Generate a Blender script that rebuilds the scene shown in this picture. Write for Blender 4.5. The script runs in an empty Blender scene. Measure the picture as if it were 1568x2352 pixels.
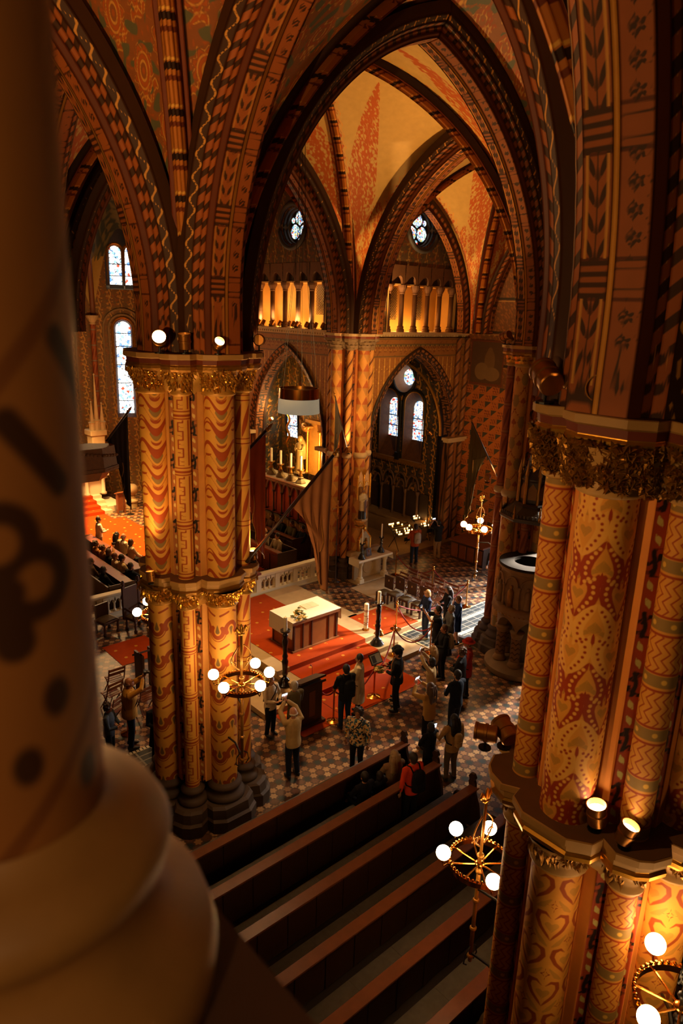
import bpy, bmesh, math, random
import numpy as np
from mathutils import Vector, Matrix
random.seed(7); RNG = np.random.default_rng(7)
scn = bpy.context.scene; COL = scn.collection
PI = math.pi; TAU = 2*PI
# ------------------------------------------------------------------ camera, world, exposure
cam_d = bpy.data.cameras.new('camera'); cam = bpy.data.objects.new('camera', cam_d); COL.objects.link(cam)
cam.matrix_world = Matrix(((0.749, 0.159, -0.643, 0), (-0.661, 0.227, -0.715, 0), (0.032, 0.961, 0.275, 10.5), (0, 0, 0, 1)))
cam_d.sensor_fit = 'VERTICAL'; cam_d.sensor_height = 36; cam_d.sensor_width = 24; cam_d.lens = 24.74
cam_d.clip_start = 0.05; cam_d.clip_end = 200
cam_d.dof.use_dof = True; cam_d.dof.focus_distance = 13.5; cam_d.dof.aperture_fstop = 1.9
scn.camera = cam
scn.view_settings.view_transform = 'Standard'; scn.view_settings.look = 'None'
scn.view_settings.gamma = 1.0; scn.view_settings.exposure = 0.9; scn.view_settings.use_curve_mapping = False
cy = scn.cycles
cy.max_bounces = 5; cy.diffuse_bounces = 3; cy.glossy_bounces = 3; cy.transmission_bounces = 4; cy.transparent_max_bounces = 6
cy.sample_clamp_indirect = 4.0; cy.caustics_reflective = False; cy.caustics_refractive = False
cy.use_denoising = True
W = bpy.data.worlds.new('world'); scn.world = W; W.use_nodes = True
W.node_tree.nodes['Background'].inputs[0].default_value = (0.95, 0.42, 0.15, 1)
W.node_tree.nodes['Background'].inputs[1].default_value = 0.035
WARM = (1.0, 0.55, 0.19); AMBER = (1.0, 0.44, 0.09)
K_SPOT, K_GLOBE = 7.0, 2.5
def lamp(loc, power, col=WARM, r=0.06, kind='POINT', to=None, size=60, blend=0.6, name='lamp_light', parent=None):
    d = bpy.data.lights.new(name, kind); d.energy = power; d.color = col
    if kind == 'AREA': d.size = r
    else: d.shadow_soft_size = r
    if kind == 'SPOT': d.spot_size = math.radians(size); d.spot_blend = blend
    o = bpy.data.objects.new(name, d); COL.objects.link(o); o.location = loc
    if to is not None: o.rotation_euler = (Vector(to)-Vector(loc)).to_track_quat('-Z', 'Y').to_euler()
    if parent is not None: o.parent = parent; 
    return o
# ------------------------------------------------------------------ materials
def lin(h):
    if not isinstance(h, str): return tuple(h)[:3]
    c = [int(h[i:i+2], 16)/255 for i in (0, 2, 4)]
    return tuple(x/12.92 if x <= .04045 else ((x+.055)/1.055)**2.4 for x in c)
_mats = {}
def nt_new(name):
    m = bpy.data.materials.new(name); m.use_nodes = True
    nt = m.node_tree; b = nt.nodes['Principled BSDF']
    return m, nt, b
def node(nt, typ, **kw):
    n = nt.nodes.new(typ)
    for k, v in kw.items():
        if k.startswith('i_'):
            key = k[2:]; key = int(key) if key.isdigit() else key.replace('_', ' ')
            n.inputs[key].default_value = v
        else: setattr(n, k, v)
    return n
def math_n(nt, op, a, b=None, c=None, clamp=False):
    n = nt.nodes.new('ShaderNodeMath'); n.operation = op; n.use_clamp = clamp
    for i, x in enumerate((a, b, c)):
        if x is None: continue
        if isinstance(x, (int, float)): n.inputs[i].default_value = x
        else: nt.links.new(x, n.inputs[i])
    return n.outputs[0]
def mixc(nt, fac, a, b, mode='MIX'):
    n = nt.nodes.new('ShaderNodeMix'); n.data_type = 'RGBA'; n.blend_type = mode
    for sock, x in ((n.inputs[0], fac), (n.inputs[6], a), (n.inputs[7], b)):
        if hasattr(x, 'is_linked'): nt.links.new(x, sock)
        elif isinstance(x, (int, float)): sock.default_value = x
        else: sock.default_value = (*lin(x), 1)
    return n.outputs[2]
def mottle(nt, col, amt=.18, scale=6.0, detail=4):
    """uneven pigment: multiplies by a slightly varying tone"""
    tc = nt.nodes.new('ShaderNodeTexCoord')
    nz = node(nt, 'ShaderNodeTexNoise'); nz.inputs['Scale'].default_value = scale; nz.inputs['Detail'].default_value = detail
    nt.links.new(tc.outputs['Object'], nz.inputs['Vector'])
    v = math_n(nt, 'MULTIPLY_ADD', nz.outputs[0], amt*2, 1-amt)
    cc = nt.nodes.new('ShaderNodeCombineColor')
    for i in range(3): nt.links.new(v, cc.inputs[i])
    return mixc(nt, 1.0, col, cc.outputs[0], 'MULTIPLY')
def mat(name, col, rough=.6, metal=0., amt=.12, scale=8., bump=0., bscale=30., emit=0., spec=.5, trans=0., alpha=1.):
    if name in _mats: return _mats[name]
    m, nt, b = nt_new(name)
    rgb = node(nt, 'ShaderNodeRGB'); rgb.outputs[0].default_value = (*lin(col), 1)
    c = mottle(nt, rgb.outputs[0], amt, scale) if amt else rgb.outputs[0]
    nt.links.new(c, b.inputs['Base Color'])
    b.inputs['Roughness'].default_value = rough; b.inputs['Metallic'].default_value = metal
    b.inputs['Specular IOR Level'].default_value = spec
    if trans: b.inputs['Transmission Weight'].default_value = trans
    if alpha < 1: b.inputs['Alpha'].default_value = alpha
    if emit:
        nt.links.new(rgb.outputs[0], b.inputs['Emission Color']); b.inputs['Emission Strength'].default_value = emit
    if bump:
        tc = nt.nodes.new('ShaderNodeTexCoord'); nz = node(nt, 'ShaderNodeTexNoise'); nz.inputs['Scale'].default_value = bscale
        nt.links.new(tc.outputs['Object'], nz.inputs['Vector'])
        bp = node(nt, 'ShaderNodeBump'); bp.inputs['Strength'].default_value = bump; bp.inputs['Distance'].default_value = .02
        nt.links.new(nz.outputs[0], bp.inputs['Height']); nt.links.new(bp.outputs[0], b.inputs['Normal'])
    _mats[name] = m; return m
def paint_mat(pal, rough=.62, soft=.012, metal3=False, amt=.15, emit=None):
    """ornament: base colour and three painted colours, chosen by the stored pattern field"""
    key = ('paint', tuple(pal), rough, soft, metal3, amt, emit)
    if key in _mats: return _mats[key]
    m, nt, b = nt_new('painted_ornament')
    at = node(nt, 'ShaderNodeAttribute', attribute_name='paint')
    sp = nt.nodes.new('ShaderNodeSeparateXYZ'); nt.links.new(at.outputs['Vector'], sp.inputs[0])
    rgb = node(nt, 'ShaderNodeRGB'); rgb.outputs[0].default_value = (*lin(pal[0]), 1); c = rgb.outputs[0]
    f3 = None
    for i in range(3):
        f = math_n(nt, 'MULTIPLY_ADD', sp.outputs[i], 1/soft, .5, clamp=True)
        c = mixc(nt, f, c, pal[i+1]); f3 = f
    if amt: c = mottle(nt, c, amt, 5.)
    nt.links.new(c, b.inputs['Base Color'])
    b.inputs['Roughness'].default_value = rough; b.inputs['Specular IOR Level'].default_value = .25
    if metal3:
        nt.links.new(math_n(nt, 'MULTIPLY', f3, .85), b.inputs['Metallic'])
        nt.links.new(math_n(nt, 'MULTIPLY_ADD', f3, -.3, rough), b.inputs['Roughness'])
    if emit:
        nt.links.new(c, b.inputs['Emission Color']); b.inputs['Emission Strength'].default_value = emit
    _mats[key] = m; return m
# ------------------------------------------------------------------ object helpers
def link(name, me, m=None, parent=None, smooth=False):
    o = bpy.data.objects.new(name, me); COL.objects.link(o)
    if m is not None: me.materials.append(m)
    if parent is not None: o.parent = parent
    if smooth: me.polygons.foreach_set('use_smooth', np.ones(len(me.polygons), bool))
    return o
def tag(o, label=None, cat=None, group=None, kind=None):
    if label: o['label'] = label
    if cat: o['category'] = cat
    if group: o['group'] = group
    if kind: o['kind'] = kind
    return o
def thing(name, label, cat, loc=(0, 0, 0), rz=0., group=None, kind=None):
    o = bpy.data.objects.new(name, None); COL.objects.link(o); o.empty_display_size = .2
    o.location = loc; o.rotation_euler = (0, 0, rz)
    return tag(o, label, cat, group, kind)
def dup(o, loc, rz=None, label=None, parent=None):
    c = o.copy(); COL.objects.link(c)
    if parent is None:
        c.location = loc
        if rz is not None: c.rotation_euler = (0, 0, rz)
        if label: c['label'] = label
    else: c.parent = parent
    for ch in list(o.children): dup(ch, None, parent=c)
    return c
class MB:
    def __init__(s): s.v = []; s.f = []; s.n = 0; s.M = None
    def add(s, v, f):
        v = np.asarray(v, float)
        if s.M is not None: v = v @ np.asarray(s.M)[:3, :3].T + np.asarray(s.M)[:3, 3]
        s.v.append(v); n = s.n; s.f += [tuple(i+n for i in q) for q in f]; s.n += len(v); return s
    def box(s, x0, x1, y0, y1, z0, z1):
        v = [(x, y, z) for z in (z0, z1) for y in (y0, y1) for x in (x0, x1)]
        return s.add(v, [(0, 2, 3, 1), (4, 5, 7, 6), (0, 1, 5, 4), (2, 6, 7, 3), (0, 4, 6, 2), (1, 3, 7, 5)])
    def cbox(s, c, d, R=None, bev=0.):
        d = np.array(d)/2
        if bev:
            v = []; k = bev
            for sz in (-1, 1):
                for (z, ins) in (((d[2]) * sz, k), ((d[2]-k) * sz, 0)) if sz > 0 else ((-d[2], k), (-(d[2]-k), 0)):
                    x, y = d[0]-ins, d[1]-ins; q = k if ins == 0 else k*.6
                    v.append([(x-q, -y, z), (x, -y+q, z), (x, y-q, z), (x-q, y, z), (-x+q, y, z), (-x, y-q, z), (-x, -y+q, z), (-x+q, -y, z)])
            v = [v[0], v[1], v[3], v[2]]
            vv = np.array([p for r in v for p in r]); f = []
            for i in range(3):
                for j in range(8): f.append((i*8+j, i*8+(j+1) % 8, i*8+8+(j+1) % 8, i*8+8+j))
            f += [tuple(range(7, -1, -1)), tuple(range(24, 32))]
        else:
            vv = np.array([(x, y, z) for z in (-d[2], d[2]) for y in (-d[1], d[1]) for x in (-d[0], d[0])])
            f = [(0, 2, 3, 1), (4, 5, 7, 6), (0, 1, 5, 4), (2, 6, 7, 3), (0, 4, 6, 2), (1, 3, 7, 5)]
        if R is not None: vv = vv @ np.array(R).T
        return s.add(vv+np.array(c), f)
    def tube(s, pts, r, n=8, cap=True, flat=1.0, closed=False):
        pts = np.asarray(pts, float); m = len(pts); r = np.broadcast_to(np.asarray(r, float), (m,))
        t = np.gradient(pts, axis=0)
        if closed: t = np.roll(pts, -1, 0)-np.roll(pts, 1, 0)
        t /= np.linalg.norm(t, axis=1)[:, None]+1e-9
        ref = np.array([0, 0, 1.]) if abs(t[:, 2]).mean() < .85 else np.array([1., 0, 0])
        a = np.cross(t, ref); a /= np.linalg.norm(a, axis=1)[:, None]+1e-9; b = np.cross(t, a)
        th = np.arange(n)/n*TAU
        v = pts[:, None, :]+r[:, None, None]*(a[:, None, :]*np.cos(th)[None, :, None]+flat*b[:, None, :]*np.sin(th)[None, :, None])
        f = []
        for i in range(m if closed else m-1):
            for j in range(n):
                k = (i+1) % m; f.append((i*n+j, k*n+j, k*n+(j+1) % n, i*n+(j+1) % n))
        if cap and not closed: f += [tuple(range(n)), tuple(range((m-1)*n+n-1, (m-1)*n-1, -1))]
        return s.add(v.reshape(-1, 3), f)
    def lathe(s, prof, n=20, c=(0, 0, 0), sx=1., sy=1., cap=True, a0=0., a1=TAU):
        full = abs(a1-a0-TAU) < 1e-6
        th = a0+np.arange(n if full else n+1)/n*(a1-a0); k = len(th)
        v = [(c[0]+r*sx*math.cos(t), c[1]+r*sy*math.sin(t), c[2]+z) for r, z in prof for t in th]
        f = []
        for i in range(len(prof)-1):
            for j in range(n):
                j2 = (j+1) % k if full else j+1
                f.append((i*k+j, i*k+j2, (i+1)*k+j2, (i+1)*k+j))
        if cap and full:
            f += [tuple(range(k-1, -1, -1)), tuple(range((len(prof)-1)*k, len(prof)*k))]
        return s.add(v, f)
    def sphere(s, c, r, n=14, m=9, sc=(1, 1, 1), R=None):
        v = [(0, 0, -1)]
        for i in range(1, m):
            p = -PI/2+PI*i/m
            v += [(math.cos(p)*math.cos(TAU*j/n), math.cos(p)*math.sin(TAU*j/n), math.sin(p)) for j in range(n)]
        v.append((0, 0, 1)); v = np.array(v)*r*np.array(sc)
        if R is not None: v = v @ np.array(R).T
        f = [(0, 1+(j+1) % n, 1+j) for j in range(n)]
        for i in range(m-2):
            for j in range(n): f.append((1+i*n+j, 1+i*n+(j+1) % n, 1+(i+1)*n+(j+1) % n, 1+(i+1)*n+j))
        L = len(v)-1; f += [(L, 1+(m-2)*n+j, 1+(m-2)*n+(j+1) % n) for j in range(n)]
        return s.add(v+np.array(c), f)
    def prism(s, poly, z0, z1, sc=1., axis='z', c=(0, 0)):
        n = len(poly); p = np.array(poly, float); q = (p-np.array(c))*sc+np.array(c)
        if axis == 'z': lo = np.c_[p, np.full(n, z0)]; hi = np.c_[q, np.full(n, z1)]
        elif axis == 'y': lo = np.c_[p[:, 0], np.full(n, z0), p[:, 1]]; hi = np.c_[q[:, 0], np.full(n, z1), q[:, 1]]
        else: lo = np.c_[np.full(n, z0), p]; hi = np.c_[np.full(n, z1), q]
        f = [tuple(range(n-1, -1, -1)), tuple(range(n, 2*n))]+[(i, (i+1) % n, n+(i+1) % n, n+i) for i in range(n)]
        return s.add(np.vstack([lo, hi]), f)
    def grid(s, P, cu=False):
        P = np.asarray(P, float); n, m = P.shape[:2]; f = []
        for i in range(n-1):
            for j in range(m if cu else m-1): j2 = (j+1) % m; f.append((i*m+j, i*m+j2, (i+1)*m+j2, (i+1)*m+j))
        return s.add(P.reshape(-1, 3), f)
    def build(s, name, m, parent=None, smooth=False, kind=None, auto=None):
        me = bpy.data.meshes.new(name)
        v = np.vstack(s.v); me.from_pydata(v.tolist(), [], s.f); me.update()
        bm = bmesh.new(); bm.from_mesh(me); bmesh.ops.recalc_face_normals(bm, faces=bm.faces); bm.to_mesh(me); bm.free()
        o = link(name, me, m, parent, smooth)
        if auto: 
            try: me.set_sharp_from_angle(angle=math.radians(auto))
            except Exception: pass
        if kind: o['kind'] = kind
        return o
def painted(name, P, M, pal, parent=None, kind=None, smooth=True, cu=False, flip=False, keep=None, **kw):
    """grid mesh P (n,m,3) carrying pattern field M (n,m,3)"""
    P = np.asarray(P, float); n, m = P.shape[:2]
    i, j = np.meshgrid(np.arange(n-1), np.arange(m if cu else m-1), indexing='ij'); j2 = (j+1) % m
    q = np.stack([i*m+j, i*m+j2, (i+1)*m+j2, (i+1)*m+j], -1).reshape(-1, 4)
    if flip: q = q[:, ::-1]
    if keep is not None: q = q[np.asarray(keep)[:-1, :-1].reshape(-1)] if not cu else q
    me = bpy.data.meshes.new(name)
    me.vertices.add(n*m); me.vertices.foreach_set('co', P.reshape(-1).astype(np.float32))
    me.loops.add(q.size); me.loops.foreach_set('vertex_index', q.reshape(-1).astype(np.int32))
    me.polygons.add(len(q)); me.polygons.foreach_set('loop_start', np.arange(0, q.size, 4, dtype=np.int32))
    me.update(calc_edges=True); me.validate()
    a = me.attributes.new('paint', 'FLOAT_VECTOR', 'POINT')
    a.data.foreach_set('vector', np.asarray(M, np.float32).reshape(-1))
    o = link(name, me, paint_mat(pal, **kw), parent, smooth)
    if kind: o['kind'] = kind
    return o
# ------------------------------------------------------------------ ornament fields (metres, positive inside)
def per(x, p): return (x+p/2) % p-p/2
def band(x, c, h): return h-np.abs(x-c)
def circ(x, y, r): return r-np.hypot(x, y)
def stroke(x, y, pts, w, closed=False):
    pts = np.asarray(pts, float); w = np.broadcast_to(np.asarray(w, float), (len(pts),)); best = np.full(np.shape(x), -9.)
    for k in range(len(pts)-1+int(closed)):
        a = pts[k]; b = pts[(k+1) % len(pts)]; d = b-a; L = d@d+1e-12
        t = np.clip(((x-a[0])*d[0]+(y-a[1])*d[1])/L, 0, 1)
        best = np.maximum(best, w[k]*(1-t)+w[(k+1) % len(pts)]*t-np.hypot(x-a[0]-t*d[0], y-a[1]-t*d[1]))
    return best
def dots(x, y, pts, r): 
    best = np.full(np.shape(x), -9.)
    for p in pts: best = np.maximum(best, r-np.hypot(x-p[0], y-p[1]))
    return best
def mx(*a):
    r = a[0]
    for b in a[1:]: r = np.maximum(r, b)
    return r
def mn(*a):
    r = a[0]
    for b in a[1:]: r = np.minimum(r, b)
    return r
NO = -1.
def stack(u, *ch):
    out = np.full(u.shape+(3,), -1.)
    for i, c in enumerate(ch): out[..., i] = c
    return out
def scroll(u, v, p=.5, k=.12):
    """leafy scrolls: a wandering stem with curled side shoots"""
    x = u+.5*k*np.sin(TAU*v/p); stem = .04*p-np.abs(x)*.7
    vv = per(v, p/2); sg = np.sign(np.sin(TAU*v/p)+1e-6)
    r = np.hypot(sg*u-.20*p, vv); a = np.arctan2(vv, sg*u-.20*p)
    sp = .025*p-np.abs(per(r-.02*p*a/TAU*2.2, .09*p)); sp = np.where(r < .2*p, sp, -1)
    return mx(stem, sp)
def arab(u, v, p=.9, th=0.):
    """winding foliage"""
    a = u+.16*p*np.sin(TAU*v/p)+.07*p*np.sin(TAU*2.1*v/p+1.3); b = v+.16*p*np.sin(TAU*u/p*.9)+.06*p*np.sin(TAU*2.3*u/p)
    return (np.sin(TAU*a/p*1.5)*np.cos(TAU*b/p*1.5)-th)*.055*p
def peacock(u, v, px=.75, py=1.0, r=.2):
    """round flowers ringed twice, on stems, alternating rows"""
    row = np.floor(v/py); uu = per(u+row*px/2, px); vv = per(v-py/2-0*row, py)
    d = np.hypot(uu, vv*.85)
    ring = mx(.14*r-np.abs(d-r), .13*r-np.abs(d-.62*r)); eye = .3*r-d
    stem = mn(.08*r-np.abs(uu+.06*np.sin(TAU*v/py)), vv*-1-r*.9)
    leaf = mx(*[.26*r-np.hypot((uu-s*r*1.0)*.6+(vv+r*1.5)*s*.5, (vv+r*1.5)*.9) for s in (-1, 1)])
    return mx(ring, stem), eye, leaf, d
# palettes (own colours of the paint)
TAN, RED, GREY, DK = 'd0a05a', 'a0501e', '8a8258', '24180f'
BRK, BRN = '7a4a26', '4e2a16'
# ================================================================== STRUCTURE
P1, P2, P4, P3, P5 = (6.85, 11.9), (6.92, 3.05), (18.5, 12.1), (18.57, 20.41), (6.55, 20.3)
NE, SE, AW, EX = (18.7, 29.0), (18.7, 3.1), 0.45, 25.9
def arc(R, a, z0, zs, r, n, nst=6):
    """half of a two-centred arch: offsets from the centre line (negative) and heights, springing first"""
    th = np.linspace(0, math.acos((R-a)/(R+r)), n)
    x = (R-a)-(R+r)*np.cos(th); z = zs+(R+r)*np.sin(th)
    if zs > z0+.01:
        k = np.linspace(z0, zs, nst)[:-1]; x = np.r_[np.full(len(k), -(a+r)), x]; z = np.r_[k, z]
    s = np.r_[0, np.cumsum(np.hypot(np.diff(x), np.diff(z)))]
    return x, z, s
def strip_field(kind, u, L, s, cross=1.12):
    """u across the strip (0..L), s along the arch"""
    o = np.full(u.shape+(3,), -1.); c = u-L/2; cs = per(s, cross)
    if kind == 'plain': pass
    elif kind == 'dark': o[..., 1] = 1
    elif kind == 'red': o[..., 0] = 1
    elif kind == 'tan': o[..., 2] = 1
    elif kind == 'wave': o[..., 1] = 1; o[..., 2] = .018-np.abs(c-.3*L*np.sin(TAU*s/.34))
    elif kind == 'rope': 
        o[..., 1] = np.sin(TAU*(s+u*.9)/.26)*.04-.008; o[..., 2] = .25*L-np.abs(c)-np.abs(np.sin(TAU*(s+u*.9)/.26))*.06-.01
    elif kind == 'stripe':
        o[..., 1] = .05-np.abs(per(s-.35*u, .62)); o[..., 2] = .02-np.abs(per(s-.35*u-.09, .62)); o[..., 0] = .035-np.abs(per(s-.35*u+.16, .62))
    elif kind in ('flower', 'leaf', 'curl'):
        inb = np.abs(cs) < .15
        if kind == 'flower':
            ss = per(s, .205); d = np.hypot(c+.06*L, ss); a = np.arctan2(ss, c+.06*L)
            fl = mn(.048+.018*np.cos(5*a)-d, d-.016); st = .009-np.abs(c-.1*L-.12*L*np.cos(TAU*s/.205)+.0*s); st = np.where(c > .02*L, st, -1)
            lat = .007-np.minimum(np.abs(per(s+(c+.5*L)*1.7, .3)), np.abs(per(s-(c+.5*L)*1.7, .3))); lat = np.where(c < -.28*L, lat, -1)
            f1 = mx(fl, st, lat)
            b1 = mx(*[.009-np.abs(cs-q) for q in (-.15, -.08, .08, .15)])
        elif kind == 'leaf':
            ss = (s % .21)/.21; lw = .028*np.sin(PI*np.clip(ss, 0, 1))**.8
            f1 = mx(lw-np.abs(np.abs(c)-.07*L-.30*L*ss), .006-np.abs(c)); b1 = mx(*[.021-np.abs(cs-q) for q in (-.13, -.043, .043, .13)])
        else:
            f1 = scroll(c, s, .42, .1)+.012; b1 = mx(*[.021-np.abs(cs-q) for q in (-.13, -.043, .043, .13)])
        ed = .012-np.minimum(u, L-u)
        o[..., 1] = np.where(inb, b1, f1); o[..., 1] = np.maximum(o[..., 1], ed*.5)
        o[..., 0] = .016-np.abs(np.abs(cs)-.16)
        if kind == 'leaf': o[..., 2] = np.where(inb, -1, f1*0+.014-np.abs(np.abs(c)-.34*L))
    return o
ARCHSEC = [(.62, -.60, 'dark'), (.40, -.60, 'wave'), (.26, -.50, 'rope'), (.22, -.40, 'rope'), (.13, -.36, 'red'), (.02, -.30, 'flower'), (.0, -.03, 'tan'), (0., .02, 'leaf'),
           (.02, .30, 'red'), (.13, .36, 'rope'), (.22, .40, 'rope'), (.26, .50, 'wave'), (.40, .60, 'dark'), (.62, .60, None)]
RIBSEC = [(.34, -.22, 'dark'), (.16, -.20, 'red'), (.15, -.11, 'stripe'), (.06, -.115, 'stripe'), (-.01, -.06, 'stripe'), (-.03, 0., 'stripe'), (-.01, .06, 'stripe'), (.06, .115, 'stripe'), (.15, .11, 'red'), (.16, .20, 'dark'), (.34, .22, None)]
SMALLSEC = [(.34, -.3, 'dark'), (.2, -.3, 'rope'), (.06, -.24, 'red'), (0., -.18, 'leaf'), (0., .18, 'red'), (.06, .24, 'rope'), (.2, .3, 'dark'), (.34, .3, None)]
ARCHPAL = ('9a5222', '5c2a10', '40240f', 'c88a38'); ARCHPAL2 = ('7e451c', '54280f', '36200e', 'b67c30'); RIBPAL = ('b26a26', '6a2e10', '2e1a0c', 'dca448')
def sweep(name, c, d, a, R, z0, zs, sec, pal, ds=.035, halves=(0, 1), start=0., label=None, **kw):
    """moulded pointed arch over centre c along unit direction d; every strip of the section has its own ornament"""
    d = np.array(d, float); d /= np.hypot(*d); l = np.array([-d[1], d[0]]); rows = []
    P = []; M = []
    n = max(8, int((math.acos((R-a)/R)*R)/ds))
    for (r0, w0, k), (r1, w1, _) in zip(sec[:-1], sec[1:]):
        L = math.hypot(r1-r0, w1-w0); m = max(2, int(L/ds)+1); u = np.linspace(0, 1, m)
        pc = []; mc = []
        for q in u:
            r = r0+(r1-r0)*q; w = w0+(w1-w0)*q; x, z, s = arc(R, a, z0, zs, r, n)
            xx = []; zz = []; ss = []
            if 0 in halves: xx.append(x); zz.append(z); ss.append(s)
            if 1 in halves: xx.append(-x[::-1]); zz.append(z[::-1]); ss.append(s[::-1])
            x, z, s = map(np.concatenate, (xx, zz, ss))
            pc.append(np.stack([c[0]+d[0]*x+l[0]*w, c[1]+d[1]*x+l[1]*w, z], -1)); mc.append((np.full(len(s), q*L), s))
        P.append(np.stack(pc, 1)); uu = np.stack([t[0] for t in mc], 1); sv = np.stack([t[1] for t in mc], 1)
        M.append(strip_field(k, uu, L, sv))
    o = painted(name, np.concatenate(P, 1), np.concatenate(M, 1), pal, kind='structure', smooth=False, **kw)
    return o
def web(A, B, O, ab, ao, zs, fn, pal, res=.06, name='ceiling', dome=.25, m=None, h=None):
    """vault cell between boundary arch A-B (a,R,zs) and the two diagonals to O"""
    A, B, O = map(lambda p: np.array(p, float), (A, B, O)); m = (A+B)/2 if m is None else np.array(m)
    for k, (c, other) in enumerate(((A, B), (B, A))):
        n = int(9/res); t = np.linspace(0, 1, n)
        def half(c, e, a, R, zs, r):
            Lh = np.hypot(*(e-c)); x, z, s = arc(R, a, 9.7, zs, r, n-5 if zs > 9.71 else n); dd = (e-c)/Lh
            return np.c_[e[0]+dd[0]*x, e[1]+dd[1]*x, z], s
        if h: aa = np.hypot(*(m-c))-.75; ab = (aa, (aa*aa+h*h)/(2*aa), 9.9)
        Wc, s1 = half(c, m, *ab, .5); Dc, s2 = half(c, O, *ao, .2)
        nn = min(len(Wc), len(Dc)); i1 = np.linspace(0, len(Wc)-1, nn); i2 = np.linspace(0, len(Dc)-1, nn)
        Wc = np.stack([np.interp(i1, np.arange(len(Wc)), Wc[:, q]) for q in range(3)], 1)
        Dc = np.stack([np.interp(i2, np.arange(len(Dc)), Dc[:, q]) for q in range(3)], 1)
        mm = max(6, int(np.linalg.norm(Wc[-1]-Dc[-1])/res)); s = np.linspace(0, 1, mm)
        P = Wc[:, None, :]*(1-s)[None, :, None]+Dc[:, None, :]*s[None, :, None]
        wd = np.linalg.norm(Wc-Dc, axis=1); P[..., 2] += dome*4*(s*(1-s))[None, :]*(wd/wd.max())[:, None]*.5
        U = s[None, :]*wd[:, None]; V = np.r_[0, np.cumsum(np.linalg.norm(np.diff((Wc+Dc)/2, axis=0), axis=1))][:, None]+0*U
        painted(name, P, fn(U, V, wd[:, None]+0*U, s[None, :]+0*U), pal, kind='structure', flip=(k == 0))
def f_peacock(U, V, wd, s):
    """peacock flowers on branching stems over winding teal leaves"""
    U, V, wd = U*.92, V*.92, wd*.92; c = U-wd*.5; edge = np.minimum(U, wd-U); px, py = .62, .86
    row = np.floor(V/py); uu = per(c+row*px/2, px); vv = per(V-py*.62, py); d = np.hypot(uu, vv*.82)
    sc = 1+.14*np.sin(9*np.arctan2(vv, uu)); ring = mx(.020-np.abs(d-.19*sc), .020-np.abs(d-.125), .032-d); eye = mx(mn(.10-d, d-.075), mn(.175-d, d-.155))
    stem = mn(.014-np.abs(uu+.05*np.sin(TAU*V/py)), -vv-.14); lf = mx(*[stroke(uu*sg, vv, [(0., -.42), (.10, -.30), (.2, -.26), (.24, -.33)], [.004, .03, .03, .004]) for sg in (-1, 1)])
    g = arab(U, V, .8, .25); wig = arab(U+.2, V+.1, .36, .62)
    inside = edge-.06
    return stack(U, mn(mx(ring, stem, lf, mn(wig-.002, d-.23)), inside), mn(mx(eye, .010-np.abs(lf+.016), .007-np.abs(d-.235*sc)), inside), mn(g, d-.24, inside))
def f_tree(U, V, wd, s):
    """painted tree on a plain ground with a fringed gold border"""
    h = V; c = U-wd*.60; k = np.clip((8.9-h)/4.6, 0, 1); body = np.minimum(np.minimum(k**.8*.80, (h-3.0)*.34), wd*.40); ins = body-np.abs(c)
    lace = mx(arab(c*1.0+.12*np.sin(h*4), h, .40, -.12), scroll(c, h, .42, .08)+.008); tree = mn(lace, ins)
    e = np.minimum(U, wd-U); wv = .05*np.sin(TAU*h/.34); fr = mn(arab(U*1.2, h*1.2, .34, -.1), .26+wv-e)
    low = mn(mx(arab(U, h, .34, .25), scroll(per(c, .5), h, .42, .08)+.004), (4.6-h+.4*np.sin(c*5))*.15)
    return stack(U, mx(tree, fr, low), mn(.018-np.abs(e-.33-wv), .3), .028-np.abs(e-.05))
PEA = ('8a4e24', 'a8501a', 'c88a38', '5c5638'); TREE = ('b4914e', 'a4501a', 'cc842a', 'e4b448'); PEA2 = ('8e5428', 'a24a18', 'cc9240', '5c5a40')
AR = (4.65, 6.5, 9.9)       # transverse arch half span, radius, springing
AC = (3.2, 5.4, 10.5)       # nave arcade
AE = (2.95, 5.0, 9.9)       # crossing, along the nave
mid = lambda a, b: ((a[0]+b[0])/2, (a[1]+b[1])/2)
ON = (12.8, 7.55); OC = (12.8, 16.1); OT = (22.3, 16.15); OA = (3.65, 7.5); OA2 = (3.65, 16.1); OCH = (12.8, 24.7)
dia = lambda c, o, off=.75: (math.hypot(c[0]-o[0], c[1]-o[1])-off)
# main arches
sweep('nave_arch', (12.8, 11.95), (1, 0), *AR[:2], 9.7, 9.9, ARCHSEC, ARCHPAL2, ds=.045)
sweep('nave_arch', (6.83, 7.52), (0, 1), *AC[:2], 9.7, AC[2], ARCHSEC, ARCHPAL, ds=.03)
sweep('aisle_arch', (3.55, 11.9), (1, 0), 2.3, 6., 9.7, 10.3, ARCHSEC, ARCHPAL, ds=.03)
sweep('aisle_arch', (3.45, 3.14), (1, 0), 2.3, 6., 9.7, 10.3, ARCHSEC, ARCHPAL, ds=.02, halves=(1,))
sweep('nave_arch', (6.85, 16.1), (0, 1), *AC[:2], 9.7, AC[2], ARCHSEC, ARCHPAL, ds=.05)
sweep('nave_arch', (18.7, 7.55), (0, 1), *AC[:2], 9.7, AC[2], ARCHSEC, ARCHPAL2, ds=.06)
sweep('crossing_arch', (18.6, 15.35), (0, 1), 3.7, 5.9, 9.7, 9.9, ARCHSEC, ARCHPAL2, ds=.045)
sweep('crossing_arch', (12.8, 20.3), (1, 0), *AR[:2], 9.7, 9.9, ARCHSEC, ARCHPAL2, ds=.06)
sweep('choir_arch', (18.7, 24.65), (0, 1), 3.1, 6.6, 9.7, 9.9, SMALLSEC, ARCHPAL2, ds=.05)
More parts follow.
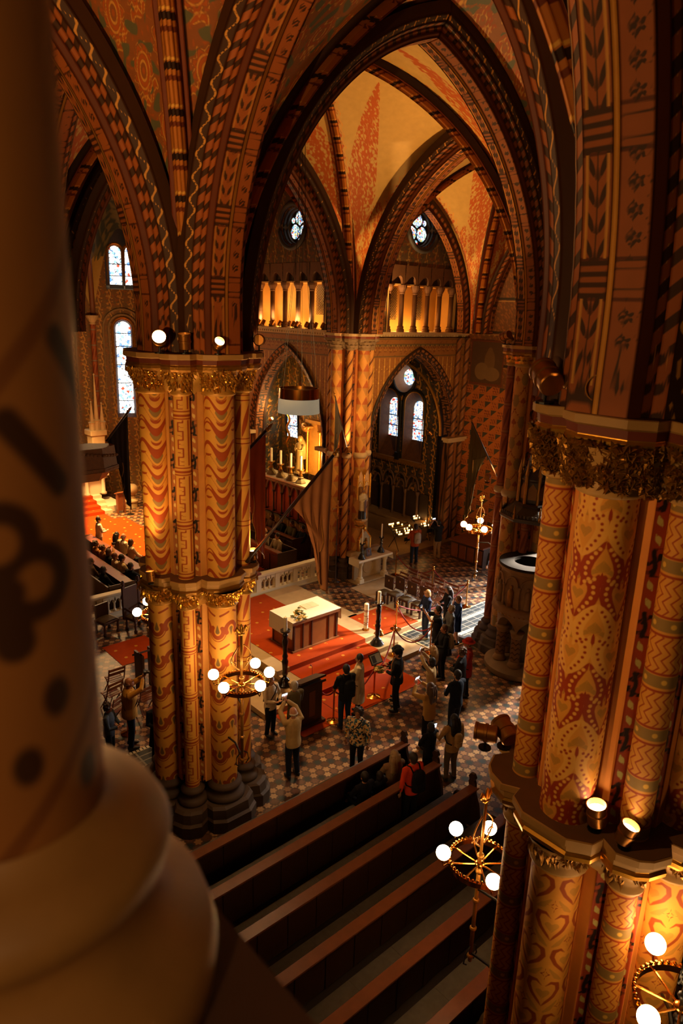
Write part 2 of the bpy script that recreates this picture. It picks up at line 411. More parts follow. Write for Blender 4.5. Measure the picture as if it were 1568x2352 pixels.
sweep('transept_arch', (22.35, 12.0), (1, 0), 2.6, 5., 9.7, 9.9, SMALLSEC, ARCHPAL2, ds=.06)
sweep('transept_arch', (22.35, 20.5), (1, 0), 2.7, 5.2, 9.7, 9.9, SMALLSEC, ARCHPAL2, ds=.05)
sweep('transept_arch', (25.8, 16.15), (0, 1), 3.2, 5.4, 9.7, 9.9, SMALLSEC, ARCHPAL2, ds=.06)
def rib(c, o, R, zs=9.9, off=.75, pal=RIBPAL, ds=.035):
    L = math.hypot(o[0]-c[0], o[1]-c[1]); d = ((o[0]-c[0])/L, (o[1]-c[1])/L)
    sweep('vault_rib', o, d, L-off, R, 9.7, zs, RIBSEC, pal, ds=ds, halves=(0,))
for c, o, R, ds in ((P1, OA, 6.9, .03), (P2, OA, 6.9, .02), (P1, ON, 7., .05), (P4, ON, 7., .05), (P2, ON, 7., .05), (SE, ON, 7., .06), (P1, OC, 7., .05), (P4, OC, 7., .04), (P3, OC, 7., .04), (P5, OC, 7., .06),
                    (P4, OT, 6.2, .05), (P3, OT, 6.2, .05), ((EX, 20.3), OT, 6.2, .05), ((EX, 12.), OT, 6.2, .06), (P1, OA2, 6.9, .06), (P5, OA2, 6.9, .06), (P3, OCH, 7., .06), (NE, OCH, 7., .06)):
    rib(c, o, R, ds=ds)
def dg(c, o, R, off=.75): return (dia(c, o, off), R, 9.9)
web(P1, P2, ON, AC, dg(P1, ON, 7.), 9.9, f_peacock, PEA2, .06); web(P1, P4, ON, AR, dg(P1, ON, 7.), 9.9, f_peacock, PEA2, .06)
web(P4, SE, ON, AC, dg(P4, ON, 7.), 9.9, f_peacock, PEA2, .09); web(P2, SE, ON, AR, dg(P2, ON, 7.), 9.9, f_peacock, PEA2, .09)
web(P1, P4, OC, AR, dg(P1, OC, 7.), 9.9, f_tree, TREE, .06); web(P4, P3, OC, AE, dg(P4, OC, 7.), 9.9, f_tree, TREE, .05, m=(18.6, 15.35), h=5.5)
web(P3, P5, OC, AR, dg(P3, OC, 7.), 9.9, f_tree, TREE, .06); web(P5, P1, OC, AC, dg(P5, OC, 7.), 9.9, f_tree, TREE, .09)
web(P4, P3, OT, AE, dg(P4, OT, 6.2), 9.9, f_tree, TREE, .07, m=(18.6, 15.35), h=5.5); web(P3, (EX, 20.3), OT, (2.7, 5.2, 9.9), dg(P3, OT, 6.2), 9.9, f_tree, TREE, .06)
web((EX, 20.3), (EX, 12.), OT, (3.2, 5.4, 9.9), dg(P3, OT, 6.2), 9.9, f_tree, TREE, .07); web(P4, (EX, 12.), OT, (2.7, 5.2, 9.9), dg(P3, OT, 6.2), 9.9, f_tree, TREE, .09)
web(P1, P2, OA, AC, dg(P1, OA, 6.9), 9.9, f_peacock, PEA, .035); web(P1, (AW, 11.9), OA, (2.3, 6., 10.3), dg(P1, OA, 6.9), 9.9, f_peacock, PEA, .035)
web(P2, (AW, 3.14), OA, (2.3, 6., 10.3), dg(P1, OA, 6.9), 9.9, f_peacock, PEA, .035)
web(P2, (AW, 3.14), (3.6, -1.2), (2.3, 6., 10.3), dg(P1, OA, 6.9), 9.9, f_peacock, PEA, .06)
web(P1, P5, OA2, AC, dg(P1, OA2, 6.9), 9.9, f_peacock, PEA, .07); web(P1, (AW, 11.9), OA2, (2.3, 6., 10.3), dg(P1, OA2, 6.9), 9.9, f_peacock, PEA, .08)
web(P3, NE, OCH, (3.1, 6.6, 9.9), dg(P3, OCH, 7.), 9.9, f_tree, TREE, .08); web(P3, P5, OCH, AR, dg(P3, OCH, 7.), 9.9, f_tree, TREE, .1)
web((6.85, 29.), NE, OCH, AR, dg(NE, OCH, 7.), 9.9, f_tree, TREE, .1)
# ------------------------------------------------------------------ floor of star-patterned tiles
def tile_mat():
    m, nt, b = nt_new('patterned_floor_tiles'); L = nt.links
    g = nt.nodes.new('ShaderNodeNewGeometry'); sep = nt.nodes.new('ShaderNodeSeparateXYZ'); L.new(g.outputs['Position'], sep.inputs[0])
    S = 5.2; x = math_n(nt, 'MULTIPLY', sep.outputs[0], S); y = math_n(nt, 'MULTIPLY', sep.outputs[1], S); r3 = math.sqrt(3)
    def cell(ox, oy):
        ix = math_n(nt, 'ROUND', math_n(nt, 'SUBTRACT', x, ox)); iy = math_n(nt, 'ROUND', math_n(nt, 'DIVIDE', math_n(nt, 'SUBTRACT', y, oy), r3))
        cx = math_n(nt, 'ADD', ix, ox); cyy = math_n(nt, 'ADD', math_n(nt, 'MULTIPLY', iy, r3), oy)
        dx = math_n(nt, 'SUBTRACT', x, cx); dy = math_n(nt, 'SUBTRACT', y, cyy)
        return ix, iy, dx, dy, math_n(nt, 'ADD', math_n(nt, 'MULTIPLY', dx, dx), math_n(nt, 'MULTIPLY', dy, dy))
    A = cell(0, 0); B = cell(.5, r3/2); sel = math_n(nt, 'LESS_THAN', B[4], A[4])
    pick = lambda i: math_n(nt, 'ADD', math_n(nt, 'MULTIPLY', B[i], sel), math_n(nt, 'MULTIPLY', A[i], math_n(nt, 'SUBTRACT', 1., sel)))
    ix, iy, dx, dy = pick(0), pick(1), pick(2), pick(3)
    # three tile families of the hexagonal lattice: row index (2*iy+sel), skewed column
    row = math_n(nt, 'ADD', math_n(nt, 'MULTIPLY', iy, 2), sel); q = math_n(nt, 'SUBTRACT', ix, iy)
    fam = math_n(nt, 'FLOORED_MODULO', math_n(nt, 'SUBTRACT', q, row), 3.)
    fam2 = math_n(nt, 'FLOORED_MODULO', math_n(nt, 'ADD', q, math_n(nt, 'MULTIPLY', row, 2.)), 2.)
    # star inside the cell
    an = math_n(nt, 'ARCTAN2', dy, dx); rr = math_n(nt, 'SQRT', math_n(nt, 'ADD', math_n(nt, 'MULTIPLY', dx, dx), math_n(nt, 'MULTIPLY', dy, dy)))
    st = math_n(nt, 'MULTIPLY_ADD', math_n(nt, 'COSINE', math_n(nt, 'MULTIPLY', an, 6.)), -.07, .40); instar = math_n(nt, 'LESS_THAN', rr, st)
    cv = nt.nodes.new('ShaderNodeCombineXYZ'); L.new(ix, cv.inputs[0]); L.new(row, cv.inputs[1]); wn = node(nt, 'ShaderNodeTexWhiteNoise', noise_dimensions='2D'); L.new(cv.outputs[0], wn.inputs['Vector'])
    is0 = math_n(nt, 'LESS_THAN', fam, .5); is1 = math_n(nt, 'LESS_THAN', math_n(nt, 'ABSOLUTE', math_n(nt, 'SUBTRACT', fam, 1.)), .5)
    tan_ = mixc(nt, wn.outputs[0], 'b08a60', '8e6440'); brown = mixc(nt, wn.outputs[0], '5a3824', '6e4a36'); blue = mixc(nt, wn.outputs[0], '1c2422', '2e3a3c')
    c = mixc(nt, is0, brown, mixc(nt, math_n(nt, 'LESS_THAN', fam2, .5), tan_, blue)); c = mixc(nt, math_n(nt, 'MULTIPLY', is1, instar), c, tan_); c = mixc(nt, math_n(nt, 'MULTIPLY', math_n(nt, 'SUBTRACT', 1., instar), .8), c, '4a3226')
    c = mottle(nt, c, .2, 3.)
    L.new(c, b.inputs['Base Color']); b.inputs['Roughness'].default_value = .34; b.inputs['Specular IOR Level'].default_value = .4
    return m
TILE = tile_mat()
fb = MB(); fb.grid(np.array([[(x, y, 0.) for y in np.linspace(-8, 42, 11)] for x in np.linspace(-4, 30, 9)])); fb.build('floor', TILE, kind='structure')
STONE = mat('pale_limestone', 'b09468', .7, amt=.2, scale=3.5, bump=.15); DSTONE = mat('dusky_limestone', '7a6040', .75, amt=.25, scale=3.5, bump=.2); GSTONE = mat('gilded_stone', 'c08a3a', .45, .35, amt=.3, scale=7, bump=.3, bscale=14)
MARB = mat('white_marble', 'cdbd9c', .45, amt=.1, scale=2.5); WOODD = mat('dark_oak', '3a2212', .38, amt=.3, scale=5, bump=.1); WOODR = mat('red_brown_oak', '6e3a1c', .4, amt=.3, scale=5); WOODM = mat('mid_oak', '8a5228', .42, amt=.28, scale=4)
GOLD = mat('gold_leaf', 'd49a34', .3, .85, amt=.3, scale=12); BRASS = mat('polished_brass', 'c88a3a', .2, 1., amt=.1); IRON = mat('black_iron', '14110e', .45, .4, amt=.1); GILTD = mat('aged_gilding', '9a6a24', .42, .7, amt=.35, scale=9, bump=.4, bscale=22)
CARPET = None
def carpet_mat():
    m, nt, b = nt_new('red_carpet'); g = nt.nodes.new('ShaderNodeNewGeometry')
    v = node(nt, 'ShaderNodeTexVoronoi', voronoi_dimensions='2D'); v.inputs['Scale'].default_value = 1.6; v.inputs['Randomness'].default_value = .35; nt.links.new(g.outputs['Position'], v.inputs['Vector'])
    f = math_n(nt, 'LESS_THAN', v.outputs['Distance'], .085)
    n = node(nt, 'ShaderNodeTexNoise'); n.inputs['Scale'].default_value = 9.; nt.links.new(g.outputs['Position'], n.inputs['Vector'])
    c = mixc(nt, math_n(nt, 'MULTIPLY', f, math_n(nt, 'GREATER_THAN', n.outputs[0], .42)), 'a23c0c', 'c08a30'); nt.links.new(mottle(nt, c, .15, 5.), b.inputs['Base Color']); b.inputs['Roughness'].default_value = .95; b.inputs['Specular IOR Level'].default_value = .1
    return m
CARPET = carpet_mat()
# ================================================================== PIERS
def ring(c, r, z0, z1, ds, a0=0., a1=TAU):
    n = max(12, int(abs(a1-a0)*r/ds)); m = max(2, int((z1-z0)/ds)); th = np.linspace(a0, a1, n+1); z = np.linspace(z0, z1, m+1)
    P = np.stack([c[0]+r*np.cos(th)[None, :]+0*z[:, None], c[1]+r*np.sin(th)[None, :]+0*z[:, None], z[:, None]+0*th[None, :]], -1)
    return P, th[None, :]+0*z[:, None], z[:, None]-z0+0*th[None, :]
def f_wave(t, v, r):
    """P1 upper drums: flowing waves, thick in the troughs, with lens shapes"""
    k = 3; p = 1.24; c = np.cos(k*t); x = per(t*r, TAU/k*r); xt = per(t*r-PI/k*r, TAU/k*r); A = .135; y = v-A*c
    red = np.full(t.shape, -1.); gr = red.copy()
    for y0, a0, a1 in ((0., .036, .095), (.40, .050, .080), (.80, .026, .048)):
        q = per(y-y0, p); th = a0+(a1-a0)*(1-c)/2
        b = th-np.abs(q); b = mn(b, np.hypot(x/.085, (q-.004)/.022)*.03-.03) if y0 == .40 else b
        red = mx(red, b); gr = mx(gr, mn(.045*(1-c)/2-np.abs(per(y-y0+th+.03, p)), -c-.25))
    for y0 in (.62, 1.02): red = mx(red, .0105-np.abs(per(y-y0, p)))
    for y0 in (.20, .60, 1.0):
        q = per(v+A-y0, p); red = mx(red, mn(.10-np.hypot(xt, (q-.06)*1.0), np.hypot(xt, q-.125)-.115)); q2 = per(v-A-y0-.03, p); red = mx(red, mn(.085-np.hypot(x, q2*1.9), -q2+.0))
    tan2 = mn(.035-np.abs(per(y-.2, .4)), .3)
    return stack(t, red, gr, NO)
def f_omega(t, v, r):
    """P1 lower drums: looping serpentines round drops, with slanting dashes between"""
    k = 3; w = TAU/k*r; h = .70; x = per(t*r, w); y = per(v, h); q = w/4
    def loop(cx, s):
        th = np.linspace(-.55, PI+.55, 24); return np.stack([cx+q*.72*np.cos(th)*(1+.12*np.abs(np.cos(th))), s*(.02+.135*np.sin(th))], 1)
    s = np.full(t.shape, -1.); th_o = s.copy(); drop = s.copy()
    for m in (-1, 0, 1):
        s = mx(s, stroke(x, y, loop(-q+m*w, 1), .042), stroke(x, y, loop(q+m*w, -1), .042))
        drop = mx(drop, stroke(x+q-m*w, y, [(0, .03), (0, -.12)], [.044, .004]), stroke(x-q-m*w, y, [(0, -.03), (0, .12)], [.044, .004]))
        L = loop(q+m*w, -1); L2 = np.vstack([L[:, 0]-(q+m*w), L[:, 1]]).T*[1.55, 1.5]+[q+m*w, -.0]; th_o = mx(th_o, stroke(x, y, L2, .0105))
    dash = mx(*[stroke(per(x-dx, w), per(y-h/2, h), [(-.085, s_*.04), (.085, -s_*.04)], .021) for dx, s_ in ((q*0, 1), (2*q, -1))])
    return stack(t, mx(s, dash, th_o), drop)
def f_key(t, v, r):
    """stepped key fret in panels separated by rings"""
    p = 1.02; y = v % p; x = per(t*r-0*v, .30); s = .078
    ring_ = mx(.03-np.abs(per(y-.05, p)), .012-np.abs(per(y-.115, p)), .012-np.abs(per(y+.015, p)))
    st = np.full(x.shape, -1.)
    k = np.floor((y-.16)/s); fy = (y-.16)/s-k; step = per(k, 4)
    xs = np.where(k % 4 < 2, -.045, .045)
    fret = mx(.014-np.abs(x-xs), mn(.011-np.abs(per(y-.16, 2*s)), .056-np.abs(x)), mn(.011-np.abs(per(y-.16-s, 2*s)), .03-np.abs(x-np.where(k % 2 == 0, .03, -.03))))
    ins = mn(y-.155, p-.04-y); ed = .018-(.15-np.abs(x))
    return stack(t, mx(mn(fret, ins), ring_, mn(ed, ins)), mn(.018-np.abs(per(y-.08, p)), .1))
def paisley(x, y, s=1., m=1.):
    """comma-shaped motif: curled head, dotted body, pointed tail; returns body and dots"""
    pts = np.array([(-.028, .150), (-.050, .205), (-.105, .215), (-.150, .170), (-.160, .095), (-.135, .015), (-.090, -.060), (-.040, -.125), (.0, -.185)])*s
    w = np.array([.012, .032, .050, .058, .060, .058, .050, .034, .004])*s; pts = pts*[m, 1]
    d = np.array([(-.062, .19), (-.115, .20), (-.150, .155), (-.156, .10), (-.140, .045), (-.112, -.01), (-.080, -.06), (-.046, -.105)])*s*[m, 1]
    return stroke(x, y, pts, w), dots(x, y, d, .0175*s)
def heart(x, y, s): return mx(stroke(x, y, [(-.4*s, .28*s), (0, -.62*s)], [.36*s, .02*s]), stroke(x, y, [(.4*s, .28*s), (0, -.62*s)], [.36*s, .02*s]), circ(x, y-.1*s, .34*s))
def f_heart(t, v, r):
    """P2 upper drums: pairs of dotted commas facing over hearts, alternate rows turned over"""
    k = 4; w = TAU/k*r; h = 1.22; N_ = np.full(t.shape, -1.); body, dt, lt, dk, hrt, star = (N_.copy() for _ in range(6))
    for (ox, oy, fl, dark) in ((0, 0, 1, True), (w/2, -.185, -1, False), (0, -.61, 1, False), (w/2, -.795, -1, True)):
        x = per(t*r-ox, w); y = per(v-oy, h)*fl
        for m in (1, -1):
            b, d = paisley(x, y, 1.0, m)
            if dark: body, dt = mx(body, b), mx(dt, d)
            else: lt, dk = mx(lt, b), mx(dk, d)
        hrt = mx(hrt, heart(x, y-.055, .088))
        if fl > 0:
            for xs, ys in ((x, per(v-oy+.335, h)), (per(x-w/2, w), per(v-oy-.235, h))): star = mx(star, .052-np.sqrt(np.abs(xs*ys)+1e-8)*1.25-np.hypot(xs, ys)*.5)
    wav = mn(.026-np.abs(per(v+.325+.05*np.cos(k*t), .61)), -mx(body, lt, hrt))
    return stack(t, mx(mn(body, -dt), mn(dk, .1), mn(star, -mx(lt, NO))), mx(mn(hrt, -mx(body, lt)), wav), mx(mn(lt, -dk), mn(dt, .1)))
def f_heart2(t, v, r):
    """P2 lower drums: outlined hearts and four-pointed stars"""
    k = 4; w = TAU/k*r; h = .92; o = np.full(t.shape, -1.); g = o.copy()
    for ox, oy in ((0, 0), (w/2, h/2)):
        x = per(t*r-ox, w); y = per(v-oy, h)
        for m in (1, -1):
            o = mx(o, stroke(x, y, np.array([(.02, .17), (.08, .225), (.15, .20), (.165, .12), (.12, .03), (.04, -.06), (0, -.12)])*[m, 1], [.004, .016, .026, .026, .022, .016, .004]))
            g = mx(g, stroke(x, y, np.array([(.03, -.2), (.09, -.15), (.17, -.05)])*[m, 1], [.01, .03, .01]))
        g = mx(g, heart(x, y-.05, .1))
        q = np.abs(x), np.abs(y-.335); o = mx(o, .012-np.abs(.055-np.sqrt(q[0]*q[1])*2.2-np.hypot(*q)*.55))
    return stack(t, o, g)
def f_zig(t, v, r):
    p = .56; y = v % p; x = t*r; z_ = .034*(np.abs(per(y, .15))/.0375-1)
    ln = .0095-np.abs(per(x-z_, .078)); ins = mn(y-.17, p-.02-y)
    rb = mx(.012-np.abs(y-.165), .012-np.abs(per(y+.012, p)))
    g = .06-np.abs(y-.085)
    return stack(t, mx(mn(ln, ins), rb), g, dots(per(x, .19), y-.085, [(0, 0)], .026))
def f_lozenge(t, v, r):
    k = 4; w = TAU/k*r; x = per(t*r, w); h = .62; y = per(v, h)
    d = np.abs(x)/w*2+np.abs(y)/h*2
    return stack(t, mn((1.-d)*.12, (.0+y)*1.), mn((1.-d)*.12, -y), (.025-np.abs(d-1))*.25)
def f_ogee(t, v, r):
    k = 3; w = TAU/k*r; h = 1.25; x = per(t*r, w); y = per(v, h); o = np.full(t.shape, -1.); g = o.copy(); f = o.copy()
    for ox, oy in ((0, 0), (w/2, h/2)):
        x = per(t*r-ox, w); y = per(v-oy, h)
        for m in (1, -1): o = mx(o, stroke(x, y, np.array([(0, .58), (.06, .47), (.2, .42), (.24, .28), (.15, .2), (.22, .08), (.27, -.02), (.2, -.2), (.05, -.32), (0, -.42)])*[m*.95, 1], .011))
        f = mx(f, dots(x, y-.2, [(0, .055), (-.055, -.01), (.055, -.01)], .05), stroke(x, y, [(0, .2), (0, .05)], .012)); g = mx(g, .1-np.hypot(x*.8, (y+.42)*.55))
    return stack(t, o, g, f)
def f_twist(t, v, r):
    a = per(v*.8-t*r*1.0, .42)
    return stack(t, .05-np.abs(a), mx(.012-np.abs(a-.11), .012-np.abs(a+.11)), -1)
def f_lance(t, v, r):
    p = .82; y = v % p; x = per(t*r+.0, TAU*r/3); lw = .05*np.sin(PI*np.clip((y-.12)/(p-.14), 0, 1))
    a = per(t*r*1.-(y-.4)*.25, .17); st = mn(lw-np.abs(a), .2)
    rb = mx(.016-np.abs(y-.02), .012-np.abs(y-.11))
    return stack(t, mx(st, rb), .035-np.abs(y-.065))
def f_flor(u, v):
    """strip of leaves and pale four-petal flowers"""
    L = u.max(); c = u-L/2; y = per(v, .62); yy = per(v-.31, .62)
    pet = mx(*[stroke(c, y, [(s*.028, s*.03), (-s*.005, s*.085), (-s*.03, s*.15)], [.004, .030, .004]) for s in (-1, 1)]); sc = scroll(c, v, .3, .03)+.004
    return stack(u, NO+0*u, mn(sc, np.abs(y)-.17), pet)
def octant(pts):
    P = [(x, y) for x, y in pts]+[(y, x) for x, y in pts[::-1]]
    out = []
    for k in range(4):
        a = k*PI/2; out += [(x*math.cos(a)-y*math.sin(a), x*math.sin(a)+y*math.cos(a)) for x, y in P]
    return out
ABA = octant([(1.27, .0), (1.27, .26), (1.13, .47), (.97, .50), (1.06, .68), (.98, .88)])
CORE = octant([(.76, .0), (.76, .44), (.62, .46), (.58, .56)])
def moulded(mb, outline, steps, c):
    o = np.array(outline)
    for (z0, s0), (z1, s1) in zip(steps[:-1], steps[1:]): mb.prism(o*s0+np.array(c), z0, z1, s1/s0, c=c)
def leaves(mb, c, r0, r1, z0, z1, n, rows=2, lob=1., seed=1, w=1.):
    rg = random.Random(seed)
    for k in range(rows):
        for i in range(n):
            a = TAU*(i+.5*(k % 2))/n+rg.uniform(-.04, .04); hgt = (z1-z0)*(.62+.1*k)*rg.uniform(.92, 1.06); zb = z0+(z1-z0)*.42*k/(max(1, rows-1)) if rows > 1 else z0
            rb = r0+(r1-r0)*.3*k; wd = TAU*rb/n*.60*w; P = []
            for q in np.linspace(0, 1, 6):
                out = rb+(r1-r0)*(.15*q+.75*q**3); z = zb+hgt*(q if q < .8 else .8+(q-.8)*.2-(q-.8)*.5)
                ww = wd*(.55+.75*math.sin(PI*min(1, q*1.05)))*(1.22 if 0 < int(q*5+.01) % 2 else .82)*lob if q < .99 else wd*.25
                P.append([(c[0]+(out+.03*(1-abs(s)))*math.cos(a+s*ww/out), c[1]+(out+.03*(1-abs(s)))*math.sin(a+s*ww/out), z-.03*abs(s)*q) for s in (-1, -.45, 0, .45, 1)])
            mb.grid(P)
def vine(mb, outline, c, z0, z1, n, rg, size=.085):
    """clustered lobed leaves all over a capital frieze"""
    o = np.array(outline); L = np.r_[0, np.cumsum(np.hypot(*(np.roll(o, -1, 0)-o).T))]; oc = np.vstack([o, o[:1]])
    for i in range(n):
        s = rg.uniform(0, L[-1]); p = np.array([np.interp(s, L, oc[:, 0]), np.interp(s, L, oc[:, 1])]); p2 = np.array([np.interp((s+.02) % L[-1], L, oc[:, 0]), np.interp((s+.02) % L[-1], L, oc[:, 1])])
        t = p2-p; t /= np.linalg.norm(t)+1e-9; nr = np.array([t[1], -t[0]]); z = rg.uniform(z0, z1); k = (z-z0)/(z1-z0)
        cen = np.array([*(p*(.905+.085*k**1.5)), z]); nv = np.array([*nr, rg.uniform(-.5, .3)]); nv[:2] += t*rg.uniform(-.5, .5); nv /= np.linalg.norm(nv)
        a = np.cross(nv, [0, 0, 1]); a /= np.linalg.norm(a); b = np.cross(nv, a); ro = rg.uniform(0, TAU); ss = size*rg.uniform(.7, 1.25)
        v = [cen+nv*.035*ss/.085]; m = 15
        for j in range(m):
            th = TAU*j/m; rr = ss*(.72+.38*math.cos(5*th/1.0))*(1+.0*j); v.append(cen+rr*(math.cos(th+ro)*a+math.sin(th+ro)*b)+nv*(.02*math.cos(5*th)-.01))
        mb.add(np.array(v)+np.array([c[0], c[1], 0]), [(0, 1+j, 1+(j+1) % m) for j in range(m)])
def vine_ring(mb, c, r, z0, z1, q0, q1, n, rg, size=.05):
    for i in range(n):
        a = rg.uniform(0, TAU); z = rg.uniform(z0, z1); k = (z-z0)/(z1-z0); rr = r+q0+(q1-q0)*k**1.6+rg.uniform(0, .02); cen = np.array((c[0]+rr*math.cos(a), c[1]+rr*math.sin(a), z))
        nv = np.array((math.cos(a), math.sin(a), rg.uniform(-.2, .6))); nv[:2] += rg.uniform(-.5, .5)*np.array((-math.sin(a), math.cos(a))); nv /= np.linalg.norm(nv); A_ = np.cross(nv, [0, 0, 1]); A_ /= np.linalg.norm(A_); B_ = np.cross(nv, A_); ss = size*rg.uniform(.7, 1.3); m = 9; v = [cen+nv*.02]
        for j in range(m): th = TAU*j/m; q = ss*(.65+.4*math.cos(3*th)); v.append(cen+q*(.7*math.cos(th)*A_+1.2*math.sin(th)*B_)+nv*.012*math.cos(3*th))
        mb.add(v, [(0, 1+j, 1+(j+1) % m) for j in range(m)])
def g_s(cfg): return cfg.get('sc', 1.)
def pier(name, label, c, top=9.7, ds=.02, cfg=None, lower=True, aset='ABC'):
    t = thing(name, label, 'pillar', (c[0], c[1], 0), kind='structure'); t.scale = (g_s(cfg), g_s(cfg), 1); rg = random.Random(int(c[0]*10+c[1]))
    g = cfg; R, rc = .27, .15; D = .85; dc = .64
    mains = [(D*math.cos(k*PI/2), D*math.sin(k*PI/2)) for k in range(4)]; cols = [(sx*dc, sy*dc) for sx, sy in ((1, 1), (-1, 1), (-1, -1), (1, -1))]
    zb = .92; zl = 5.52
    spans = [(zb, zl-.62, 'lo'), (zl, top-.72, 'up')] if lower else [(zb, g.get('ring', 3.1), 'up'), (g.get('ring', 3.1)+.22, top-.6, 'up')]
    seen = [q for q in range(4)]
    for z0, z1, lv in spans:
        for i, m in enumerate(mains):
            P, th, v = ring(m, R, z0, z1, ds if i in (2, 3) else ds*3)
            painted('shaft', P, g['main_'+lv](th-PI*.25*0+g.get('ph', 0), v, R), g['pal_'+lv], t)
        for i, m in enumerate(cols):
            P, th, v = ring(m, rc, z0, z1, ds*.75 if i in (1, 2, 3) else ds*3)
            painted('colonnette', P, g['col'+('_c' if i in (1, 3) and 'col_c' in g else '')](th, v, rc), g['pal_col'], t)
    # core faces: plain, floral and dark upright strips
    cs = octant([(.76, .26), (.76, .40), (.66, .485), (.53, .51), (.52, .52)])
    n = len(cs); Pc = []; Mc = []; zz = np.arange(zb, top, ds*2.2)
    for i in range(n):
        a, b = np.array(cs[i]), np.array(cs[(i+1) % n]); L = np.hypot(*(b-a)); k = max(2, int(L/(ds*1.6))+1); u = np.linspace(0, L, k)
        w = i % 10
        Pc.append(np.stack([(a[0]+(b[0]-a[0])*u/L)[None, :]+0*zz[:, None], (a[1]+(b[1]-a[1])*u/L)[None, :]+0*zz[:, None], zz[:, None]+0*u[None, :]], -1))
        U, V = u[None, :]+0*zz[:, None], zz[:, None]+0*u[None, :]; o = np.full(U.shape+(3,), -1.)
        if w in (0, 8): pass
        elif w in (1, 7): o = f_flor(U, V); o[..., 0] = .5
        elif w == 9: o[..., 0] = .5
        else: o[..., 1] = 1.
        Mc.append(o)
    painted('core', np.concatenate(Pc, 1), np.concatenate(Mc, 1), g['pal_core'], t, smooth=False)
    # base
    b = MB(); 
    moulded(b, np.array(ABA)*g.get('pl', 1.), [(0, 1.12), (.26, 1.12), (.30, 1.07), (.50, 1.05), (.54, .99)], (0, 0))
    b.build('plinth', mat('dark_plinth_stone', '463220', .7, amt=.25, scale=4), t)
    b = MB()
    for m, r in [(m, R) for m in mains]+[(m, rc) for m in cols]:
        b.lathe([(r+.02, .50), (r+.15, .54), (r+.16, .60), (r+.12, .66), (r+.06, .69), (r+.05, .75), (r+.09, .80), (r+.10, .84), (r+.06, .88), (r+.01, .93)], 28, (*m, 0), cap=False)
    b.build('base_moulding', mat('dark_plinth_stone', '463220'), t, smooth=True)
    levels = [(zl-.62, zl, g.get('cap_lo', 'crocket')), (top-.72, top, g.get('cap_up', 'crocket'))] if lower else [(top-.6, top, 'crocket')]
    if not lower:
        b = MB(); zr = g.get('ring', 3.1)
        for m, r in [(m, R) for m in mains]+[(m, rc) for m in cols]: b.lathe([(r, 0), (r+.06, .02), (r+.09, .1), (r+.07, .18), (r, .22)], 20, (*m, zr), cap=False)
        b.build('ring_moulding', STONE, t, smooth=True)
    for z0, z1, kind in levels:
        za = z1-.28; b = MB()
        for m, r in [(m, R) for m in mains]+[(m, rc) for m in cols]:
            b.lathe([(r, z0-.02), (r+.045, z0), (r+.05, z0+.03), (r+.01, z0+.06), (r+.015, z0+.14), (r+.05, z0+(za-z0)*.6), (r+.13, za)], 20, (*m, 0), cap=False)
        moulded(b, np.array(CORE), [(z0, .98), (za, 1.18)], (0, 0))
        b.build('capital_bell', g['cap_stone'], t, smooth=True)
        b = MB()
        if kind == 'vine': vine(b, np.array(ABA)*.98, (0, 0), z0+.06, za+.02, 1500, rg, .058)
        elif kind == 'acanthus':
            for i, (m, r) in enumerate([(m, R) for m in mains]+[(m, rc) for m in cols]):
                for zz0, zz1, q0, q1 in ((z0+.08, za-.01, .02, .17),):
                    vine_ring(b, m, r, zz0, zz1, q0, q1*(1 if r > .2 else .8), int((150 if r > .2 else 80)*g.get('lf', 1.)), rg)
        else:
            for i, m in enumerate(mains): leaves(b, m, R+.02, R+.19, z0+.08, za+.01, 10, 2, seed=i+3)
            for i, m in enumerate(cols): leaves(b, m, rc+.02, rc+.15, z0+.08, za+.01, 6, 2, seed=i+9)
        b.build('capital_leaves', g['cap_leaf'], t, smooth=kind == 'crocket')
        b = MB(); k = g.get('lo', .93) if z1 < 6 else g.get('up', 1.)
        moulded(b, np.array(ABA)*k, [(za-.03, .93), (za+.01, .965), (za+.06, .972), (za+.085, .95), (za+.10, .95)], (0, 0)); b.build('abacus_lower', g['cap_gold'], t)
        b = MB(); moulded(b, np.array(ABA)*k, [(za+.095, .952), (za+.18, .962)], (0, 0)); b.build('abacus_stripe', mat('red_brown_paint', '6e2c12', .6) if z1 > 6 else g['aba'], t)
        b = MB(); moulded(b, np.array(ABA)*k, [(za+.175, .965), (za+.195, 1.0), (z1-.01, 1.0), (z1-.004, .99)], (0, 0)); b.build('abacus', g['aba'], t)
        b = MB(); moulded(b, np.array(ABA)*k, [(z1-.005, .985), (z1, .983)], (0, 0)); b.build('abacus_top', mat('dusty_brown_stone', '6a4322', .85, amt=.2, scale=5), t)
    return t
OCHRE = mat('ochre_painted_stone', 'b08446', .6, amt=.2, scale=4, bump=.1)
cfg1 = dict(main_up=f_wave, main_lo=f_omega, col=f_key, col_c=f_lance, pal_up=('d4983e', '9c4214', '8a6c3a', 'd4983e'), pal_lo=('d0943a', '924016', '745a34', 'd0943a'), pal_col=('d0963e', '984014', 'd0963e', '805a30'),
            pal_core=('c88a42', 'a4602a', '1c130c', 'c8a860'), cap_stone=GSTONE, cap_leaf=GOLD, cap_gold=GILTD, aba=OCHRE, ph=.9, cap_up='acanthus', cap_lo='acanthus', lf=2.3)
pier('painted_pier', 'tall clustered pier painted with red waves, a globe chandelier at its foot', P1, cfg=cfg1, ds=.015)
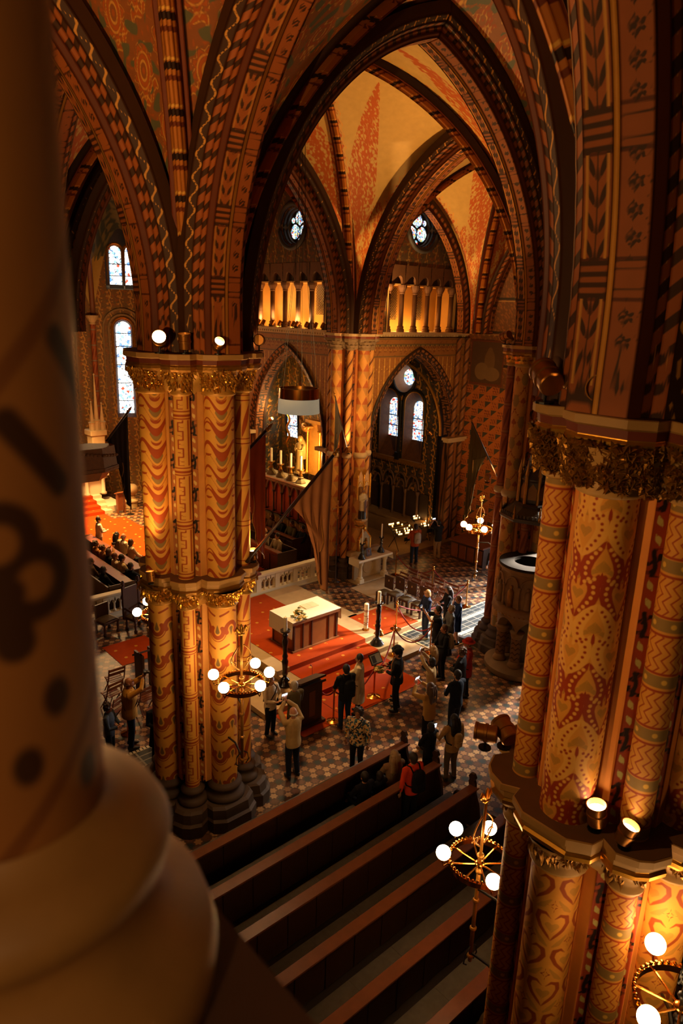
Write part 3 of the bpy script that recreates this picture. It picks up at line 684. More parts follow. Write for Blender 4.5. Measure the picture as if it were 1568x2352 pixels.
cfg2 = dict(main_up=f_heart, main_lo=f_heart2, col=f_zig, pal_up=('d48e34', '983410', 'b27c2c', 'dea046'), pal_lo=('d08c34', '924014', 'b27c2e', 'd08c34'), pal_col=('cc8a34', '983810', '8c6c38', 'd4a444'),
            pal_core=('cc7c30', '9a3c14', '20130a', 'bcae62'), cap_stone=OCHRE, cap_leaf=GILTD, cap_gold=GOLD, aba=OCHRE, cap_up='vine', cap_lo='acanthus', ph=.2, up=.95, lo=1.0)
pier('painted_pier', 'nearest clustered pier painted with dotted red hearts and zigzags', P2, cfg=cfg2, ds=.0125)
cfg4 = dict(main_up=f_ogee, main_lo=f_ogee, col=f_lance, pal_up=('b8803a', '863a16', '8a6c3a', '94481e'), pal_col=('8e4a26', '6e3016', '8e5a34', '8e4a26'), pal_core=('a8662e', '84401c', '2a1a10', 'a8802e'), cap_stone=OCHRE, cap_leaf=GOLD, cap_gold=GILTD, aba=OCHRE, ring=5.2, sc=.82)
pier('painted_pier', 'far pier with trefoil lattice painting behind the pulpit', P4, cfg=cfg4, ds=.035, lower=False)
cfg3 = dict(main_up=f_lozenge, main_lo=f_lozenge, col=f_twist, pal_up=('b8803a', '964e22', '9a6c34', 'cc983c'), pal_col=('b87e3a', '5a3218', '8a5a2a', 'b87e3a'), pal_core=('9c5c28', '7a3a1a', '2a1a10', 'a8802e'), cap_stone=DSTONE, cap_leaf=DSTONE, cap_gold=DSTONE, aba=STONE, ring=5.0, sc=.83, pl=.74)
pier('painted_pier', 'farthest pier with painted triangles and spiral bands, a statue on it', P3, cfg=cfg3, ds=.035, lower=False)

cfg5 = dict(cfg1, lf=.3, sc=.85); pier('painted_pier', 'wave-painted pier hidden behind the gallery column', P5, cfg=cfg5, ds=.07)
pier('painted_pier', 'heart-painted pier across the nave, hidden by the nearest pier', SE, cfg=dict(cfg2, cap_up='crocket', cap_lo='crocket'), ds=.09)
# ================================================================== WALLS, WINDOWS, GALLERIES
def glass_mat(name, scale, strength, seed=0., pale=.55):
    if name in _mats: return _mats[name]
    m, nt, b = nt_new(name); L = nt.links
    tc = nt.nodes.new('ShaderNodeTexCoord'); mp = nt.nodes.new('ShaderNodeMapping'); mp.inputs['Location'].default_value = (seed, seed*.7, seed*.3); L.new(tc.outputs['Object'], mp.inputs[0])
    v = node(nt, 'ShaderNodeTexVoronoi'); v.inputs['Scale'].default_value = scale; L.new(mp.outputs[0], v.inputs['Vector'])
    e = node(nt, 'ShaderNodeTexVoronoi', feature='DISTANCE_TO_EDGE'); e.inputs['Scale'].default_value = scale; L.new(mp.outputs[0], e.inputs['Vector'])
    sp = nt.nodes.new('ShaderNodeSeparateColor'); L.new(v.outputs['Color'], sp.inputs[0])
    r = nt.nodes.new('ShaderNodeValToRGB'); r.color_ramp.interpolation = 'CONSTANT'; L.new(sp.outputs[0], r.inputs[0])
    cols = [(0, 'eef4ff'), (pale*.5, 'f2f0e6'), (pale, 'fff2cf'), (pale+.13, '6fa0c8'), (pale+.22, 'e2402a'), (pale+.27, '4a74b0'), (pale+.35, 'f0b23a'), (pale+.41, '7fb0a0')]
    while len(r.color_ramp.elements) < len(cols): r.color_ramp.elements.new(.5)
    for el, (p, c) in zip(r.color_ramp.elements, cols): el.position = min(p, .999); el.color = (*lin(c), 1)
    f = math_n(nt, 'GREATER_THAN', e.outputs[0], .045); c = mixc(nt, f, '0a0c10', r.outputs[0])
    b.inputs['Base Color'].default_value = (.02, .02, .02, 1); L.new(c, b.inputs['Emission Color']); b.inputs['Emission Strength'].default_value = strength; b.inputs['Roughness'].default_value = .3
    _mats[name] = m; return m
def bulb_day():
    m, nt, b = nt_new('daylight_glass'); b.inputs['Emission Color'].default_value = (.9, .95, 1, 1); b.inputs['Emission Strength'].default_value = 2.; return m
G1 = glass_mat('stained_glass_pale', 14, 1.0, 1., .64); G2 = glass_mat('stained_glass_rich', 15, 1.1, 4., .42); G3 = glass_mat('stained_glass_figured', 8, 2.0, 7., .68)
def wall(name, o, d, u0, u1, z0, z1, fn, pal, res=.05, holes=None, kind='structure', parent=None, **kw):
    d = np.array(d, float); d /= np.hypot(*d)
    u = np.linspace(u0, u1, max(2, int((u1-u0)/res)+1)); z = np.linspace(z0, z1, max(2, int((z1-z0)/res)+1)); U, Z = np.meshgrid(u, z)
    P = np.stack([o[0]+d[0]*U, o[1]+d[1]*U, Z], -1); keep = None
    if holes is not None:
        du, dz = (u[1]-u[0])/2, (z[1]-z[0])/2; keep = ~holes(U+du, Z+dz)
    return painted(name, P, fn(U, Z), pal, kind=kind, keep=keep, parent=parent, **kw)
def pointed(u, z, c, a, zs, R, zb):
    x = np.abs(u-c); return (z > zb) & (((z <= zs) & (x < a)) | ((z > zs) & ((x+R-a)**2+(z-zs)**2 < R*R)))
def rnd(u, z, c, a, zs, zb): x = u-c; return (z > zb) & (((z <= zs) & (np.abs(x) < a)) | ((z > zs) & (x*x+(z-zs)**2 < a*a)))
def f_diaper(U, Z):
    g = mx(.012-np.abs(per(U, .3)), -1); d = mx(.03-np.hypot(per(U, .3), per(Z, .22)), .02-np.hypot(per(U-.15, .3), per(Z-.11, .22)))
    a = arab(U, Z, .5, .3); b = mx(.05-np.abs(per(Z-9.2, 99)), .02-np.abs(Z-8.75), .02-np.abs(Z-9.45)); zig = mn(.035-np.abs(np.abs(per(U, .3))-.075+(9.1-Z)*.3), .15-np.abs(9.08-Z))
    return stack(U, mx(a-.012, zig), b*.5, mx(mn(mx(g*.6, d), 8.7-Z), zig-.02))
def f_scrollwall(U, Z):
    return stack(U, arab(U, Z, .7, .25), arab(U+.4, Z+.2, .45, .55), scroll(per(U, .55), Z, .6, .1)-.004)
def f_tribrick(U, Z):
    h = .34; w = .72; r = np.floor(Z/h); x = (U+np.where(r % 2 == 0, 0, w/2)) % w; y = Z % h; alt = np.floor((U+np.where(r % 2 == 0, 0, w/2))/w) % 2
    tri = np.where(x < w*.55, (y-h*(1-x/(w*.55)))*.5, -1); orn = np.where(x >= w*.55, .016-np.abs(per(x+.5*y, .11)), -1); orn = mx(orn, np.where(x >= w*.55, .014-np.abs(per(y, .12)), -1)*.7)
    line = .012-np.minimum(y, h-y); return stack(U, orn, mx(tri, -1), line)
def f_bands(U, Z):
    return stack(U, arab(U, Z, .42, .2), .05-np.abs(per(Z, 1.4)), mx(.02-np.abs(per(Z+.1, 1.4)), dots(per(U, .3), per(Z, .3), [(0, 0)], .04)-.01))
WP = ('8a5a2a', '6e3e1c', '5a4a30', 'd4a44a'); WP2 = ('52402c', '6a3f20', '3e3c34', '8a6a34'); WP3 = ('985420', '64301a', '3c362a', '703a1c'); WP4 = ('5e3c20', '7a4a22', '2a2018', '94703a')
def spandrel(U, Z): return f_diaper(U, Z)
MOULD = [(.34, -.10, 'dark'), (.26, -.16, 'rope'), (.16, -.12, 'curl'), (.02, -.03, 'red'), (0., .02, 'curl'), (0., .45, 'dark'), (.02, .62, None)]
MOULDPAL = ('7c4c22', '5a2c14', '2a1a0e', 'b8863a')
# --- right transept end wall (faces the nave) with the chapel opening and the lit gallery above
hR = lambda u, z: pointed(u, z, 22.7, 2.55, 5.05, 4.0, 0.0)
wall('wall_transept', (0, 20.7), (1, 0), 19.2, 26.0, 0, 9.55, f_diaper, WP, .05, hR)
sweep('chapel_arch', (22.7, 20.72), (1, 0), 2.55, 4.0, 0., 5.05, MOULD, MOULDPAL, ds=.05)
hr = lambda u, z: ((u-22.75)**2+(z-13.8)**2 < .70**2) | (z < 12.0) & (u > 20.9) & (u < 25.2)
wall('wall_transept', (0, 20.9), (1, 0), 18.9, 26.0, 9.6, 17.2, f_scrollwall, WP2, .06, hr)
# --- choir side wall with the altar niche
hL = lambda u, z: pointed(u, z, 24.75, 2.45, 5.0, 4.1, 1.2)
wall('wall_choir', (18.8, 0), (0, 1), 20.9, 29.2, 0, 9.55, f_diaper, WP, .05, hL)
sweep('niche_arch', (18.82, 24.75), (0, 1), 2.45, 4.1, 1.2, 5.0, [(r, -w, k) for r, w, k in MOULD], MOULDPAL, ds=.05)
hl = lambda u, z: ((u-24.65)**2+(z-13.77)**2 < .70**2) | (z < 12.0) & (u > 22.4) & (u < 27.3)
wall('wall_choir', (18.95, 0), (0, 1), 20.9, 28.9, 9.6, 17.2, f_scrollwall, WP2, .06, hl)
wall('wall_right', (25.9, 0), (0, 1), 3.0, 20.75, 0, 7.45, f_tribrick, WP3, .06)
wall('wall_right', (25.9, 0), (0, 1), 3.0, 20.75, 7.45, 17.2, f_bands, WP4, .07)
wall('wall_aisle', (0, 3.0), (1, 0), 8.6, 25.9, 0, 17, f_bands, WP4, .3)
# chapel behind the right opening
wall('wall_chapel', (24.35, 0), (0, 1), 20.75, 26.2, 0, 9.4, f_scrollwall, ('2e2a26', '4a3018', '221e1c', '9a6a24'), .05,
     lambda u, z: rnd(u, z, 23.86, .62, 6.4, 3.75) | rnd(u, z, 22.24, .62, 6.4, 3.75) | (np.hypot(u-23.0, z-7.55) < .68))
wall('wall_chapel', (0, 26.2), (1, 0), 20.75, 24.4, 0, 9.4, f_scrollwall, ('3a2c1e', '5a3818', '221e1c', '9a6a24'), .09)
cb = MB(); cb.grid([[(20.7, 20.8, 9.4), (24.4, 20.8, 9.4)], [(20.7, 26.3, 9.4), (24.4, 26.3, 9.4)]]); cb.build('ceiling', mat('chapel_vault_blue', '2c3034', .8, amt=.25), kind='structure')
# altar niche behind the choir arch
wall('wall_niche', (20.6, 0), (0, 1), 21.9, 27.6, 1.2, 9.2, f_scrollwall, ('5a4522', '7a4a1c', '2c2a26', 'b8842e'), .06, lambda u, z: rnd(u, z, 26.65, .46, 5.6, 4.55))
wall('wall_niche', (0, 27.45), (1, 0), 18.8, 20.7, 1.2, 9.2, f_scrollwall, ('3a352a', '5a3c1c', '2c2a26', 'a87a2e'), .08)
wall('wall_niche', (0, 22.05), (1, 0), 18.8, 20.7, 1.2, 9.2, f_scrollwall, ('3a352a', '5a3c1c', '2c2a26', 'a87a2e'), .1)
# ledges, upper galleries
GALC = mat('brown_gallery_stone', '5c3a1c', .7, amt=.3)
GR = mat('gallery_plaster', 'b8904e', .75, amt=.15, scale=2.)
def gallery(o, d, u0, u1, n, zc, side, lab):
    """recess 9.7-12 with trefoil-headed bays on colonnettes; side = depth direction"""
    d = np.array(d, float); e = np.array(side, float)
    def B(mb, ua, ub, da, db, za, zb):
        p = [np.array(o)+d*ua+e*da, np.array(o)+d*ub+e*db]; mb.box(min(p[0][0], p[1][0]), max(p[0][0], p[1][0]), min(p[0][1], p[1][1]), max(p[0][1], p[1][1]), za, zb)
    m = MB(); B(m, u0-.1, u1+.1, 1.1, 1.2, 9.6, 13); B(m, u0-.2, u0-.1, 0, 1.2, 9.6, 12.4); B(m, u1+.1, u1+.2, 0, 1.2, 9.6, 12.4); B(m, u0-.2, u1+.2, .05, 1.2, 11.56, 11.62)
    m.build('gallery_recess', GR, kind='structure'); m = MB(); B(m, u0-.2, u1+.2, .16, .2, 11.6, 12.4); m.build('gallery_recess', mat('hollow_shade_paint', '33200f', .8, amt=.2), kind='structure')  # dark plate behind the trefoil heads, coloured as the shade in their hollows
    m = MB(); B(m, u0-1.6, u1+1.2, -.28, 1.2, 9.62, 9.72); B(m, u0-1.6, u1+1.2, -.2, .1, 9.5, 9.62)
    k = 0
    for q in np.arange(u0-1.5, u1+1.1, .16): B(m, q, q+.08, -.24, -.18, 9.54, 9.61)
    m.build('trim_ledge', STONE, kind='structure')
    us = np.linspace(u0, u1, n+1)
    for i in range(n+1):
        p = np.array(o)+d*us[i]+e*.12
        t = thing('gallery_colonnette', f'small stone colonnette of the lit gallery {lab}', 'column', (p[0], p[1], 9.72), kind='structure', group=f'gallery colonnettes {lab}')
        q = MB(); q.lathe([(.17, 0), (.17, .1), (.13, .14), (.15, .2), (.11, .25)], 12); q.build('base', GALC, t)
        q = MB(); q.lathe([(.105, .25), (.1, 1.5)], 12); q.build('shaft', GALC, t, smooth=True)
        q = MB(); q.lathe([(.1, 1.5), (.12, 1.54), (.11, 1.58), (.19, 1.74), (.2, 1.8), (.2, 1.86)], 12); q.build('capital', GALC, t)
    # trefoil heads
    for i in range(n):
        c = (us[i]+us[i+1])/2; a = (us[i+1]-us[i])/2; m = MB(); N = 26
        th = np.linspace(0, PI, N); rr = a*(.72-.16*np.abs(np.sin(1.5*th))**1.5+.05); 
        x = -rr*np.cos(th); z = 11.62+np.clip(rr*np.sin(th)*1.1, 0, None)
        for dep, s in ((-.02, 1), (.24, 1)):
            pass
        V = []
        for dep in (-.03, .26):
            for xx, z_ in zip(x, z): p = np.array(o)+d*(c+xx)+e*dep; V.append((p[0], p[1], z_))
            for xx, z_ in zip(np.linspace(-a, a, N), np.where((np.arange(N) == 0) | (np.arange(N) == N-1), 11.58, 12.34)): p = np.array(o)+d*(c+xx)+e*dep; V.append((p[0], p[1], z_))
        f = []
        for b0 in (0, 2*N): f += [(b0+j, b0+j+1, b0+N+j+1, b0+N+j) for j in range(N-1)]
        f += [(j, j+1, 2*N+j+1, 2*N+j) for j in range(N-1)]
        m.add(V, f); m.build('trefoil_arch', GALC, kind='structure')
    return us
usR = gallery((0, 20.9), (1, 0), 21.05, 24.95, 5, 0, (0, 1), 'of the transept wall')
usL = gallery((18.95, 0), (0, 1), 22.55, 27.1, 5, 0, (1, 0), 'of the choir wall')
def lattice(o, w, z0, z1, d, name='window_gallery'):
    m = MB(); d = np.array(d, float); h = z1-z0
    for s in (1, -1):
        for k in np.arange(-h, w+.01, .11):
            pts = []
            for t in (0, 1): 
                x = k+t*h; 
                pts.append((x, z0+t*h if s > 0 else z1-t*h))
            (xa, za), (xb, zb) = pts
            if xb <= 0 or xa >= w: continue
            f = lambda x: za+(zb-za)*(x-xa)/(xb-xa)
            xa2, xb2 = max(xa, 0), min(xb, w); m.tube([(o[0]+d[0]*xa2, o[1]+d[1]*xa2, f(xa2)), (o[0]+d[0]*xb2, o[1]+d[1]*xb2, f(xb2))], .013, 4)
    m.build('window_grille', IRON, kind='structure')
for i in (1, 3): lattice((usR[i]+.16, 21.9), usR[i+1]-usR[i]-.32, 10.2, 11.5, (1, 0))
lattice((19.95, usL[1]+.12), usL[2]-usL[1]-.24, 10.3, 11.5, (0, 1))
# --- windows
def pane(name, pts, m, parent=None, kind='structure'):
    mb = MB(); mb.add(pts, [tuple(range(len(pts)))]); o = mb.build(name, m, parent, kind=kind); return o
def outline_round(c, a, zs, zb, o, d, n=14):
    th = np.linspace(PI, 0, n); L = [(c-a, zb)]+[(c+a*math.cos(t), zs+a*math.sin(t)) for t in th]+[(c+a, zb)]
    return [(o[0]+d[0]*u, o[1]+d[1]*u, z) for u, z in L]
def reveal(name, inner, outer, m):
    mb = MB(); n = len(inner); mb.add(list(inner)+list(outer), [(i, (i+1) % n, n+(i+1) % n, n+i) for i in range(n)]); return mb.build(name, m, kind='structure')
def f_revp(): return mat('gold_scroll_reveal', '4e2c0c', .6, .15, amt=.6, scale=9)
win_n = 0
def lancet(o, d, nrm, c, a, zs, zb, depth, glass, a2=None, zs2=None, zb2=None, c2=None, bars=(), frame=True, rm=None):
    """round-headed window with splayed reveal; o+d*u plane, depth along nrm"""
    global win_n; win_n += 1
    a2 = a2 or a; zs2 = zs2 or zs; zb2 = zb2 if zb2 is not None else zb; c2 = c if c2 is None else c2; d = np.array(d, float); nrm = np.array(nrm, float); ob = np.array(o, float)+nrm*depth
    inn = outline_round(c, a, zs, zb, o, d); out = outline_round(c2, a2, zs2, zb2, ob, d)
    reveal('trim_reveal', inn, out, rm or f_revp())
    pane(f'window_{win_n}', outline_round(c2, a2, zs2, zb2, ob+nrm*.02, d), glass)
    m = MB(); m.tube(outline_round(c, a-.03, zs, zb, np.array(o)-nrm*.05, d), .03, 6); m.build('trim_gilt_border', GILTD, kind='structure'); m = MB(); m.tube(outline_round(c, a+.06, zs, zb, np.array(o)-nrm*.03, d), .07, 6); m.build('trim_frame', IRON if frame else GILTD, kind='structure')
    m = MB()
    for z in bars: p = ob+d*(c2-a2), ob+d*(c2+a2); m.tube([(*p[0], z), (*p[1], z)], .022, 4)
    if bars: m.build('trim_saddle_bar', IRON, kind='structure')
for c, c2 in ((23.86, 24.12), (22.24, 22.50)): lancet((24.35, 0), (0, 1), (1, 0), c, .62, 6.4, 3.75, .62, G1, .36, 6.15, 4.62, c2, bars=(5.15, 5.65))
def disc(name, c, r, n, nrm, up=(0, 0, 1), m=None, seg=28, off=0.):
    c = np.array(c)+np.array(nrm)*off; a = np.cross(nrm, up); return pane(name, [tuple(c+r*(math.cos(TAU*i/seg)*a+math.sin(TAU*i/seg)*np.array(up))) for i in range(seg)], m)
def circ_pts(c, r, nrm, seg=28, off=0.):
    c = np.array(c, float)+np.array(nrm, float)*off; a = np.cross(nrm, (0, 0, 1.)); return [tuple(c+r*(math.cos(TAU*i/seg)*a+math.sin(TAU*i/seg)*np.array((0, 0, 1.)))) for i in range(seg)]
def rose(c, nrm, r, glass):
    """round window: dark moulded rings, tracery plate with three round lights"""
    global win_n; win_n += 1; nrm = np.array(nrm, float); a = np.cross(nrm, (0, 0, 1.)); zz = np.array((0, 0, 1.))
    m = MB()
    for rr, off, w in ((r, -.04, .11), (r*.9, .12, .09), (r*.82, .25, .07)): m.tube(circ_pts(c, rr, nrm, off=off), w, 6, closed=True)
    m.build('trim_rose_ring', mat('dark_tracery_stone', '2c2622', .7, amt=.2), kind='structure', smooth=True)
    reveal('trim_reveal', circ_pts(c, r, nrm), circ_pts(c, r*.80, nrm, off=.4), DSTONE)
    disc('trim_tracery_plate', c, r*.82, 0, nrm, m=mat('dark_tracery_stone', '2c2622', .7), off=.42)
    for k in range(3):
        an = PI/2+TAU*k/3; cc = np.array(c)+r*.40*(math.cos(an)*a+math.sin(an)*zz)
        disc(f'window_{win_n}', cc, r*.37, 0, nrm, m=glass, off=.38); q = MB(); q.tube(circ_pts(cc, r*.37, nrm, 20, .37), .03, 5, closed=True); q.build('trim_light_ring', mat('dark_tracery_stone', '2c2622', .7), kind='structure')
    disc(f'window_{win_n}', np.array(c), r*.17, 0, nrm, m=glass, seg=12, off=.37)
    for k in range(3):
        an = -PI/2+TAU*k/3; disc(f'window_{win_n}', np.array(c)+r*.62*(math.cos(an)*a+math.sin(an)*zz), r*.13, 0, nrm, m=glass, seg=12, off=.38)
rose((18.95, 24.65, 13.77), (1, 0, 0), .86, G2); rose((22.75, 20.9, 13.8), (0, 1, 0), .86, G2)
# round light over the twin lancets
win_n += 1
cR = (24.35, 23.0, 7.55); reveal('trim_reveal', circ_pts(cR, .68, (1, 0, 0)), circ_pts((24.35, 23.26, 7.55), .37, (1, 0, 0), off=.6), mat('rosy_stone', '9a7a64', .6))
disc(f'window_{win_n}', (24.35, 23.26, 7.55), .37, 0, (1, 0, 0), m=G2, off=.62)
q = MB(); q.tube(circ_pts(cR, .72, (1, 0, 0), off=-.03), .08, 6, closed=True); q.build('trim_frame', IRON, kind='structure')
# gilded wall arch round the window group, toothed sill and mullion
q = MB(); x, z, s = arc(3.2, 2.3, 5.2, 5.2, 0, 20); L = [(24.28, 22.85+t, zz) for t, zz in zip(np.r_[x, -x[::-1]], np.r_[z, z[::-1]])]; q.tube(L, .07, 6); q.build('trim_gilt_arch', GILTD, kind='structure')
q = MB(); q.box(24.2, 24.36, 21.3, 24.75, 3.62, 3.75)
for y in np.arange(21.3, 24.7, .15): q.prism([(y, 3.62), (y+.15, 3.62), (y+.075, 3.5)], 24.2, 24.34, axis='x')
q.build('trim_sill', GILTD, kind='structure')
q = MB(); q.tube([(24.25, 23.05, 3.75), (24.25, 23.05, 6.5)], .07, 8); q.box(24.12, 24.34, 22.93, 23.17, 3.7, 4.05); q.build('trim_mullion', IRON, kind='structure')
# blind arcade and bench of the chapel
cw = mat('arcade_stone', '4a3018', .65, amt=.3, scale=6); q = MB()
for y in (24.3, 23.5, 22.7, 21.9):
    th = np.linspace(0, PI, 16); q.tube([(24.2, y+.3*math.cos(t)*(1-.25*abs(math.sin(1.5*t))), 2.35+.42*math.sin(t)) for t in th], .06, 6); q.tube([(24.15, y+.4*math.cos(t), 2.5+.62*math.sin(t)) for t in th], .05, 6)
q.build('trim_blind_arcade', cw, kind='structure')
for y in (24.7, 23.9, 23.1, 22.3, 21.5):
    t = thing('arcade_column', 'slim dark column of the blind arcade under the twin windows', 'column', (24.1, y, 1.0), kind='structure', group='blind arcade columns')
    q = MB(); q.lathe([(.1, 0), (.1, .1), (.06, .14), (.055, 1.2), (.1, 1.34), (.11, 1.42)], 10); q.build('shaft', cw, t)
q = MB(); q.box(23.55, 24.35, 21.0, 25.2, 0, .95); q.box(23.5, 24.35, 20.95, 25.2, .95, 1.05); q.build('trim_bench', DSTONE, kind='structure')
q = MB(); q.box(24.3, 24.34, 21.0, 25.2, 1.05, 2.3); q.build('trim_dado', mat('dark_dado', '2a1c10', .6, amt=.4, scale=5), kind='structure')
# responds beside the opening, painted upright shafts on walls
for (x, y) in ((25.75, 20.55), (25.2, 20.58), (19.6, 20.55), (18.75, 21.7), (18.75, 28.0)):
    P, th, v = ring((x, y), .12, 0, 9.5, .04); painted('wall_shaft', P, f_twist(th, v, .12), ('7a4a22', '3a1e10', '9a6c30', '7a4a22'), kind='structure')
q = MB(); q.box(24.6, 26.0, 20.3, 20.7, 4.95, 5.08); q.box(24.7, 26.0, 20.4, 20.7, 4.85, 4.95); q.box(18.5, 18.8, 21.2, 22.4, 4.85, 5.0); q.box(18.5, 18.8, 27.1, 28.6, 4.85, 5.0); q.build('trim_impost', STONE, kind='structure')
# generic painted mural panel high on the right wall: soft standing and kneeling shapes in earth tones
def f_mural(U, Z):
    a = mx(.28-np.hypot((U-19.35)*1.0, (Z-8.55)*.55), .13-np.hypot(U-19.35, Z-9.02)); b = mx(.3-np.hypot((U-19.75)*.8, (Z-8.1)*.8), .3-np.hypot((U-19.2)*.7, (Z-8.0)))
    return stack(U, a+.0*U, b, .04-np.minimum(np.minimum(U-18.62, 20.38-U), np.minimum(Z-7.55, 9.42-Z)))
wall('mural_panel', (25.86, 0), (0, 1), 18.6, 20.4, 7.5, 9.45, f_mural, ('4a3420', '604628', '6c5232', '5c2e16'), .03)
# --- apse
A0, A1, A2, A3 = np.array((18.8, 30.9)), np.array((18.85, 37.05)), np.array((16.04, 38.4)), np.array((12.2, 39.3))
def facet(a, b, wins=True):
    d = (b-a)/np.hypot(*(b-a)); L = float(np.hypot(*(b-a))); n = np.array([d[1], -d[0]]); c = L/2+.05
    if n@(a+b)/2-n@np.array([12.8, 24]) < 0: n = -n
    h = (lambda u, z: rnd(u, z, c, .52, 9.17, 4.3) | pointed(u, z, c-.2, .95, 13.2, 1.4, 11.2)) if wins else None
    wall('wall_apse', a, d, 0, L, 0, 17, f_scrollwall, ('6a4a26', '7a4a20', '55452e', 'a87a36'), .05, h)
    if wins:
        lancet(a, d, n, c, .52, 9.17, 4.3, .25, G3, .39, 9.14, 4.5, c, bars=(5.2, 6.2, 7.2, 8.2, 8.9), frame=False)
        for s in (-.60, .20): lancet(a, d, n, c+s, .37, 13.1, 11.25, .12, G3, .31, 13.1, 11.45, c+s+.03, bars=(11.9, 12.5), frame=False, rm=mat('grey_reveal', '4c4438', .8))
        q = MB(); p0 = np.array(a)+d*(c-1.1); p1 = np.array(a)+d*(c+.75)
        q.add([(*p0, 11.05), (*p1, 11.05), (*(p1-n*.0+n*.5), 11.4), (*(p0+n*.5), 11.4)], [(0, 1, 2, 3)]); q.build('trim_sill', DSTONE, kind='structure')
        m = MB(); m.tube(outline_round(c, .74, 9.17, 3.9, a-n*.04, d), .07, 6); m.tube(outline_round(c, 1.03, 9.17, 3.2, a-n*.06, d), .06, 6); m.build('trim_window_roll', DSTONE, kind='structure', smooth=True)
    return d, n, c
facet(A0, A1, False); facet(A1, A2); facet(A2, A3)
for p in (A1, A2):
    P, th, v = ring(p+np.array((-.12, -.15)), .14, 0, 9.4, .05); painted('wall_shaft', P, f_lance(th, v, .14), ('8e4a26', '6e3016', '7a6a58', '8e4a26'), kind='structure')
    q = MB(); q.lathe([(.15, 9.35), (.17, 9.4), (.15, 9.45), (.3, 9.7), (.33, 9.72), (.33, 9.82)], 14, (p[0]-.12, p[1]-.15, 0)); q.build('trim_capital', STONE, kind='structure')
    m = MB(); e = np.array((12.8, 32.)); k = np.linspace(0, 1, 16); m.tube([(p[0]+(e[0]-p[0])*(1-math.cos(t*1.45)), p[1]+(e[1]-p[1])*(1-math.cos(t*1.45)), 9.8+6.8*math.sin(t*1.45)) for t in k], .14, 8); m.build('vault_rib', mat('rib_brown', '6a3a1c', .6), kind='structure', smooth=True)
# apse vault cells
for a, b in ((A0, A1), (A1, A2), (A2, A3)):
    e = np.array((12.8, 32.)); P = []
    for t in np.linspace(0, 1.5, 40):
        row = []
        for s in np.linspace(0, 1, 24):
            p = a+(b-a)*s; k = 1-math.cos(t); z0 = 9.8+4.5*(1-abs(2*s-1)**1.7); q = p+(e-p)*k; row.append((q[0], q[1], z0+(16.7-z0)*math.sin(t)+.5*math.sin(PI*s)*math.sin(t)))
        P.append(row)
    P = np.array(P); U = P[..., 0]*1.2; V = P[..., 2]
    painted('ceiling', P, stack(U, arab(U, V, .5, .1), 12.9-V-np.abs(arab(U, V, .9))*9, -1), ('6a6040', '3a4038', 'a08040', '6a6040'), kind='structure')
cw2 = MB(); cw2.box(18.8, 18.95, 28.6, 31.0, 0, 17); cw2.build('wall_choir', mat('choir_wall_paint', '6a4a26', .7, amt=.3), kind='structure')
cw2 = MB(); cw2.box(-4, 30, 42, 42.2, 0, 20); cw2.box(-4.2, -4, -8, 42, 0, 20); cw2.box(29.8, 30, -8, 42, 0, 20); cw2.box(-4, 30, -8.2, -8, 0, 20); cw2.box(-4, 30, -8, 42, 19.6, 19.8); cw2.build('wall_outer', mat('shaded_plaster', '5a3a20', .9, amt=.2), kind='structure')

# south door of the transept: daylight falls in over the tiles
pane('window_door', [(25.84, 13.2, .2), (25.84, 15.4, .2), (25.84, 15.4, 3.4), (25.84, 13.2, 3.4)], bulb_day()) 
lamp((25.7, 14.3, 1.9), 420, (.92, .95, 1.0), 1.6, 'AREA', to=(20, 14.2, .0), name='daylight_door').data.spread = 1.15
lamp((25.0, 10.5, 9.5), 420, (1.0, .86, .68), 2.2, 'AREA', to=(14.6, 12.6, 0), name='daylight_window').data.spread = .62
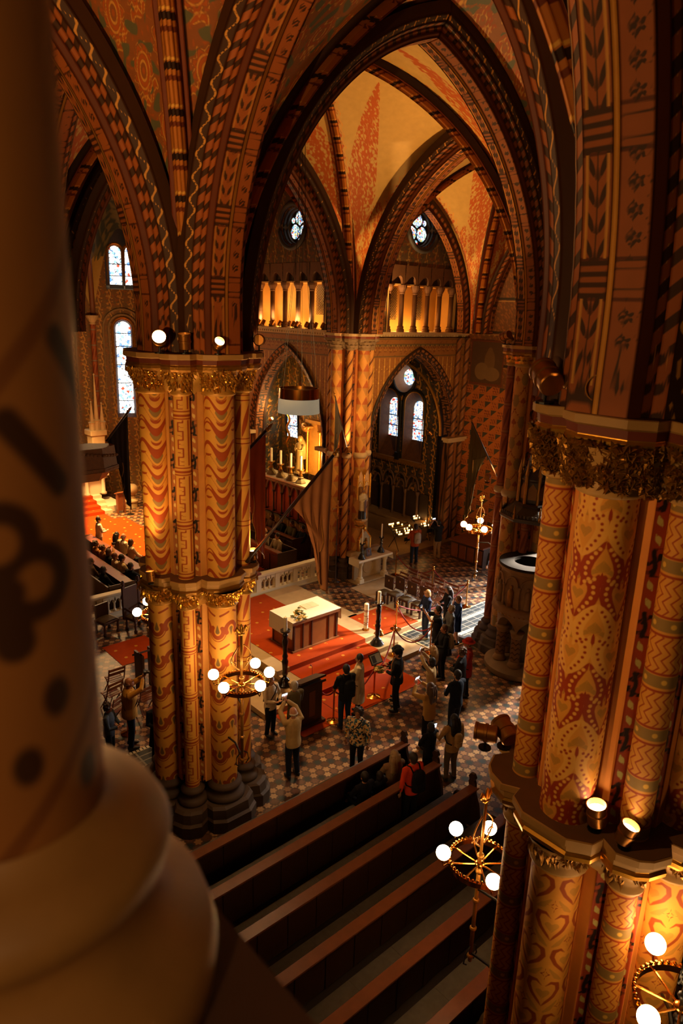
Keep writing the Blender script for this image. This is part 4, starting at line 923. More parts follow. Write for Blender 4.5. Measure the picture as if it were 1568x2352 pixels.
# ================================================================== LAMPS
def bulb_mat(name, col, s):
    if name in _mats: return _mats[name]
    m, nt, b = nt_new(name); b.inputs['Base Color'].default_value = (.8, .75, .65, 1); b.inputs['Emission Color'].default_value = (*col, 1); b.inputs['Emission Strength'].default_value = s
    _mats[name] = m; return m
GLOBE = bulb_mat('glowing_opal_glass', (1, .80, .52), 9.); LENS = bulb_mat('lit_lens', (1, .74, .40), 16.); LENSD = bulb_mat('dim_lens', (1, .62, .25), 2.2); FLAME = bulb_mat('candle_flame', (1, .55, .18), 7.)
BRONZE = mat('bronze_lamp_housing', 'a06a2c', .35, .8, amt=.15); WAX = mat('candle_wax', 'e6d8b4', .5, amt=.05)
def rotz_to(v):
    return np.array(Vector(v).to_track_quat('Z', 'Y').to_matrix())
def spotlight(loc, aim, label, power=60., size=.1, lit=True, cone=70, group=None, col=WARM, housing=None):
    t = thing('spotlight', label, 'spotlight', loc, group=group); a = np.array(aim, float)-np.array(loc, float)-np.array((0, 0, .16)); a /= np.linalg.norm(a); R = rotz_to(a); k = size/.1
    b = MB(); b.lathe([(.07*k, 0), (.07*k, .02)], 12); b.tube([(0, 0, .02), (0, 0, .12*k)], .014*k, 6); b.build('foot', IRON, t)
    M = np.eye(4); M[:3, :3] = R; M[:3, 3] = (0, 0, .19*k)
    b = MB(); b.M = M; b.lathe([(.0, -.12*k), (.085*k, -.12*k), (.093*k, -.11*k), (.093*k, -.02*k), (.103*k, -.015*k), (.103*k, .015*k), (.093*k, .02*k), (.093*k, .09*k), (.103*k, .095*k), (.103*k, .12*k), (.094*k, .12*k), (.088*k, .05*k)], 18, cap=False); b.build('housing', housing or BRONZE, t, smooth=True, auto=35)
    b = MB(); b.M = M; b.lathe([(.0001, .055*k), (.05*k, .06*k), (.088*k, .05*k)], 16, cap=False); b.build('lens', LENS if lit else LENSD, t)
    if power:
        p = np.array((0, 0, .19*k))+R @ np.array((0, 0, .12*k)); l = lamp(tuple(p), power*K_SPOT, col, .05, 'SPOT', to=tuple(p+a), size=cone, blend=1., parent=t)
    return t
def chandelier(c, label, wall_to, globes, power=26., rot=0.):
    """wheel chandelier on an iron standard fixed to a pier; globes = angles of the glass balls"""
    t = thing('wheel_chandelier', label, 'chandelier', (c[0], c[1], c[2]-1.75), group='wheel chandeliers on the piers'); Z = 1.75; r = .43
    b = MB(); b.tube([(0, 0, .0), (0, 0, Z-.1)], .03, 8); b.tube([(0, 0, Z-.1), (0, 0, Z+1.0)], .022, 8)
    for z in (.1, .6, 1.1, Z-.15, Z+.12): b.sphere((0, 0, z), .055, 10, 6, (1, 1, .7))
    for s in (-1, 1):
        k = np.linspace(0, 1, 16); b.tube([(s*(.05+.16*math.sin(q*PI))*1, 0, Z+.3+.5*q) for q in k], .012, 5)
        b.tube([(s*(.16+.07*math.cos(a)*(1-a/9)), 0, Z+.45+.07*math.sin(a)*(1-a/9)) for a in np.linspace(0, 6.5, 20)], .01, 5)
    b.build('standard', GILTD if c[2] < 3.9 else IRON, t, smooth=True)
    for z in (.15, 1.3): b = MB(); b.tube([(0, 0, z), (wall_to[0]*.5, wall_to[1]*.5, z+.1), (wall_to[0], wall_to[1], z)], .02, 6); b.build('wall_bracket', IRON, t)
    for s in (-1, 1): b = MB(); b.tube([(.0, 0, .3), (s*.12, 0, .2), (s*.15, 0, .05), (s*.08, 0, -.02)], .012, 5); b.build('foot_scroll', IRON, t)
    b = MB(); b.lathe([(r-.012, Z-.045), (r+.012, Z-.045), (r+.018, Z+.04), (r-.018, Z+.04), (r-.012, Z-.045)], 40, cap=False)
    for i in range(44): a = TAU*i/44; b.sphere((r*math.cos(a), r*math.sin(a), Z+.055), .022, 6, 4)
    b.build('ring', BRASS, t, smooth=True, auto=40)
    for i in range(8): a = rot+TAU*i/8; q = MB(); q.tube([(.05*math.cos(a), .05*math.sin(a), Z-.02), (r*math.cos(a), r*math.sin(a), Z-.01)], .013, 6); q.build('spoke', BRASS, t)
    q = MB(); q.sphere((0, 0, Z-.02), .075, 12, 8, (1, 1, .6)); q.build('hub', BRASS, t, smooth=True)
    q = MB(); q.sphere((0, 0, Z+1.12), .06, 8, 6, (.6, .4, 1.9)); 
    for s in (-1, 1): q.tube([(0, 0, Z+1.0), (s*.05, 0, Z+1.1), (s*.1, 0, Z+1.17), (s*.13, 0, Z+1.12), (s*.115, 0, Z+1.06)], [.015, .028, .026, .018, .008], 6)
    q.cbox((0, 0, Z+1.03), (.12, .05, .03)); q.build('fleur_finial', GOLD, t, smooth=True)
    for a in globes:
        x, y = (r+.10)*math.cos(a), (r+.10)*math.sin(a)
        q = MB(); q.tube([(r*math.cos(a), r*math.sin(a), Z), (x*.97, y*.97, Z-.05), (x, y, Z), (x, y, Z+.05)], .012, 6); q.lathe([(.03, .05), (.05, .07), (.055, .09), (.03, .09)], 12, (x, y, Z)); arm = q.build('lamp_arm', BRASS, t, smooth=True)
        g = MB(); g.sphere((x, y, Z+.175), .092, 16, 10); g.build('globe', GLOBE, arm, smooth=True)
        lamp((x*1.0, y*1.0, Z+.175), power*K_GLOBE, WARM, .1, parent=t).visible_camera = True
    return t
G5 = [i*TAU/5+.5 for i in range(5)]
chandelier((6.62, 10.02, 3.66), 'globe wheel chandelier on the near side of the wave-painted pier', (.15, .72), [2.41, -2.81, -1.46, -.43, .46], rot=.2)
chandelier((6.85, 13.65, 3.70), 'wheel chandelier half hidden behind the wave-painted pier', (0, -.7), [i*TAU/5+2.95 for i in range(5)])
chandelier((7.02, 4.66, 3.12), 'globe wheel chandelier on the far side of the heart-painted pier', (-.1, -.7), [2.47, 1.4, .42, -2.17, -.9], rot=.1)
chandelier((6.04, 1.6, 4.18), 'globe wheel chandelier at the bottom right corner, before the heart-painted pier', (.4, .3), [.94, 2.95, -1.9, -.5], rot=.3)
chandelier((18.75, 13.85, 3.5), 'far wheel chandelier beside the pulpit', (0, -.8), [2.4, 3.1, 4.1, .6, 5.5])
UPW = (0, 0, 1)
spotlight((5.80, 11.2, 9.7), (3.2, 6.4, 12.2), 'blazing spotlight at the left edge of the wave-painted pier top', 110, .12)
spotlight((6.15, 10.97, 9.7), (5.6, 10.3, 15), 'dim upright spotlight second from the left on the wave-painted pier top', 0, .11, lit=False)
spotlight((6.62, 10.67, 9.7), (6.2, 8.5, 11.5), 'small round spotlight under the near arch on the wave-painted pier top', 70, .09)
spotlight((7.95, 11.35, 9.7), (18.8, 24.5, 8.6), 'boxy floodlight at the right edge of the wave-painted pier top', 130, .11, cone=38)
spotlight((5.52, 11.35, 5.52), (5.6, 11.9, 9), 'small lit spotlight at the left edge of the lower ledge of the wave-painted pier', 20, .08)
spotlight((7.7, 11.2, 5.52), (7.0, 11.0, 9.5), 'lit spotlight at the right edge of the lower ledge of the wave-painted pier', 40, .09)
spotlight((6.0, 3.80, 9.7), (9, 8, 12), 'brass drum floodlight turned away on the heart-painted pier top', 0, .13, lit=False)
spotlight((5.95, 3.42, 9.7), (5.0, 5.2, 11.5), 'half turned lit spotlight in the middle of the heart-painted pier top', 60, .1)
spotlight((5.9, 3.18, 9.7), (1.0, 1.15, 9.7), 'bright round spotlight facing out on the heart-painted pier top', 130, .12)
spotlight((6.0, 2.68, 5.52), (5.5, 2.9, 9), 'lit spotlight on the lower ledge of the heart-painted pier, left of a pair', .7, .1)
spotlight((6.0, 2.36, 5.52), (6.4, 1.5, 9), 'narrow lit spotlight on the lower ledge of the heart-painted pier, right of a pair', .7, .09)
spotlight((6.25, 4.25, 5.52), (5.2, 6.2, 5.6), 'gilt floodlight aimed at the pews on the far ledge of the heart-painted pier', 25, .11)
spotlight((6.45, 4.12, 5.52), (7.5, 6.5, 6.6), 'round brass floodlight behind another on the far ledge of the heart-painted pier', 0, .12, lit=False)
spotlight((17.95, 19.95, 9.7), (16.2, 18.2, 15), 'small lit spotlight on the capital of the farthest pier', 110, .09, cone=160)
spotlight((19.75, 20.45, 9.72), (21.6, 18.0, 15), 'small lit spotlight at the left end of the transept ledge', 130, .09, cone=150)
spotlight((25.5, 20.5, 9.72), (24.6, 18.5, 14), 'small lit spotlight at the right end of the transept ledge', 110, .09)
spotlight((17.9, 19.62, 5.22), (17.9, 19.9, 9), 'pair of tiny lit spots on the ring of the farthest pier', 25, .09)
spotlight((17.85, 13.05, 5.42), (25.9, 17.5, 6.8), 'lit spotlight on the ring of the pulpit pier', 110, .1)
spotlight((17.5, 12.6, 9.7), (19.4, 20.6, 7.2), 'gilt floodlight on the capital of the pulpit pier', 240, .13, cone=62)
spotlight((24.1, 20.95, 5.12), (23.0, 23, 7.6), 'tiny lit spot at the right foot of the chapel window arch', 30, .08)
spotlight((19.6, 27.0, 5.3), (19.9, 25.5, 6.5), 'tiny lit spot inside the left side of the altar niche', 20, .08)
for i, (y, p) in enumerate(((22.5, 0), (22.95, 30), (23.55, 40), (24.2, 40), (24.45, 40), (24.72, 0), (25.4, 0), (25.95, 40), (26.6, 40), (26.95, 30))):
    spotlight((18.88, y, 9.72), (19.8, y+.05, 11.2), ('small lit spotlight in the row on the choir ledge' if p else 'small dark spotlight in the row on the choir ledge'), p*.16, .085, lit=p > 0, group='lit spotlights on the choir ledge' if p else 'dark spotlights on the choir ledge', cone=110)
for x in (21.4, 22.2, 23.0, 23.8): lamp((x, 21.55, 9.8), 26, AMBER, .22)
for y in (23.0, 24.3, 25.4, 26.6): lamp((19.65, y, 9.8), 24, AMBER, .22)
for (p, a, w, c) in (((.45, 5.4, 9.3), (6.7, 10.6, 7.2), 120, 42), ((.45, 5.0, 9.3), (6.2, 3.3, 7.4), 50, 50), ((.45, 6.2, 9.3), (6.4, 9.5, 13.5), 110, 90), ((.45, 4.2, 9.3), (5.5, 3.2, 12), 22, 80)):
    spotlight(p, a, 'added floodlight on the parapet, out of view, aimed across the nave', w, .13, cone=c, group='added floodlights of the gallery')  # unseen floodlights added to brighten the piers, arches and vault
spotlight((17.72, 12.62, 9.7), (13.2, 16.2, 17), 'added spotlight on the pulpit pier capital to brighten the crossing vault', 210, .1, cone=120)  # extra lamp, no known fixture, added to brighten the crossing vault
# hanging drum lamp over the altar
t = thing('drum_lamp', 'round drum lamp with brass band hanging over the altar', 'lamp', (12.2, 15.5, 7.72))
b = MB(); b.lathe([(.585, 0), (.565, .40), (.545, .40), (.565, .02), (.585, 0)], 40, cap=False); b.build('shade', mat('pale_green_grey_fabric', 'b4ac90', .8, amt=.04, emit=.20), t, smooth=True, auto=40)  # emission stands in for light falling on the opaque fabric
b = MB(); b.lathe([(.567, .40), (.555, .68), (.535, .68), (.545, .40)], 40, cap=False); b.build('brass_band', BRASS, t, smooth=True, auto=40)
b = MB(); b.lathe([(.0001, .6), (.54, .6)], 30, cap=False); b.build('diffuser', mat('dark_lamp_plate', '3a3026', .5), t)
b = MB()
for i in range(6): a = TAU*i/6; b.tube([(.55*math.cos(a), .55*math.sin(a), .68), (.12*math.cos(a), .12*math.sin(a), 4.5), (.02*math.cos(a), .02*math.sin(a), 9.1)], .006, 4)
b.build('suspension_cable', IRON, t)
for i in range(4): a = TAU*i/4+.5; lamp((.3*math.cos(a), .3*math.sin(a), .35), 260, (1, .58, .24), .08, 'SPOT', to=(.3*math.cos(a)*1.4, .3*math.sin(a)*1.4, -5), size=95, blend=.9, parent=t)
# ================================================================== FURNITURE
def pew(x0, x1, y, label):
    t = thing('pew', label, 'pew', (x0, y, 0), group='oak pews of the nave'); L = x1-x0
    b = MB(); b.cbox((L/2, 0, .52), (L, .045, .86)); 
    for k in np.arange(.5, L-.2, .62): b.cbox((k, -.028, .5), (.07, .02, .8))
    b.build('backrest', WOODD, t)
    b = MB(); b.cbox((L/2, -.06, .965), (L, .22, .035), bev=.01); b.cbox((L/2, -.165, .985), (L, .02, .03)); b.build('top_rail', WOODR, t)
    b = MB(); b.cbox((L/2, .33, .42), (L, .54, .04), bev=.012)
    for k in np.arange(.8, L, 1.6): b.cbox((k, .2, .2), (.05, .36, .4))
    b.build('seat', WOODD, t)
    b = MB(); n = max(2, int(L/.9)); 
    for i in range(n):
        a, e = L*i/n, L*(i+1)/n; m = 14; P = []
        for q in np.linspace(0, 1, m): 
            rg = .008*math.sin(q*40+i)+.012*(1-(2*q-1)**6); P.append([(a+(e-a)*q, .06, .44), (a+(e-a)*q, .07, .458+rg), (a+(e-a)*q, .56, .458+rg*.9), (a+(e-a)*q, .61, .44)])
        b.grid(P)
    b.build('cushion', mat('grey_blue_cushion', '5e574c', .9, amt=.3, scale=9), t, smooth=True)
    b = MB(); b.cbox((L/2, -.42, .19), (L-.1, .2, .05), bev=.012); b.cbox((L/2, -.42, .09), (L-.3, .05, .16)); b.build('kneeler', mat('worn_kneeler', '4a4038', .85, amt=.3), t)
    for e in (0, L):
        b = MB(); prof = [(-.26, 0), (.46, 0), (.46, .12), (.40, .34), (.46, .50), (.42, .60), (.30, .62), (.14, .72), (.06, .92), (.09, 1.04), (.07, 1.10), (.10, 1.17), (.05, 1.25), (-.03, 1.25), (-.08, 1.17), (-.05, 1.10), (-.08, 1.04), (-.10, .8), (-.2, .55), (-.26, .2)]
        b.prism(prof, e-.035, e+.035, axis='x'); b.build('end_panel', WOODD, t)
    return t
prow = ['first pew row behind the tiled crossing, nearest the altar', 'second pew row, blonde woman seated before it', 'third pew row, behind the orange jacket', 'fourth pew row, counting from the altar', 'fifth pew row, counting from the altar', 'sixth and nearest pew row at the bottom of the picture']
for i, y in enumerate((9.47, 8.50, 7.48, 6.50, 5.53, 4.58)): pew(4.1, 10.7, y, prow[i])
pew(16.2, 19, 9.25, 'pew end beyond the heart-painted pier, a white sheet on it')
t = thing('paper_sheet', 'white paper sheet lying on the far pew end', 'paper', (16.4, 9.2, .995)); b = MB(); b.cbox((0, 0, .012), (.4, .26, .008)); b.build('sheet', mat('white_paper', 'd8d4c4', .7), t)
pf = MB(); pf.box(3.2, 10.55, 3.3, 9.95, 0, .05); pf.build('floor', mat('worn_dark_boards', '241710', .6, amt=.3, scale=4), kind='structure')
# --- altar platform
st = MB(); st.box(9.6, 15.88, 13.45, 20.2, 0, .15); st.box(15.3, 18.3, 14.88, 16.75, 0, .15); st.build('trim_platform', STONE, kind='structure')
st = MB(); st.box(10.95, 15.28, 14.06, 17.0, .15, .30); st.build('trim_platform', STONE, kind='structure')
st = MB(); st.box(10.9, 14.82, 14.66, 16.95, .30, .45); st.build('trim_platform', STONE, kind='structure')
def ribbon(name, x0, x1, prof, m, label, cat='carpet'):
    b = MB(); P = [[(x, y, z) for x in (x0, x1)] for y, z in prof]; b.grid(P); b.grid([[(x, y, z-.012) for x in (x0, x1)] for y, z in prof]); return tag(b.build(name, m), label, cat)
ribbon('stair_carpet', 11.35, 14.38, [(16.95, .462), (14.655, .462), (14.648, .312), (14.055, .312), (14.048, .162), (13.44, .162), (13.435, .012), (12.15, .012)], CARPET, 'red carpet running down the altar steps to the floor')
ribbon('wing_carpet', 15.25, 17.2, [(14.93, .163), (16.62, .163)], CARPET, 'red carpet beside the paschal candle, before the grey chairs')
ribbon('wing_carpet', 9.9, 11.33, [(12.15, .012), (13.43, .012)], CARPET, 'red carpet strip under the dark lectern')
ribbon('back_carpet', 11.2, 14.36, [(16.97, .163), (20.15, .163)], CARPET, 'red carpet between the altar and the balustrade')
# --- altar table
t = thing('altar', 'large wooden altar block with a white cloth in the crossing', 'altar', (12.85, 15.82, .46))
b = MB(); b.cbox((0, 0, .02), (1.86, 1.16, .04)); b.cbox((0, 0, .46), (1.74, 1.02, .86)); b.build('body', WOODM, t)
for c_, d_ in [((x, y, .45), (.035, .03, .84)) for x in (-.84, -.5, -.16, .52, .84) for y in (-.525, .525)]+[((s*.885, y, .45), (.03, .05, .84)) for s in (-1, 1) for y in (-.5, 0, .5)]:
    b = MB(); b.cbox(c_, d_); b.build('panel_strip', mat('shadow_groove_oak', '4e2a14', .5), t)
b = MB(); b.cbox((0, 0, .94), (1.88, 1.16, .10), bev=.01); b.build('top', WOODM, t)
b = MB(); b.cbox((0, 0, .995), (1.92, 1.18, .014))
b.add([(-.965, -.59, .99), (-.965, .59, .99), (-.975, .6, .48), (-.985, -.58, .46)], [(0, 1, 2, 3)]); b.add([(-.945, -.57, .99), (-.945, .57, .99), (-.955, .58, .48), (-.965, -.56, .46)], [(0, 1, 2, 3)]); b.add([(.965, -.59, .99), (.965, .59, .99), (.97, .59, .66), (.98, -.59, .62)], [(0, 1, 2, 3)]); b.add([(.95, -.58, .99), (.95, .58, .99), (.955, .58, .66), (.965, -.58, .62)], [(0, 1, 2, 3)])
tag(b.build('altar_cloth', mat('white_linen', 'e8dcc0', .8, amt=.04)), 'white linen cloth lying over the big altar', 'cloth').location = (12.85, 15.82, .47)
def flowers(loc, label, n, r, h, cols, name='bouquet'):
    t = thing(name, label, 'flowers', loc); rg = random.Random(n)
    for k, c in enumerate(cols):
        b = MB()
        for i in range(n):
            a = rg.uniform(0, TAU); q = math.sqrt(rg.random())*r; z = h*(1-(q/r)**1.5)*rg.uniform(.55, 1)+.03; p = (q*math.cos(a), q*math.sin(a), z)
            b.sphere(p, .045, 6, 4, (1, 1, .6)); 
            for j in range(4): aa = rg.uniform(0, TAU); b.add([p, (p[0]+.07*math.cos(aa), p[1]+.07*math.sin(aa), p[2]+.02), (p[0]+.06*math.cos(aa+.5), p[1]+.06*math.sin(aa+.5), p[2]-.02)], [(0, 1, 2)])
        b.build('leaves' if k else 'blossoms', c, t)
    return t
flowers((12.25, 15.4, 1.47), 'yellow and white bouquet on the corner of the altar', 22, .22, .34, (mat('cream_petals', 'e0c070', .7), mat('bouquet_leaves', '5a5a20', .7)))
t = thing('altar_book', 'pale open book lying on the altar cloth', 'book', (13.1, 15.95, 1.474)); b = MB(); b.cbox((-.13, 0, .014), (.25, .34, .022)); b.cbox((.13, 0, .014), (.25, .34, .022)); b.build('pages', mat('book_pages', 'd8c8a0', .7), t)
def candlestick(loc, label, H, m, prof_s=1., ch=.4, cr=.045, name='candlestick', lit=False):
    t = thing(name, label, 'candlestick', loc); k = prof_s
    P = [(.30*k, 0), (.31*k, .04), (.27*k, .07), (.25*k, .10), (.2*k, .13), (.19*k, .17), (.13*k, .21), (.08*k, .25), (.06*k, .30)]
    body = [(.06*k, .30), (.075*k, .33), (.06*k, .36), (.07*k, .45), (.085*k, .52), (.055*k, .56), (.075*k, .60), (.05*k, .64), (.06*k, .75), (.08*k, .83), (.05*k, .88), (.07*k, .92), (.05*k, .95)]
    b = MB(); b.lathe([(r, z) for r, z in P], 24); b.build('base', m, t, smooth=True, auto=50)
    b = MB(); b.lathe([(r*1.55, .30+(z-.30)*(H-.30)/.65) for r, z in body], 18); b.build('stem', m, t, smooth=True)
    b = MB(); b.lathe([(.05*k, H-.02), (.10*k, H+.02), (.19*k, H+.05), (.20*k, H+.09), (.17*k, H+.075), (.05*k, H+.05)], 20, cap=False); b.build('drip_pan', m, t, smooth=True)
    b = MB(); b.lathe([(cr, H+.04), (cr, H+.04+ch), (cr*.8, H+.05+ch)], 14); b.tube([(0, 0, H+.04+ch), (0, 0, H+.09+ch)], .004, 4); b.build('candle', WAX, t, smooth=True, auto=40)
    return t
BLK = mat('black_turned_wood', '1c1712', .25, amt=.1)
candlestick((10.95, 14.36, .15), 'tall black turned candlestick left of the altar steps', 1.62, BLK, .74, .44, .055)
candlestick((14.62, 14.36, .30), 'tall black turned candlestick right of the altar, by the brass one', 1.36, BLK, .72, .40, .055)
candlestick((15.12, 14.8, .30), 'short brass candlestick beside the right black candlestick', 1.12, BRASS, .55, .06, .04)
t = thing('paschal_candle', 'thick white Easter candle with red and gold decoration', 'candle', (14.83, 15.12, .45)); b = MB(); b.lathe([(.075, 0), (.075, .92), (.05, .94)], 16); b.build('candle', WAX, t, smooth=True, auto=40)
b = MB()
for z in (.2, .26, .5, .66, .7): b.lathe([(.077, z), (.077, z+.022)], 16, cap=False)
b.cbox((0, -.077, .38), (.02, .006, .2)); b.cbox((0, -.077, .42), (.09, .006, .02)); b.build('wax_decoration', mat('red_gold_wax', '8a2a1c', .5), t)
b = MB(); b.lathe([(.12, 0), (.12, .02), (.085, .04), (.085, .07)], 16); b.build('foot', BRASS, t)
# --- lectern
t = thing('lectern', 'dark wooden lectern with an inlaid panel before the altar steps', 'lectern', (10.4, 12.62, .02))
b = MB(); b.cbox((0, 0, .03), (.84, .46, .06)); b.cbox((0, 0, .62), (.70, .30, 1.14), bev=.012); b.build('body', WOODD, t)
b = MB(); M = np.array(Matrix.Rotation(-.35, 3, 'X')); b.cbox((0, .0, 1.26), (.82, .44, .05), M); b.cbox((0, -.2, 1.2), (.82, .03, .06), M); b.build('desk', WOODD, t)
b = MB(); b.cbox((.0, -.158, .62), (.2, .012, .72)); b.build('inlay', WOODR, t)
b = MB(); b.tube([(.2, .1, 1.3), (.22, .14, 1.5), (.1, .05, 1.62)], .006, 5); b.sphere((.1, .05, 1.62), .018, 8, 6); b.build('microphone', IRON, t, smooth=True)
# --- stanchions and ropes
def stanchion(loc, label, sign=False):
    t = thing('stanchion', label, 'stanchion', loc, group='brass rope posts'); b = MB(); b.lathe([(.19, 0), (.19, .015), (.16, .03), (.08, .05), (.04, .075), (.03, .1)], 24); b.build('base', BRASS, t, smooth=True, auto=50)
    b = MB(); b.lathe([(.025, .08), (.025, .93), (.035, .94), (.035, .96), (.028, .97)], 12); b.build('post', BRASS, t, smooth=True, auto=50)
    b = MB(); b.sphere((0, 0, 1.01), .045, 12, 8); b.lathe([(.045, .90), (.05, .93), (.045, .95)], 12); b.build('finial', BRASS, t, smooth=True)
    return t
S = {'a': (20.08, 18.85, 0), 'b': (19.98, 16.75, 0), 'c': (19.85, 14.95, 0), 'd': (16.12, 14.98, .15), 'e': (15.98, 13.3, 0), 'f': (14.72, 13.72, .15), 'g': (12.7, 12.5, 0), 'h': (10.98, 12.26, 0), 'i': (6.55, 15.1, 0)}
for k, lb in zip('abcdefghi', ('brass rope post by the side altar', 'brass rope post behind the middle of the folding chairs', 'brass rope post at the far corner of the folding chairs', 'brass rope post on the step beside the brass candlestick', 'brass rope post on the tiles before the metal floor grille', 'brass rope post on the front step right of the altar', 'brass post carrying the framed notice', 'brass rope post beside the man with a black backpack', 'brass rope post left of the man in the yellow sweater')): stanchion(S[k], lb)
ROPE = mat('red_velvet_rope', '7c1c14', .85, amt=.15, scale=20)
def rope(a, b, sag, label):
    a, b_ = np.array(S[a])+(0, 0, .9), np.array(S[b])+(0, 0, .9) if isinstance(b, str) else np.array(b); k = np.linspace(0, 1, 20); L = [(a*(1-q)+b_*q)-np.array((0, 0, sag*4*q*(1-q))) for q in k]
    m = MB(); m.tube(L, .022, 7); o = m.build('velvet_rope', ROPE); tag(o, label, 'rope', 'red barrier ropes')
    m = MB()
    for p, q in ((L[0], L[1]), (L[-1], L[-2])): m.tube([p, p+(q-p)*.6], .026, 7)
    m.build('end_hook', BRASS, o)
for a, b_, s, lb in (('a', 'b', .4, 'red rope hanging between the side altar and the folding chairs'), ('b', 'c', .3, 'red rope behind the folding chairs'), ('d', 'c', .55, 'long red rope passing in front of the grey chairs'), ('d', 'e', .45, 'red rope down the right step of the altar'), ('f', 'e', .5, 'sagging red rope across the white front step'),
                 ('g', 'f', .4, 'red rope behind the man with the tan shoulder bag'), ('h', (10.85, 12.62, .75), .1, 'short red rope from the lectern to the brass post'), ('h', 'g', .42, 'red rope in front of the woman in the cream coat')): rope(a, b_, s, lb)
t = thing('notice_board', 'framed notice on a brass post before the altar steps', 'sign', (12.7, 12.5, 1.06)); R = np.array(Matrix.Rotation(-.6, 3, 'X'))
b = MB(); b.cbox((0, 0, .12), (.42, .02, .32), R); b.build('frame', mat('dark_sign_frame', '241c14', .4), t); b = MB(); b.cbox((0, -.010, .126), (.36, .012, .26), R); b.build('sheet', mat('grey_printed_sheet', '8a8470', .7), t); b = MB(); b.cbox((-.08, -.017, .133), (.13, .012, .2), R); b.build('print', mat('dark_print', '2c2a26', .7), t)
# --- chairs
def chair4(loc, rz, label, cushion, group):
    t = thing('choir_chair', label, 'chair', loc, rz, group); b = MB(); b.cbox((0, 0, .43), (.48, .46, .05), bev=.012); b.build('seat', WOODD, t)
    b = MB(); P = [[(x, y, .46+.05*(1-(x/.24)**4)*(1-(y/.23)**4)) for y in np.linspace(-.22, .22, 8)] for x in np.linspace(-.23, .23, 8)]; b.grid(P); b.build('cushion', cushion, t, smooth=True)
    for sx in (-1, 1):
        for sy in (-1, 1): b = MB(); b.cbox((sx*.2, sy*.19, .205), (.06, .06, .41)); b.build('leg', WOODD, t)
    b = MB(); b.cbox((0, .225, .78), (.46, .035, .5), bev=.01); b.build('backrest', WOODD, t)
    b = MB(); 
    for s in (-1, 1): b.prism([(s*.0, .03*s), (.022, .0), (0, -.0), (-.022, .0)] if False else [(-.03, s*.018+.006), (0, s*.018+.03), (.03, s*.018+.006), (0, s*.018-.018)], .2, .206, axis='y')
    o = b.build('cross_cutout', mat('pale_wood_inlay', 'b89a78', .6), t); o.location = (0, 0, .85)
    b = MB()
    for s in (-1, 1): b.prism([(-.2, .3), (-.2, .41), (.2, .41), (.2, .3), (.12, .38), (-.12, .38)], s*.2-.012, s*.2+.012, axis='y')
    b.build('apron', WOODD, t); return t
CG = mat('grey_brown_upholstery', '5c5040', .9, amt=.15)
c0 = chair4((17.62, 17.05, 0), -PI/2, 'dark carved chair with grey cushion, first of four, by the side altar', CG, 'carved chairs right of the altar')
for y, lb in ((16.45, 'dark carved chair with grey cushion, second of four'), (15.85, 'dark carved chair with grey cushion, third of four'), (15.25, 'dark carved chair with grey cushion, last of four, nearest the crowd')): dup(c0, (17.58, y, 0 if y > 16.76 else .15), -PI/2, lb)
def folding(loc, rz, label, group, m=WOODR):
    t = thing('folding_chair', label, 'chair', loc, rz, group); b = MB()
    for k in range(4): b.cbox((0, -.17+.11*k, .44), (.40, .08, .018))
    b.build('seat', m, t)
    for s in (-1, 1):
        b = MB(); b.tube([(s*.21, .26, 0), (s*.21, -.05, .44), (s*.21, .18, .0)][:2]+[(s*.21, -.16, .46)], .017, 6); b.build('front_leg', m, t)
        b = MB(); b.tube([(s*.23, -.2, 0), (s*.23, .12, .44), (s*.23, .22, .84)], .018, 6); b.build('rear_leg', m, t)
    b = MB()
    for z, y in ((.66, .175), (.79, .21)): b.cbox((0, y, z), (.46, .018, .075))
    b.build('backrest', m, t); return t
f0 = folding((18.75, 17.3, 0), -PI/2, 'red brown folding chair in the inner row, farthest from the crowd', 'folding chairs beside the crossing')
k = 0
FL = ['folding chair in the inner row, second from its far end', 'folding chair in the inner row, third from its far end', 'folding chair in the inner row, behind the woman with long dark hair', 'folding chair in the outer row, far end by the rope', 'folding chair in the outer row, second from the far end', 'folding chair in the outer row, third from the far end', 'folding chair in the outer row, beside the corner rope post']
for (x, y) in ((18.72, 16.65), (18.72, 15.98), (18.72, 15.3), (19.35, 17.4), (19.35, 16.75), (19.35, 16.05), (19.35, 15.35)): dup(f0, (x, y, 0), -PI/2, FL[k]); k += 1
# left aisle folding chairs by the wave-painted pier
FL2 = ['folding chair with raised back, far left behind the man in yellow', 'folding chair right of the man in yellow', 'folding chair low at the left edge beside the gallery column', 'folding chair behind the dark-haired woman by the pier', 'folding chair at the left edge, near the brass post']
for i, (x, y, r) in enumerate(((7.15, 17.2, PI), (7.35, 15.75, PI), (6.75, 16.5, PI), (7.3, 15.0, PI), (6.5, 15.75, PI))): dup(f0, (x, y, 0), r+.1*i, FL2[i])
for o in [o for o in bpy.data.objects if o.get('label') in FL2]: o['group'] = 'folding chairs left of the wave-painted pier'
t = thing('reading_desk', 'tall dark wooden desk panel behind the wave-painted pier', 'desk', (7.9, 16.75, 0)); b = MB(); b.cbox((-.2, 0, .6), (.06, .5, 1.2)); b.cbox((.2, 0, .6), (.06, .5, 1.2)); b.build('side_panel', WOODD, t); b = MB(); b.cbox((0, 0, 1.2), (.6, .5, .05), np.array(Matrix.Rotation(-.5, 3, 'X'))); b.build('desk_top', WOODD, t)
ribbon('aisle_carpet', 7.95, 9.4, [(18.45, .012), (19.95, .012)], CARPET, 'small red carpet left of the wave-painted pier')
